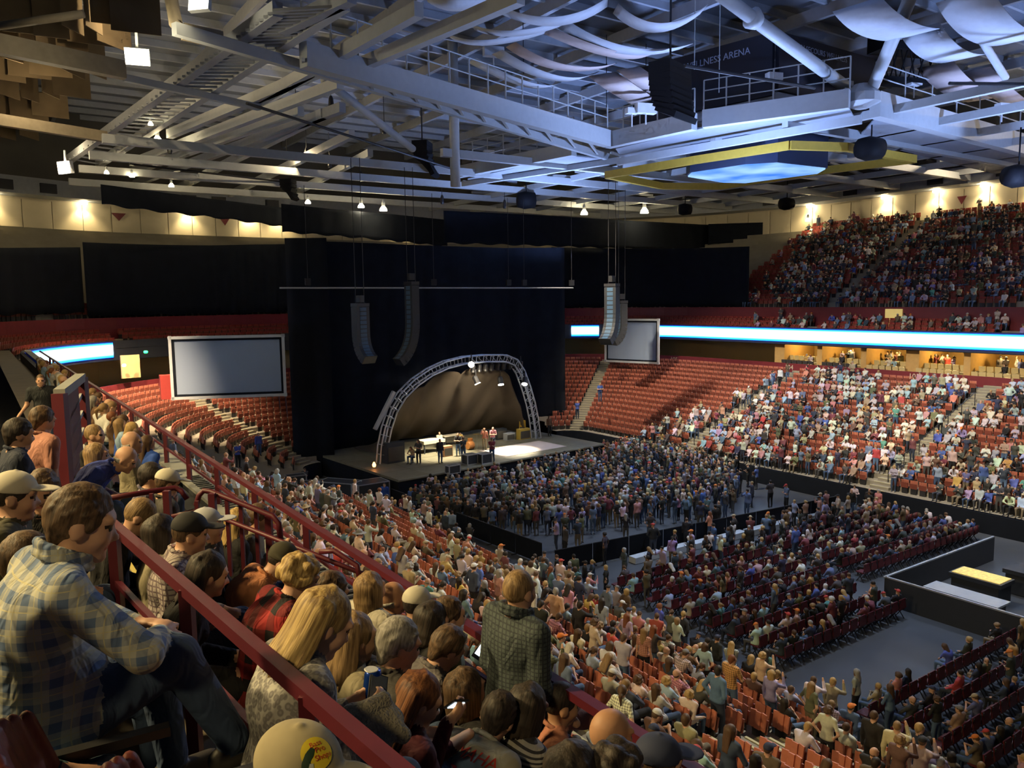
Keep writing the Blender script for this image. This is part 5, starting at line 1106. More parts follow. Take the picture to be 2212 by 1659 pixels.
# ------------------------------------------------------------------ the upper deck on the camera's side
from mathutils.bvhtree import BVHTree
RZ0, RRUN, RRISE = 10.2, .85, .61
g = MB()
for k in range(5):
    b0, b1, z = 2.6 - RRUN * k, 2.6 - RRUN * (k + 1), RZ0 + RRISE * k
    ae = -58 if k < 2 else -13.5
    g.quad(W(8, b0, z), W(ae, b0, z), W(ae, b1, z), W(8, b1, z))
    if k != 1: g.quad(W(8, b1, z), W(ae, b1, z), W(ae, b1, z + RRISE), W(8, b1, z + RRISE))
    else: g.quad(W(8, b1, z), W(-13.5, b1, z), W(-13.5, b1, z + RRISE), W(8, b1, z + RRISE))
g.obj('seating_deck', M('deck_concrete', (.14, .115, .08), .85, var=.25, scale=2), kind='structure')
m_nose = M('yellow_strip', (.55, .45, .12), .6)
g = MB(); g.bar(W(4, .9, 11.44), W(-14, .9, 11.44), .03, .012); g.obj('trim_nosing', m_nose, kind='structure')
m_rail = M('maroon_rail', (.10, .010, .020), .5, var=.2, scale=5); m_ledge = M('ledge_grey', (.30, .31, .29), .6, var=.15, scale=4); m_glassy = M('rail_bluegrey', (.06, .07, .11), .3)
# parapet ledge with slots and the front rail
g = MB(); g.bar(W(8, 2.66, 10.42), W(-58, 2.66, 10.42), .12, .6); g.obj('wall_parapet', m_dark, kind='structure')
g = MB(); g.bar(W(8, 2.70, 10.74), W(-58, 2.70, 10.74), .34, .05); led = g.obj('trim_ledge', m_ledge, kind='structure')
slot = MB(); slot.box((0, 0, 0), (.05, .2, .012)); sl_me = slot.mesh('vent_slot', m_dgrey)
for i in range(90): o = inst('vent_slot', sl_me, led, W(-1.5 - i * .13, 2.72, 10.772), HEAD - PI / 2)
fr = empty('front_railing', W(0, 2.62, 10.77), label='maroon railing along the front edge of the near upper deck', cat='railing')
for i in range(24):
    a = 1.2 - i * 1.75; g = MB(); g.bar(W(a, 2.62, 10.75), W(a, 2.62, 11.29), .06, .06); g.obj('rail_post', m_rail, fr, origin=fr.location)
g = MB(); g.bar(W(7, 2.62, 11.31), W(-45, 2.62, 11.31), .07, .05); g.obj('top_bar', m_rail, fr, origin=fr.location)
g = MB(); g.bar(W(7, 2.62, 11.02), W(-45, 2.62, 11.02), .03, .03); g.obj('mid_bar', m_rail, fr, origin=fr.location)
# rail between the rows, in front of the man in the plaid shirt
p_, q_ = at_d(238, 1130, 4.35), at_d(900, 1702, 1.98); mr = empty('aisle_railing', q_, label='thick maroon rail slanting in front of the man in the plaid shirt', cat='railing')
g = MB(); g.bar(p_, q_, .048, .05); g.obj('top_bar', m_rail, mr, origin=q_)
for t in (.02, .42, .80): P = p_.lerp(q_, t); g = MB(); g.bar(P, Vector((P.x, P.y, 10.8)), .05, .05); g.obj('rail_post', m_rail, mr, origin=q_)
g = MB(); g.bar(p_ - Vector((0, 0, .32)), q_ - Vector((0, 0, .32)), .03, .03); g.obj('mid_bar', m_rail, mr, origin=q_)
# stair rail with balusters
sr = empty('stair_railing', at_d(440, 1150, 6.2), label='maroon stair railing with balusters behind the people in caps', cat='railing'); so_ = sr.location
def pth(pts, r): g = MB(); g.path([at_d(*p) for p in pts], r, 8); g.obj('rail_bar', m_rail, sr, True, origin=so_)
pth([(225, 1078, 6.0), (300, 1066, 6.2), (376, 1054, 6.4), (392, 1060, 6.4), (404, 1078, 6.4)], .022); pth([(424, 1092, 6.3), (430, 1070, 6.3), (440, 1060, 6.3), (456, 1062, 6.3), (590, 1115, 5.9), (602, 1130, 5.9), (606, 1168, 5.9)], .022); pth([(370, 1116, 6.2), (430, 1101, 6.3), (462, 1112, 6.2), (640, 1182, 5.8), (790, 1242, 5.5)], .018); pth([(690, 1192, 5.6), (722, 1190, 5.6), (772, 1222, 5.5), (778, 1262, 5.5)], .02)
for x, yt, yb in ((327, 1066, 1110), (360, 1060, 1125), (425, 1082, 1190), (458, 1066, 1215), (490, 1078, 1250), (520, 1090, 1260), (553, 1102, 1260), (580, 1114, 1270), (606, 1140, 1225)):
    d_ = 6.2; P, Q = at_d(x, yt, d_), at_d(x + 2, yb, d_); g = MB(); g.bar(P, Vector((P.x, P.y, Q.z)), .028, .028) if x not in (458, 580, 360) else g.bar(P, Vector((P.x, P.y, Q.z)), .05, .05); g.obj('baluster', m_rail, sr, origin=so_)
# tall end panel on the left
P0, P1 = at_d(128, 850, 9.0), at_d(174, 815, 10.3); Z0 = at_d(150, 1062, 9.0).z; ep = empty('rail_end_panel', Vector((P0.x, P0.y, Z0)), label='tall maroon end panel of the deck railing at the left', cat='railing'); eo = ep.location
for P in (P0, P1): g = MB(); g.bar(P, Vector((P.x, P.y, Z0)), .14, .10); g.obj('panel_post', m_rail, ep, origin=eo)
g = MB(); g.bar(P0, P1, .12, .10); g.obj('top_plate', m_ledge, ep, origin=eo)
for i in range(4):
    t0 = .2 + i * .2; A = Vector((P0.x, P0.y, P0.z + (Z0 - P0.z) * (t0 + .12))).lerp(Vector((P1.x, P1.y, P0.z + (Z0 - P0.z) * (t0 + .12))), .25); B = Vector((P1.x, P1.y, P0.z + (Z0 - P0.z) * (t0 - .06))); g = MB(); g.bar(A, B, .03, .05); g.obj('panel_slat', m_steel, ep, origin=eo)
g = MB(); g.bar(Vector((P0.x, P0.y, (P0.z + Z0) / 2)).lerp(Vector((P1.x, P1.y, (P0.z + Z0) / 2)), .5) - (P1 - P0) * .3, Vector((P0.x, P0.y, (P0.z + Z0) / 2)).lerp(Vector((P1.x, P1.y, (P0.z + Z0) / 2)), .5) + (P1 - P0) * .3, .03, (P0.z - Z0) * .9); g.obj('panel_sheet', m_rail, ep, origin=eo)
A = at_d(165, 1062, 8.2); g = MB(); g.add([A, at_d(200, 1062, 8.4), at_d(193, 1002, 8.6), at_d(172, 1012, 8.3)] + [v + Vector((.1, .5, 0)) for v in (A, at_d(200, 1062, 8.4), at_d(193, 1002, 8.6), at_d(172, 1012, 8.3))], [(0, 1, 2, 3), (7, 6, 5, 4), (0, 4, 5, 1), (1, 5, 6, 2), (2, 6, 7, 3), (3, 7, 4, 0)]); g.obj('wall_stub', M('pink_concrete', (.42, .24, .18), .8), kind='structure')
# ------------------------------------------------------------------ cloth for the people nearby
def cloth(name, c0, kind='plain', c1=None, c2=None, s=1.0, rough=.85):
    m = bpy.data.materials.new(name); m.use_nodes = True; nt = m.node_tree; N = nt.nodes; L = nt.links; p = N['Principled BSDF']; p.inputs['Roughness'].default_value = rough; tc = N.new('ShaderNodeTexCoord')
    def mixc(fac, a, b):
        x = N.new('ShaderNodeMix'); x.data_type = 'RGBA'
        for i, v in ((6, a), (7, b)):
            if isinstance(v, tuple): x.inputs[i].default_value = (*v, 1)
            else: L.new(v, x.inputs[i])
        if isinstance(fac, float): x.inputs[0].default_value = fac
        else: L.new(fac, x.inputs[0])
        return x.outputs[2]
    def band(axis, freq, thr, soft=False, ph=0.0):
        d = N.new('ShaderNodeVectorMath'); d.operation = 'DOT_PRODUCT'; L.new(tc.outputs['Object'], d.inputs[0]); d.inputs[1].default_value = axis
        a = N.new('ShaderNodeMath'); a.operation = 'MULTIPLY_ADD'; a.inputs[1].default_value = freq; a.inputs[2].default_value = ph; L.new(d.outputs['Value'], a.inputs[0]); f = N.new('ShaderNodeMath'); f.operation = 'FRACT'; L.new(a.outputs[0], f.inputs[0])
        gt = N.new('ShaderNodeMath'); gt.operation = 'LESS_THAN'; gt.inputs[1].default_value = thr; L.new(f.outputs[0], gt.inputs[0]); return gt.outputs[0]
    hx = (.72, .69, 0); hz = (0, 0, 1); nz = N.new('ShaderNodeTexNoise'); nz.inputs['Scale'].default_value = 9; nz.inputs['Detail'].default_value = 5; L.new(tc.outputs['Object'], nz.inputs[0]); c0 = tuple(c0)
    if kind == 'plain': col = c0
    elif kind == 'plaid':
        v = band(hx, 13 * s, .42); h_ = band(hz, 13 * s, .42); ad = N.new('ShaderNodeMath'); ad.operation = 'ADD'; L.new(v, ad.inputs[0]); L.new(h_, ad.inputs[1]); hf = N.new('ShaderNodeMath'); hf.operation = 'MULTIPLY'; hf.inputs[1].default_value = .5; L.new(ad.outputs[0], hf.inputs[0]); col = mixc(hf.outputs[0], c0, tuple(c1))
        if c2: col = mixc(band(hx, 13 * s, .05, ph=.30), col, tuple(c2)); col = mixc(band(hz, 13 * s, .05, ph=.30), col, tuple(c2))
    elif kind == 'stripe': col = mixc(band(hz, 45 * s, .45), c0, tuple(c1))
    elif kind == 'check': col = mixc(band(hx, 60 * s, .3), c0, tuple(c1)); col = mixc(band(hz, 60 * s, .3), col, tuple(c1))
    elif kind == 'leopard':
        v = N.new('ShaderNodeTexVoronoi'); v.inputs['Scale'].default_value = 26 * s; L.new(tc.outputs['Object'], v.inputs[0]); r = N.new('ShaderNodeValToRGB'); e = r.color_ramp.elements; e[0].position = .18; e[0].color = (*np.array(c1) * 1.4, 1); e[1].position = .62; e[1].color = (*c0, 1); k = e.new(.32); k.color = (*c1, 1); k = e.new(.5); k.color = (*c1, 1); L.new(v.outputs['Distance'], r.inputs[0]); col = r.outputs[0]
    rp = N.new('ShaderNodeValToRGB'); rp.color_ramp.elements[0].color = (.72, .72, .72, 1); rp.color_ramp.elements[1].color = (1.1, 1.1, 1.1, 1); L.new(nz.outputs[0], rp.inputs[0]); x = N.new('ShaderNodeMix'); x.data_type = 'RGBA'; x.blend_type = 'MULTIPLY'; x.inputs[0].default_value = 1
    if isinstance(col, tuple): x.inputs[6].default_value = (*col, 1)
    else: L.new(col, x.inputs[6])
    L.new(rp.outputs[0], x.inputs[7]); L.new(x.outputs[2], p.inputs['Base Color'])
    wr = N.new('ShaderNodeTexNoise'); wr.inputs['Scale'].default_value = 11; wr.inputs['Detail'].default_value = 2; wr.inputs['Distortion'].default_value = 1.2; mp = N.new('ShaderNodeMapping'); mp.inputs['Scale'].default_value = (1, 1, .55); mp.inputs['Rotation'].default_value = (.3, .5, 0); L.new(tc.outputs['Object'], mp.inputs[0]); L.new(mp.outputs[0], wr.inputs[0])
    bp = N.new('ShaderNodeBump'); bp.inputs['Strength'].default_value = .55; bp.inputs['Distance'].default_value = .045; L.new(wr.outputs[0], bp.inputs['Height']); L.new(bp.outputs[0], p.inputs['Normal']); return m
def hair_mat(name, c0, c1, rough=.6):
    m = bpy.data.materials.new(name); m.use_nodes = True; nt = m.node_tree; N = nt.nodes; L = nt.links; p = N['Principled BSDF']; p.inputs['Roughness'].default_value = rough; tc = N.new('ShaderNodeTexCoord'); mp = N.new('ShaderNodeMapping'); mp.inputs['Scale'].default_value = (75, 75, 5); L.new(tc.outputs['Object'], mp.inputs[0]); nz = N.new('ShaderNodeTexNoise'); nz.inputs['Scale'].default_value = 1; nz.inputs['Detail'].default_value = 3; L.new(mp.outputs[0], nz.inputs[0])
    r = N.new('ShaderNodeValToRGB'); r.color_ramp.elements[0].position = .35; r.color_ramp.elements[0].color = (*c0, 1); r.color_ramp.elements[1].position = .65; r.color_ramp.elements[1].color = (*c1, 1); L.new(nz.outputs[0], r.inputs[0]); L.new(r.outputs[0], p.inputs['Base Color']); b = N.new('ShaderNodeBump'); b.inputs['Strength'].default_value = .6; b.inputs['Distance'].default_value = .006; L.new(nz.outputs[0], b.inputs['Height']); L.new(b.outputs[0], p.inputs['Normal']); return m
HB = hair_mat('hair_brown', (.045, .026, .014), (.16, .095, .05)); HD = hair_mat('hair_dark', (.012, .009, .008), (.05, .036, .028)); HL = hair_mat('hair_blond', (.22, .13, .045), (.62, .44, .17)); HG = hair_mat('hair_grey', (.16, .15, .13), (.42, .40, .37)); HR = hair_mat('hair_auburn', (.09, .030, .012), (.30, .12, .045)); HF = hair_mat('hair_fair', (.15, .09, .04), (.38, .25, .12))
def fine_hair(kind, seed=0):
    # locks laid along the skull so that the hair has strands and a broken outline
    rr = np.random.default_rng(seed + 11); e, cuts = hair_prims({'longf': 'long', 'shortf': 'short', 'bobf': 'bob', 'messy': 'short', 'fringe': 'bald', 'cropf': 'crop'}.get(kind, kind)); C0 = V3(0, -.016, .026); R0 = V3(.083, .100, .101)
    if kind in ('shortf', 'messy'):
        for i in range(120):
            u = nrm(rr.normal(size=3) + V3(0, -.35, .3))
            if u[1] > .55 and u[2] < .45 or u[2] < -.55: continue
            p0 = C0 + u * R0 * .99; fl = nrm(V3(rr.normal() * .25, -.75, -.35 if u[2] < .5 else .0)); fl = nrm(fl - u * (fl @ u)); p1 = C0 + nrm(u * R0 + fl * .05) * np.linalg.norm(u * R0) * (1.06 if kind == 'shortf' else 1.10); e.append(cap(p0, p1, .011, .005, 0, .006))
        cuts = [((0, .80, -.60), .056)]
    if kind == 'longf': e = [q for q in e if q[0] == 'e'] + [cap((x, y, .03), (x * 1.2, y - .03, -.15), .050, .036, 0, .04, (V3(0, 1, 0), .75)) for x, y in ((-.05, -.055), (.05, -.055), (0, -.08))]
    if kind in ('longf', 'bobf'):
        Lh = .21 if kind == 'longf' else .15
        for i in range(95 if kind == 'longf' else 70):
            th = PI * (.04 + .92 * rr.random()) + PI; rad = V3(math.cos(th) * .083, math.sin(th) * .088 - .015, 0)      # around the back and sides
            top = C0 + V3(rr.normal() * .01, -.01, .095); m1 = C0 + V3(rad[0], rad[1] + .015, .03 + rr.normal() * .012) * 1.0; out = 1.0 + .30 * rr.random() + .08; ln = Lh * (.75 + .35 * rr.random()); m2 = V3(rad[0] * (1.12 + .1 * rr.random()), rad[1] * 1.1, -.07); en = V3(rad[0] * out + rr.normal() * .012, rad[1] * (1.0 + .35 * rr.random()) - .01, -ln)
            if kind == 'bobf': en[:2] = rad[:2] * (1.0 + .15 * rr.random())
            e += [cap(top, m1, .012, .013, 0, .006), cap(m1, m2, .013, .012, 0, .006), cap(m2, en, .012, .0045, 0, .005)]
        cuts = [((0, .95, -.22), .060)]
    return e, cuts
m_cant = M('cap_tan', (.36, .31, .19), .85, var=.22, scale=14); m_capw = M('cap_cream', (.66, .62, .50), .85); m_capb = M('cap_black', (.02, .02, .022), .8); m_capg = M('cap_grey', (.45, .47, .52), .8); m_capn = M('cap_navy', (.03, .04, .09), .8); m_bean = M('beanie_olive', (.055, .05, .03), .9)
DEN = cloth('denim', (.05, .085, .17), 'plain'); DENL = cloth('denim_light', (.10, .15, .24)); BLK = cloth('black_trousers', (.012, .012, .014))
HERO_D = {}
def hero(label, px, py, D, az, shirt, hair=None, hm=HB, hat=None, hatm=None, pants=DEN, vox=.016, skin=None, short=False, hands=None, face=True, cap_back=False, hv=.009, hem=-.05, jacket=False, scale=1.0, hseed=0, neck=None, **pk):
    if neck is None: neck = (.030, .064 if pk.get('fem') else .072, .013, False)
    J = pose(**pk); rz = math.radians(az) - PI / 2; c, s = math.cos(rz), math.sin(rz); hd = J['hd'] * scale; P = at_d(px, py, D) - Vector((hd[0] * c - hd[1] * s, hd[0] * s + hd[1] * c, hd[2]))
    pr = body_prims(J, short=short, hands=hands, face=face, jacket=jacket); G = grow(pr, vox, J=J, hem=hem); me = to_mesh('person', *G, [skin or m_skin, shirt, pants, m_shoe, m_eye, m_lip])
    o = inst('person', me, None, P, rz, scale if scale != 1.0 else None, label=label, cat='person', group='people seated close by on the near deck'); hmx = headmat(J)
    if neck:
        nk = J['nek'] + J['up'] * neck[0] - J['fw'] * .004; ax1, ax2 = J['rt'], nrm(J['fw'] - J['up'] * .35); n_ = 16; R_ = neck[1]; ring_ = [nk + ax1 * R_ * math.cos(2 * PI * i / n_) + ax2 * R_ * 1.05 * math.sin(2 * PI * i / n_) for i in range(n_)]; V, Q, tg = grow([cap(ring_[i], ring_[(i + 1) % n_], neck[2], None, 0, .004) for i in range(n_)] + ([cap(ring_[i] + J['up'] * .03, ring_[(i + 1) % n_] + J['up'] * .03, neck[2] * .8, None, 0, .012) for i in range(n_)] if neck[3] else []), .007); inst('collar', to_mesh('collar', V, Q, tg, [shirt]), o)
    if hair:
        e, cu = fine_hair(hair, hseed); h_ = inst('hair', to_mesh('hair', *grow(e, hv, cu), [hm]), o); h_.matrix_local = hmx
    if hat:
        e, cu = hat_prims(hat); ht = inst(hat, to_mesh(hat, *grow(e, .007, cu), [hatm, hatm]), o); ht.matrix_local = hmx @ (Matrix.Rotation(PI, 4, 'Z') if cap_back else Matrix.Identity(4))
    HERO_D[label] = (o, J, G, hmx); return o
BLUEPL = cloth('blue_cream_plaid', (.56, .57, .50), 'plaid', (.13, .20, .36), (.60, .57, .38), 1.15); LEO = cloth('leopard_knit', (.50, .49, .46), 'leopard', (.26, .25, .25), None, 1.7); BUF = cloth('buffalo_check', (.42, .025, .025), 'plaid', (.012, .01, .012), None, .55); GRNPL = cloth('grey_green_plaid', (.075, .10, .10), 'check', (.035, .045, .055), None, .7)
TEE = cloth('grey_tee', (.40, .39, .32)); MAR = cloth('maroon_top', (.085, .010, .022)); SAL = cloth('salmon_shirt', (.62, .26, .17)); STR = cloth('striped_knit', (.50, .49, .47), 'stripe', (.05, .05, .06)); CHAR = cloth('charcoal_top', (.07, .065, .06)); HOOD = cloth('grey_hoodie', (.20, .185, .19)); OLV = cloth('olive_shirt', (.27, .27, .14)); PURPL = cloth('purple_plaid', (.24, .21, .24), 'plaid', (.05, .05, .11), None, 1.1); WHT = cloth('cream_top', (.60, .56, .46)); ORG = cloth('orange_shirt', (.50, .20, .09)); BLKJ = cloth('black_jacket', (.010, .010, .012)); WPL = cloth('white_check', (.52, .46, .44), 'check', (.20, .15, .17), None, .5); TANJ = cloth('tan_jacket', (.33, .29, .19)); CAMO = cloth('camo_jacket', (.075, .07, .04)); NAVY = cloth('navy_jacket', (.02, .028, .055)); PNK = cloth('pink_shirt', (.55, .26, .20)); RBL = cloth('royal_shirt', (.03, .06, .36)); MUS = cloth('mustard_top', (.55, .36, .05)); DTE = cloth('dark_tee', (.025, .03, .035))
sd = dict(seated=True)
hero('man in blue and cream plaid shirt and jeans seated at the lower left', 180, 1130, 2.6, 44, BLUEPL, 'shortf', HB, vox=.0115, hands={'R': ((-.6, .5, .1), V3(-.2, -.3, -.9), -1, .6), 'L': ((.6, .5, .1), V3(.2, -.3, -.9), 1, .6)}, seated=True, lean=.16, slouch=.5, yaw=.35, nod=.15, bulk=1.16, wl=V3(-.08, .33, .70), wr=V3(.10, .36, .70), neck=(.026, .080, .016, True), pl=(-.9, .1, -.35), fr=V3(.20, .56, .26), fl=V3(-.12, .46, .10), hem=-.10, hseed=4)
hero('woman with long blonde hair in leopard print sweater holding a blue can', 700, 1345, 2.85, 38, LEO, 'longf', HL, pants=DENL, vox=.0115, hv=.0085, hands={'R': ((.1, .8, .35), V3(-.9, .1, .1), -1, .55), 'L': ((.2, .8, .3), V3(.9, .1, .1), 1, .55)}, seated=True, fem=True, bulk=1.08, lean=.20, slouch=.35, yaw=.15, nod=.35, wr=V3(.10, .27, .76), wl=V3(-.03, .28, .74), pl=(-.6, -.2, -.8), jacket=True)
hero('man in grey tee with red lettering on the back', 1076, 1548, 4.0, 52, TEE, 'shortf', HD, vox=.0125, short=True, seated=True, lean=.62, slouch=.7, yaw=-.30, nod=-.15, bulk=1.1, hem=-.12, hseed=2)
hero('woman with auburn hair in a dark maroon top looking at her phone', 906, 1512, 3.55, 30, MAR, 'longf', HR, pants=BLK, vox=.0135, hands={'R': ((.1, .7, .6), V3(-.8, -.2, .2), -1, .6)}, seated=True, fem=True, lean=.12, yaw=.2, nod=.35, wr=V3(-.03, .27, .95), wl=V3(-.08, .32, .80), pl=(-.2, -.5, -.8), hseed=5)
hero('standing man with shaved head in dark grey-green checked shirt', 1122, 1276, 4.55, 40, GRNPL, 'cropf', HF, vox=.0125, seated=False, lean=.0, yaw=-.12, nod=.05, bulk=1.22, wr=V3(.27, .14, .92), wl=V3(-.27, .10, .90), jacket=True, hem=-.16, hv=.008, neck=(.024, .090, .018, True))
hero('grey-haired person in charcoal top in the second row', 862, 1392, 3.72, 34, CHAR, 'shortf', HG, vox=.014, seated=True, lean=.12, slouch=.3, yaw=.12, nod=.2, hseed=3)
hero('man in salmon shirt resting his arm on the front rail', 1213, 1520, 4.45, 8, SAL, 'cropf', HD, skin=m_skin2, vox=.0125, hands={'R': ((.3, .9, -.35), V3(.1, -.2, -.95), -1, .35), 'L': ((.3, .8, -.5), V3(.0, -.3, -.95), 1, .35)}, seated=True, lean=.10, yaw=-.15, nod=.12, bulk=1.1, wl=V3(-.18, .50, .90), wr=V3(.12, .40, .62), fl=V3(-.16, .40, .22), fr=V3(.16, .42, .08), pl=(-.7, .2, -.4), hem=-.12)
hero('woman with dark bobbed hair and striped sleeves beside the grey tee', 1143, 1528, 4.15, 40, STR, 'bobf', HD, pants=BLK, vox=.014, seated=True, fem=True, lean=.20, slouch=.3, yaw=-.1, nod=.2, hseed=7)
hero('bald tanned man in front of the deck rail at the lower middle', 1320, 1588, 3.62, 30, CHAR, None, skin=m_skin2, vox=.0125, seated=True, lean=.05, yaw=.1, nod=.05)
hero('person with dark curly hair cut off by the bottom edge', 1335, 1672, 3.05, 40, BLKJ, 'curly', HD, vox=.018, hv=.012, seated=True, fem=True)
hero('person with dark straight hair at the bottom edge left of the curls', 1243, 1668, 3.0, 40, BLKJ, 'bobf', HD, vox=.018, seated=True, fem=True, hseed=9)
hero('person in a navy cap at the bottom edge by the rail', 1424, 1648, 3.45, 10, TANJ, 'cropf', HB, 'cap', m_capn, vox=.018, seated=True, nod=.1)
hero('person in tan cap with a round yellow fishing patch at the bottom', 652, 1688, 1.78, -28, CAMO, 'cropf', HB, 'cap', m_cant, vox=.016, seated=True, nod=.10)
hero('blonde girl half hidden beside the leopard print sweater', 768, 1378, 3.75, 34, TANJ, 'longf', HF, vox=.018, seated=True, fem=True, nod=.15, hseed=8)
hero('woman with dark blonde bob in cream top near the front rail', 802, 1272, 5.5, 50, WHT, 'bobf', HF, vox=.015, seated=True, fem=True, lean=.03, hseed=3)
hero('balding older man facing right beside the cream top', 850, 1292, 5.75, 20, CHAR, 'fringe', HG, skin=m_skin2, vox=.016, seated=True, lean=.05, yaw=-.2)
hero('man in cream cap and purple plaid shirt, cap worn backwards', 901, 1306, 5.5, 44, PURPL, 'cropf', HD, 'cap', m_capw, vox=.016, seated=True, lean=.15, slouch=.4)
hero('woman with dark hair in a bun by the front rail', 934, 1342, 4.95, 30, BLKJ, 'bobf', HD, vox=.018, seated=True, fem=True, nod=.3)
hero('man with short brown hair in olive shirt facing right', 972, 1330, 5.05, 14, OLV, 'shortf', HB, vox=.016, seated=True, lean=.02, yaw=-.1, hseed=6)
hero('person in grey hoodie with a dark headband leaning forward', 966, 1400, 4.5, 30, HOOD, 'shortf', HB, vox=.015, seated=True, lean=.30, slouch=.7, nod=.4, yaw=-.1, hseed=12)
hero('person with brown hair hidden behind the standing man', 1008, 1490, 4.2, 40, BLKJ, 'bobf', HB, vox=.02, seated=True, fem=True)
hero('person with blonde curls in red and black buffalo check shirt', 650, 1248, 4.5, 30, BUF, 'curly', HL, vox=.014, hv=.012, seated=True, lean=.30, slouch=.6, bulk=1.1, nod=.1)
hero('person with short brown hair right of the blonde curls', 716, 1280, 4.8, 34, CHAR, 'shortf', HB, vox=.014, seated=True, lean=.34, slouch=.5, bulk=1.1, wl=V3(-.25, .30, .55), hseed=15)
hero('man in orange shirt and dark knit hat', 608, 1212, 5.6, 24, ORG, 'cropf', HD, 'beanie', m_bean, vox=.015, seated=True, lean=.40, slouch=.8, nod=.3, bulk=1.1)
hero('woman with dark hair in black jacket behind the rail', 452, 1240, 4.35, 22, BLKJ, 'longf', HD, pants=BLK, vox=.015, seated=True, fem=True, lean=.20, slouch=.4, nod=.1, yaw=-.1, hseed=10)
hero('man in black cap and white checked shirt', 412, 1152, 4.8, 18, WPL, 'cropf', HB, 'cap', m_capb, vox=.014, seated=True, lean=.16, slouch=.4, yaw=-.15)
hero('man in pale grey cap beyond the black cap', 448, 1136, 5.5, 5, CHAR, 'cropf', HD, 'cap', m_capg, vox=.018, seated=True, yaw=-.1)
hero('woman with straight dark bob in tan jacket', 352, 1152, 5.1, 34, TANJ, 'bobf', HD, vox=.016, seated=True, fem=True, lean=.08, hseed=14)
hero('older man with thin fair hair bowing his head', 303, 1116, 5.2, 20, BLKJ, 'cropf', HF, vox=.016, seated=True, lean=.25, slouch=.5, nod=.35)
hero('woman with pale blonde hair behind the stair railing', 516, 1128, 6.9, 40, BLKJ, 'longf', HL, vox=.02, hv=.012, seated=True, fem=True, lean=.1, hseed=21)
hero('person in tan top resting folded arms behind the stair railing', 560, 1118, 7.2, 10, TANJ, 'shortf', HB, vox=.02, hv=.014, seated=True, lean=.2, wl=V3(-.02, .34, .80), wr=V3(.05, .34, .84))
hero('person in mustard top behind the stair railing', 360, 1072, 7.4, 30, MUS, 'longf', HB, vox=.022, hv=.014, seated=True, fem=True)
hero('man in cream cap and camouflage jacket at the left edge', 34, 1072, 4.0, 22, CAMO, 'cropf', HD, 'cap', m_capw, vox=.014, seated=True, lean=.06, nod=.1)
hero('man facing the camera behind the cream cap', 92, 1062, 4.6, -70, BLKJ, 'shortf', HB, vox=.014, seated=True, lean=.05, nod=.12)
hero('person with brown hair low between cream cap and plaid shirt', 66, 1212, 3.3, 34, CAMO, 'shortf', HB, vox=.02, hv=.014, seated=True, hseed=5)
hero('man in navy jacket standing at the left edge', 42, 938, 6.2, 40, NAVY, 'shortf', HD, vox=.018, hv=.012, bulk=1.08, seated=False, nod=.2)
hero('person in pink shirt standing behind the navy jacket', 92, 908, 7.0, 60, PNK, 'shortf', HB, vox=.018, hv=.014, seated=False, nod=.3, bulk=1.05, short=True)
hero('bald man in royal blue shirt leaning over', 272, 992, 7.4, 8, RBL, 'fringe', HG, vox=.018, seated=True, lean=.75, slouch=.6, bulk=1.12, nod=-.2, short=True)
hero('woman with wavy fair hair left of the blue shirt', 212, 984, 7.7, 20, OLV, 'bobf', HF, vox=.02, hv=.012, seated=True, fem=True, hseed=17)
hero('person in flowered shirt with dark hair below the blue shirt', 328, 1030, 7.0, 20, PURPL, 'shortf', HD, vox=.02, hv=.014, seated=True, lean=.2)
hero('person in cream cap beside the flowered shirt', 362, 1044, 6.9, 40, CHAR, 'cropf', HB, 'cap', m_capw, vox=.02, hv=.014, seated=True, nod=.3)
hero('grey-haired man above the blue shirt', 286, 956, 8.4, 30, TANJ, 'fringe', HG, vox=.022, hv=.014, seated=True)
hero('older person with reddish face behind the wavy hair', 205, 940, 8.8, 10, BLKJ, 'cropf', HF, vox=.022, hv=.014, seated=True)
hero('person in dark tee standing on the deck stairs far left', 88, 822, 15.5, -60, DTE, 'cropf', HB, vox=.024, hv=.016, seated=False, short=True, wl=V3(-.34, .14, 1.0), wr=V3(.38, .18, .98))
# jeans knee and sleeve of the neighbour at the bottom left corner
hero('neighbour in jeans cut off at the lower left corner', -120, 1330, 2.0, 30, BLUEPL if False else cloth('teal_sleeve', (.05, .12, .14)), 'shortf', HB, pants=DENL, vox=.018, hv=.016, seated=True, lean=.1)
# lettering on the grey tee, wrapped onto the cloth
def wrap(me, o, G, origin, xax, yax, off=.004):
    V, Q, tg = G; bvh = BVHTree.FromPolygons([tuple(v) for v in V], [tuple(q) for q in Q]); xax, yax = Vector(xax).normalized(), Vector(yax).normalized(); nn = xax.cross(yax)
    for v in me.vertices:
        p = Vector(origin) + xax * v.co.x + yax * v.co.y + nn * .35; h_ = bvh.ray_cast(p, -nn, 1.0); v.co = (h_[0] + nn * (off + v.co.z)) if h_[0] else p - nn * .35
    return me
m_red = M('red_print', (.60, .04, .02), .7)
o, J, G, hm_ = HERO_D['man in grey tee with red lettering on the back']; bo = J['che'] - J['fw'] * .12 + J['up'] * .115 + J['rt'] * .035
me = wrap(text_mesh('YAMAHA', .078, .001), o, G, bo, J['rt'], J['up']); me.materials.append(m_red); inst('back_print', me, o)
g = MB(); g.slab([(-.13, -.05), (.0, -.05), (.0, .02), (-.13, .02)], 0, .001); me = wrap(g.mesh('back_badge', m_red), o, G, bo - J['up'] * .085, J['rt'], J['up']); inst('back_badge', me, o)
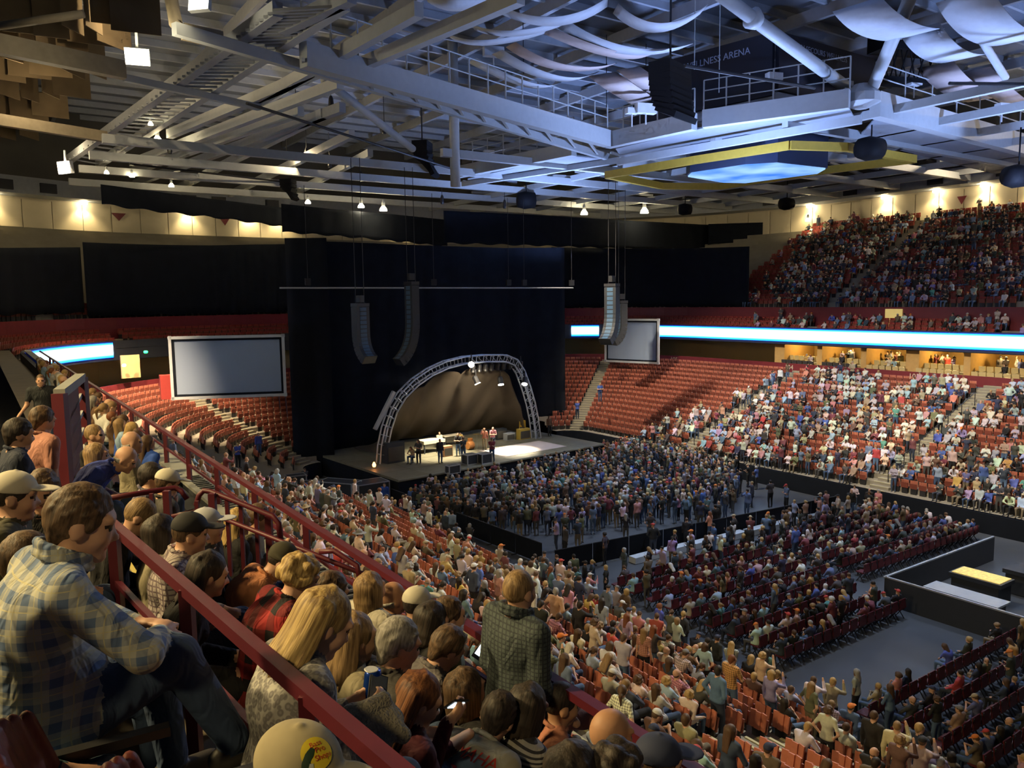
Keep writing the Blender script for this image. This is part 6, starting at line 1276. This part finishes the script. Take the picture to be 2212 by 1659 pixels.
# patch on the tan cap: yellow disc, dark green fish, red script
o, J, G, hm_ = HERO_D['person in tan cap with a round yellow fishing patch at the bottom']
def dome(u, v, az, el, k=1.02):
    c = V3(0, -.012, .045); r = V3(.089, .106, .088); d0 = V3(math.cos(el) * math.cos(az), math.cos(el) * math.sin(az), math.sin(el)); tx = nrm(np.cross(V3(0, 0, 1), d0)); ty = np.cross(d0, tx); d = nrm(d0 + tx * u / .1 + ty * v / .1); t = 1 / math.sqrt(((d / r) ** 2).sum()); return tuple(c + d * t * k)
def patch(name, poly, mat, k, az=math.radians(72), el=math.radians(40)):
    n = len(poly); cu = sum(p[0] for p in poly) / n; cv = sum(p[1] for p in poly) / n; V_ = [dome(cu, cv, az, el, k)]; F_ = []
    for s_ in (.5, 1.0): V_ += [dome(cu + (p[0] - cu) * s_, cv + (p[1] - cv) * s_, az, el, k) for p in poly]
    for i in range(n): j = (i + 1) % n; F_ += [(0, 1 + i, 1 + j), (1 + i, 1 + n + i, 1 + n + j, 1 + j)]
    g = MB(); g.v = V_; g.f = F_; g.m = [0] * len(F_); q = g.obj(name, mat, o, True); q.matrix_local = hm_; return q
patch('patch_disc', [(.038 * math.cos(t * PI / 12), .038 * math.sin(t * PI / 12)) for t in range(24)], M('patch_yellow', (.80, .62, .03), .6), 1.025)
patch('fish_emblem', [(-.052, -.040), (-.040, -.010), (-.026, .006), (-.010, .015), (-.002, .008), (-.010, -.004), (-.021, -.014), (-.016, -.036), (-.030, -.044)], M('patch_green', (.015, .05, .02), .6), 1.04)
patch('fish_belly', [(-.036, -.040), (-.023, -.017), (-.015, -.019), (-.019, -.042)], M('patch_white', (.6, .62, .55), .6), 1.046)
for i, (tx, du, dv) in enumerate((('Bass', .003, .018), ('Pro', .008, .004), ('Shops', .010, -.012))):
    me = text_mesh(tx, .0165, .0, 'CENTER')
    for v in me.vertices: v.co = dome(v.co.x + du, v.co.y + dv, math.radians(72), math.radians(40), 1.05)
    me.materials.append(m_red); q = inst('patch_lettering', me, o); q.matrix_local = hm_
# small things held or set down
def wpt(lab, k, off=(0, 0, 0)): o, J, G, h_ = HERO_D[lab]; return Matrix.Translation(o.location) @ Matrix.Rotation(o.rotation_euler.z, 4, 'Z') @ Vector(J[k] + np.array(off))
P = wpt('woman with long blonde hair in leopard print sweater holding a blue can', 'wrL', (.02, .10, .06)); r = empty('drink_can', P, label='blue drinks can held by the woman in leopard print', cat='can'); g = MB(); g.lathe(P - Vector((0, 0, .075)), [(.027, 0), (.033, .012), (.033, .125), (.028, .145)], 18, (.12, 0, 1)); g.obj('can_body', M('can_blue', (.01, .05, .30), .25, .5), r, True, origin=P); g = MB(); g.lathe(P + Vector((.009, 0, .069)), [(.028, 0), (.025, .003)], 18, (.12, 0, 1)); g.obj('can_lid', m_steel, r, origin=P)
P = wpt('woman with long blonde hair in leopard print sweater holding a blue can', 'wrR', (-.03, .10, .05)); r = empty('smartphone', P, label='dark phone in the hand of the leopard print woman', cat='phone', group='phones'); g = MB(); g.box((0, 0, 0), (.074, .009, .15)); o = g.obj('phone_case', m_dgrey, r); o.rotation_euler = (-.9, .5, .4); g = MB(); g.box((0, -.005, 0), (.066, .002, .14)); o2 = g.obj('phone_screen', M('phone_dim', (.10, .12, .16), .2), r); o2.rotation_euler = (-.9, .5, .4)
m_ph = M('phone_glow', (.65, .85, 1), emit=4)
for i, (x, y, d_, lb, w_) in enumerate(((1018, 1535, 3.72, 'lit phone held up by the auburn-haired woman', (.9, .2, .4)), (1042, 1402, 5.2, 'glowing phone left of the standing man', (-.8, .3, -.6)))):
    P = wpt('woman with auburn hair in a dark maroon top looking at her phone', 'wrR', (-.04, .07, .06)) if i == 0 else at_d(x, y, d_); r = empty('smartphone', P, label=lb, cat='phone', group='phones'); g = MB(); g.box((0, 0, 0), (.074, .009, .15)); o = g.obj('phone_case', m_dgrey, r); o.rotation_euler = w_; g = MB(); g.box((0, -.006, 0), (.05, .002, .10)); o2 = g.obj('phone_screen', m_ph, r); o2.rotation_euler = w_
# rolled fleece coat on a lap
pr = [cap((-.10, .0, 0), (.10, .02, -.02), .085, .075, 0, .04), cap((-.12, .06, .05), (.08, .08, .03), .07, .06, 0, .04), cap((.09, -.03, -.03), (.13, -.08, -.07), .055, .050, 0, .02), cap((-.14, -.06, -.05), (.02, -.08, -.08), .05, .05, 0, .03), cap((-.05, .02, .09), (.07, .06, .10), .05, .045, 0, .03)]
V, Q, tg = grow(pr, .012); o = inst('fleece_coat', to_mesh('fleece_coat', V, Q, tg, [M('fleece', (.36, .33, .26), .95, var=.3, scale=30, bump=.8, bscale=60)]), None, at_d(812, 1562, 2.8), .5, .62, label='rolled beige fleece coat on the lap beside the maroon rail', cat='coat')
# seats of the near deck that show
def hero_seat(px, py, D, az, lb):
    P = at_d(px, py, D) - Vector((0, 0, .42)); rz = math.radians(az) - PI / 2; r = empty('folding_chair', P, rz, label=lb, cat='seat', group='maroon seats on the near deck'); pr = []
    for t in np.linspace(-1, 1, 9): pr.append(cap((t * .20, .07 * t * t, 0), (t * .19, .07 * t * t - .10, .38 - .05 * t * t), .030, .022, 0, .02))
    V, Q, tg = grow(pr, .012); inst('seat_back', to_mesh('seat_back', V, Q, tg, [m_hs]), r)
    V, Q, tg = grow([cap((t * .19, .06, -.04), (t * .19, .42, -.02), .028, .028, 0, .02) for t in np.linspace(-1, 1, 7)], .014); inst('seat_pan', to_mesh('seat_pan', V, Q, tg, [m_hs]), r)
    g = MB(); g.bar((-.25, .02, .16), (-.25, .34, .16), .04, .03); g.bar((-.25, .1, -.40), (-.25, .1, .16), .03, .03); g.obj('armrest', m_dgrey, r)
m_hs = M('deck_seat_red', (.22, .05, .035), .55, var=.15)
for i, (x, y, D, lb) in enumerate(((75, 1545, 2.05, 'maroon seat back behind the man in the plaid shirt'), (318, 1640, 1.9, 'maroon seat top at the bottom edge below the plaid shirt'))): hero_seat(x, y, D, 30, lb)
# everyone else on the near deck further along
PEOPLE2 = []
for k in range(3):
    b = 2.6 - RRUN * (k + .55); z = RZ0 + RRISE * k
    for i in range(70):
        a = -9.5 - i * .56
        P = W(a, b, z); q = proj(P + Vector((0, 0, 1.1)))
        if q[2] < 8.8 or not (-25 < q[0] < 330) or rng.random() > .72 or len(PEOPLE2) > 34 or 95 < q[0] < 210 and q[2] < 12: continue
        if k == 2 and a < -13: continue
        PEOPLE2.append((P, k, q))
for n_, (P, k, q) in enumerate(PEOPLE2):
    i = int(rng.choice([i for i, m in enumerate(MIDV) if m[0] == 'si'])); kd, J, me = MIDV[i]; col = PAL[int(rng.choice(len(PAL), p=PW))]; hk = str(rng.choice(['long', 'bob', 'short', 'crop', 'bald', 'pony'])); hc = HAIRC[int(rng.integers(7))]
    o = inst('person', me, None, P, heading(AD) + rng.normal() * .25, 1.0, label='%s top, %s %s, person on the left deck, row %s, %s nearest' % (col[0], hc[0], HW[hk], 'one two three'.split()[k], ORDN[min(sum(1 for x in PEOPLE2[:n_] if x[1] == k), 17)]), cat='person', group='people on the near deck at the left edge'); o.color = (*col[1], 1); h_ = inst('hair', HAIR_ME[hk], o); h_.matrix_local = headmat(J); h_.color = (*hc[1], 1)
# ------------------------------------------------------------------ floor furniture, stage gear
def barrier(pa, pb, n, label):
    for i in range(n):
        A, B = pa.lerp(pb, i / n), pa.lerp(pb, (i + 1) / n); d_ = (B - A).normalized() * .03; r = empty('crowd_barrier', A, label='%s, %s panel from the left' % (label, ORDN[i]), cat='barrier', group=label)
        g = MB(); g.bar(A + d_ + Vector((0, 0, .58)), B - d_ + Vector((0, 0, .58)), .04, 1.05); g.obj('cloth_panel', m_black, r, origin=A); g = MB(); g.tube(A + d_ + Vector((0, 0, 1.12)), B - d_ + Vector((0, 0, 1.12)), .025, 6); g.obj('top_tube', m_dgrey, r, origin=A); s_ = Vector((-d_.y, d_.x, 0)).normalized() * .3; g = MB(); g.bar(A + d_ - s_ + Vector((0, 0, .03)), A + d_ + s_ + Vector((0, 0, .03)), .05, .05); g.obj('foot', m_dgrey, r, origin=A)
barrier(W(-47, 22.2, 0), W(-31.5, 23.2, 0), 7, 'black crowd barrier along the near walkway'); barrier(W(-30.2, 23.0, 0), W(-28.2, 43.5, 0), 9, 'black crowd barrier across the open floor')
m_dash = M('dasher_white', (.55, .60, .66), .4)
for i in range(9):
    A = W(-43 + i * 2.45, 20.35, 0); B = W(-43 + (i + 1) * 2.45 - .05, 20.35, 0); g = MB(); g.bar(A + Vector((0, 0, .5)), B + Vector((0, 0, .5)), .06, 1.0); g.obj('dasher_panel', m_dash, bpy.data.objects['wall_rink'])
for i in range(7):
    A = W(-28.9 + .1 * i, 27 + i * 2.1, 0); B = W(-28.9 + .1 * i, 28.9 + i * 2.1, 0); g = MB(); g.bar(A + Vector((0, 0, .18)), B + Vector((0, 0, .18)), .5, .32); g.obj('floor_box', m_dash, label='pale low box at the foot of the floor barrier, %s from the left' % ORDN[i], cat='box', group='pale boxes by the floor barrier')
# mixing position at the right edge
P = W(-15.5, 37.0, 0); r = empty('mixing_desk', P, label='black mixing position with lit consoles at the right edge', cat='mixing desk')
g = MB(); g.bar(W(-18.4, 32.2, .6), W(-18.4, 42, .6), .1, 1.2); g.bar(W(-18.4, 32.2, .6), W(-12.5, 32.2, .6), .1, 1.2); g.obj('enclosure', m_case, r, origin=P)
g = MB(); g.bar(W(-18.4, 32.1, 1.23), W(-18.4, 42, 1.23), .1, .06); g.bar(W(-18.4, 32.2, 1.23), W(-12.5, 32.2, 1.23), .1, .06); g.obj('top_trim', m_edge, r, origin=P)
for nm, a, b, sz, mt in (('table', -15.6, 33.4, (3.0, 1.1, .08), m_edge), ('console', -16.2, 36.0, (2.2, 1.3, .18), m_case), ('console', -15.0, 38.4, (2.2, 1.3, .18), m_case)):
    g = MB(); g.box(W(a, b, 1.02), sz, HEAD - PI / 2 + PI / 2 * (nm == 'x')); o = g.obj(nm, mt, r, origin=P)
    g = MB(); g.box(W(a, b, .5), (sz[0] * .9, sz[1] * .9, .95), HEAD - PI / 2); g.obj(nm + '_stand', m_case, r, origin=P)
g = MB(); g.box(W(-16.2, 36.0, 1.13), (2.0, 1.1, .03), HEAD - PI / 2); g.obj('console_face', M('console_lit', (.75, .50, .14), .4, emit=.35, var=.8, scale=7), r, origin=P)
spot('desk_lamp', W(-16, 36.2, 3.2), W(-16, 36.2, 1), 60, (1, .75, .35), 1.4, .6, .05)
# road cases and crew gear left of the stage
def case(P, size, rz, label, tray=False):
    P = Vector(P); r = empty('road_case', P, rz, label=label, cat='road case', group='road cases by the stage'); w, d_, h_ = size
    g = MB(); g.box((0, 0, h_ / 2), (w * .98, d_ * .98, h_ * .97)); g.obj('case_body', m_case, r)
    for x in (-1, 1):
        for y in (-1, 1): g = MB(); g.box((x * w / 2, y * d_ / 2, h_ / 2), (.07, .07, h_)); g.obj('corner_edge', m_edge, r)
    for z in (.03, h_ - .03): g = MB(); [g.box((0, y * d_ / 2, z), (w, .06, .06)) for y in (-1, 1)]; [g.box((x * w / 2, 0, z), (.06, d_, .06)) for x in (-1, 1)]; g.obj('edge_frame', m_edge, r)
    return r
P = on_z(735, 1092, 0); case(P, (2.6, 1.2, 1.7), -.35, 'large grey road case standing left of the big black desk'); case(on_z(800, 1090, 0), (2.2, 1.4, 1.6), .60, 'open road case desk with small red lights near the stage corner')
P = on_z(810, 1062, 0) + Vector((0, 0, 1.8)); g = MB(); g.lathe(P, [(.10, 0), (.14, .15), (.05, .35)], 8); g.obj('gooseneck_lamp', M('red_lamp', (1, .35, .08), emit=6), label='small orange work lamp on the road case desk', cat='lamp')
for i, (x, y, s_) in enumerate(((640, 1070, (1.3, .8, 1.5)), (680, 1082, (1.4, .8, 1.4)), (612, 1088, (2.2, .8, .5)), (1015, 1002, (.9, .7, .75)), (1046, 1000, (.9, .7, .75)), (978, 1022, (.9, .5, .6)), (1410, 985, (1.6, .9, 1.4)), (1435, 990, (1.0, .9, 1.9)))):
    z = SH if i in (3, 4, 5) else 0; case(on_z(x, y, z), s_, (.5, .3, -.4, SA, SA, SA, .6, .6)[i], ('crew road case beside the left stage wing', 'crew road case right of the other one at the left wing', 'low crew table case at the left wing', 'left of two small cases at the stage front', 'right of two small cases at the stage front', 'low speaker case at the stage lip', 'wide case right of the stage', 'tall speaker case right of the stage')[i])
# stage rug, piano, amps, drums, performers
sp(MB().box(ST(11.3, -2.6, SH + .012), (6.4, 3.4, .02), SA), 'rug', m_rug)
def on_stage(px, py, z=SH): return on_z(px, py, z)
def kit(x, y): 
    P = on_stage(x, y); r = empty('drum_kit', P, label='small drum kit with brass cymbals behind the rug', cat='drum kit')
    for nm, dx, dy, z, rr, h_, mt, ax in (('bass_drum', 0, 0, .35, .32, .5, M('drum_wood', (.45, .18, .05), .4), (.77, .63, 0)), ('tom', .5, .3, .55, .22, .3, MATS['drum_wood'], (0, 0, 1)), ('snare', -.5, .1, .6, .2, .15, m_steel, (0, 0, 1)), ('cymbal', .8, -.2, 1.2, .28, .02, M('brass', (.65, .45, .12), .3, .8), (0, .1, 1)), ('cymbal', -.8, -.1, 1.3, .28, .02, MATS['brass'], (.1, 0, 1))):
        g = MB(); g.lathe(P + SX * dx + SY * dy + Vector((0, 0, z)), [(rr, 0), (rr, h_)], 14, ax); g.obj(nm, mt, r, origin=P)
        if nm == 'cymbal': g = MB(); g.tube(P + SX * dx + SY * dy, P + SX * dx + SY * dy + Vector((0, 0, z)), .02, 5); g.obj('stand', m_steel, r, origin=P)
kit(1010, 972)
def amp(x, y, s_, label, mt): P = on_stage(x, y); g = MB(); r = empty('amplifier', P, SA, label=label, cat='amplifier', group='amplifiers on the stage'); g.box((0, 0, s_[2] / 2), s_); g.obj('amp_cabinet', mt, r); g = MB(); g.box((0, -s_[1] / 2 - .01, s_[2] * .45), (s_[0] * .86, .02, s_[2] * .7)); g.obj('amp_grille', M('amp_cloth', (.10, .09, .07), .9), r)
amp(1131, 948, (1.2, .5, .9), 'yellow amplifier at the right back of the stage', M('amp_yellow', (.60, .42, .08), .6)); amp(1100, 950, (.9, .5, .6), 'pale wedge amplifier beside the yellow one', m_steel); amp(965, 985, (.8, .5, .8), 'tan amplifier left of the drums', M('amp_tan', (.5, .25, .12), .6)); amp(850, 998, (1.5, .8, 1.5), 'big black amplifier by the left foot of the arch', m_case); amp(1080, 948, (1.1, .6, .9), 'dark amplifier behind the two singers', m_case)
P = on_stage(932, 976); r = empty('grand_piano', P, SA, label='pale-topped keyboard piano at the stage left', cat='piano'); g = MB(); g.slab([(-1.0, -.5), (1.0, -.5), (1.0, .1), (.3, .6), (-1.0, .6)], .75, 1.0); g.obj('piano_case', M('piano_pale', (.72, .62, .42), .4), r)
for x, y in ((-.9, -.4), (.9, -.4), (-.8, .5)): g = MB(); g.tube((x, y, 0), (x, y, .76), .06, 8); g.obj('piano_leg', m_case, r)
P = on_stage(975, 962); r = empty('equipment_table', P, SA, label='white-topped table with gear behind the drums', cat='table'); g = MB(); g.box((0, 0, .85), (1.8, .7, .06)); g.obj('table_top', M('table_white', (.7, .62, .45), .5), r)
for x in (-.8, .8): g = MB(); g.box((x, 0, .42), (.06, .6, .84)); g.obj('leg', m_case, r)
PERF = [(905, 1002, 'charcoal', 'long', 1, 'st', 'guitarist in dark clothes at the left of the stage'), (892, 1000, 'tan', 'long', 16, 'si', 'long-haired seated musician beside the dark guitarist'), (951, 1000, 'black', 'crop', 0, 'st', 'man in black standing at the middle left of the stage'), (950, 968, 'cream', 'bald', 5, 'st', 'white-haired musician standing behind the piano'), (990, 985, 'black', 'short', 1, 'st', 'musician in black by the drums'), (1001, 996, 'charcoal', 'short', 4, 'st', 'stagehand in dark clothes bending by the small cases'), (1063, 998, 'maroon', 'short', 4, 'st', 'person stepping past the small cases at the stage front'), (1047, 972, 'salmon', 'long', 2, 'st', 'musician with raised arm at the microphone'), (1065, 970, 'pink', 'bald', 1, 'st', 'musician in pink at the microphone'), (1000, 968, 'brown', 'short', 10 if False else 6, 'si', 'drummer seated behind the kit'), (1129, 946, 'mustard', 'short', 0, 'st', 'crew member in yellow at the right back of the stage'), (1187, 942, 'brown', 'long', 0, 'st', 'person with red hair at the right foot of the arch')]
for i, (x, y, sh_, hk, pi_, kd, lb) in enumerate(PERF):
    P = on_stage(x, y); J = MIDV[pi_][1]; o = inst('person', MIDV[pi_][2], None, P if kd == 'st' else P, heading(CAM - P) + (rng.normal() * .5), 1.05, label=lb, cat='person', group='musicians and crew on the stage'); o.color = (*next(p[1] for p in PAL if p[0] == sh_), 1); h_ = inst('hair', HAIR_ME[hk], o); h_.matrix_local = headmat(J); h_.color = (.62, .6, .56, 1) if hk == 'bald' else (.12, .06, .03, 1)
    if kd == 'si': g = MB(); g.lathe(P, [(.2, 0), (.05, .06), (.05, .36), (.18, .38), (.18, .42)], 12); g.obj('stool', m_case, label='black stool under the ' + ('seated musician beside the guitarist' if i == 1 else 'drummer'), cat='stool')
# crew on the floor at the left wing
for i, (x, y, sh_, lb) in enumerate(((545, 1050, 'pale blue', 'man in pale shirt among the crew gear left of the stage'), (672, 1090, 'royal blue', 'crew member in blue by the left wing cases'), (688, 1092, 'black', 'crew member in black by the left wing cases'), (832, 1100, 'royal blue', 'steward in blue right of the open road case'), (1452, 1005, 'royal blue', 'steward in blue right of the stage'), (1300, 955, 'royal blue', 'steward in blue at the foot of the far stairs'), (660, 1062, 'charcoal', 'crew member in grey behind the left wing cases'))):
    P = on_z(x, y, 0); J = MIDV[0][1]; o = inst('person', MIDV[(0, 3, 1, 0, 3, 0, 4)[i]][2], None, P, heading(CAM - P) + rng.normal() * .6, 1.02, label=lb, cat='person', group='crew and stewards'); o.color = (*next(p[1] for p in PAL if p[0] == sh_), 1); h_ = inst('hair', HAIR_ME['crop'], o); h_.matrix_local = headmat(MIDV[(0, 3, 1, 0, 3, 0, 4)[i]][1]); h_.color = (.1, .06, .03, 1)
# doorway and lamps at the suite level on the left
A, B = at_d(260, 768, 61), at_d(300, 768, 62); zb = at_d(280, 818, 61).z; g = MB(); g.bar(Vector((A.x, A.y, (A.z + zb) / 2)), Vector((B.x, B.y, (A.z + zb) / 2)), .2, A.z - zb); o = g.obj('doorway_panel', M('door_tan', (.55, .40, .18), .7), label='tan lit doorway panel left of the left screen', cat='doorway'); point('doorway_lamp', A.lerp(B, .5) + Vector((0, -1.2, .3)), 45, (1, .7, .3), .1)
P = at_d(315, 763, 61); g = MB(); g.lathe(P, [(.12, 0), (.18, .1), (.12, .2)], 8); g.obj('exit_lamp', M('green_glow', (.02, .8, .15), emit=3), label='small green lamp by the tan doorway', cat='lamp')
P = at_d(268, 792, 60); g = MB(); g.lathe(P, [(.1, 0), (.16, .1), (.1, .2)], 8); g.obj('blue_lamp', M('violet_glow', (.35, .35, 1), emit=6), label='small violet lamp in front of the tan doorway', cat='lamp')
A = at_d(350, 810, 58); zb = at_d(350, 862, 58).z; g = MB(); g.box((A.x + .35, A.y, (A.z + zb) / 2), (1.0, .9, A.z - zb), .5); g.obj('stair_box', M('red_box', (.36, .04, .03), .5), label='red box wall at the left edge of the left screen', cat='box')
# maroon upright standing at the back of the far deck with its yellow doorway
a, b = -21.3, 65.2; P = W(a, b, 11.5)
g = MB(); best = min((abs(proj(W(a_, 65.2, 11.5))[0] - 1932), a_) for a_ in np.arange(-40, -10, .2))[1]; P = W(best, 65.15, 11.45); g.box(P, (1.5, .12, 1.7), HEAD - PI / 2); g.obj('deck_doorway', M('door_glow', (.80, .60, .20), .6, emit=.25), label='yellow-lit doorway in the maroon wall of the far deck', cat='doorway')  # doorway panel glows itself, in place of light from inside
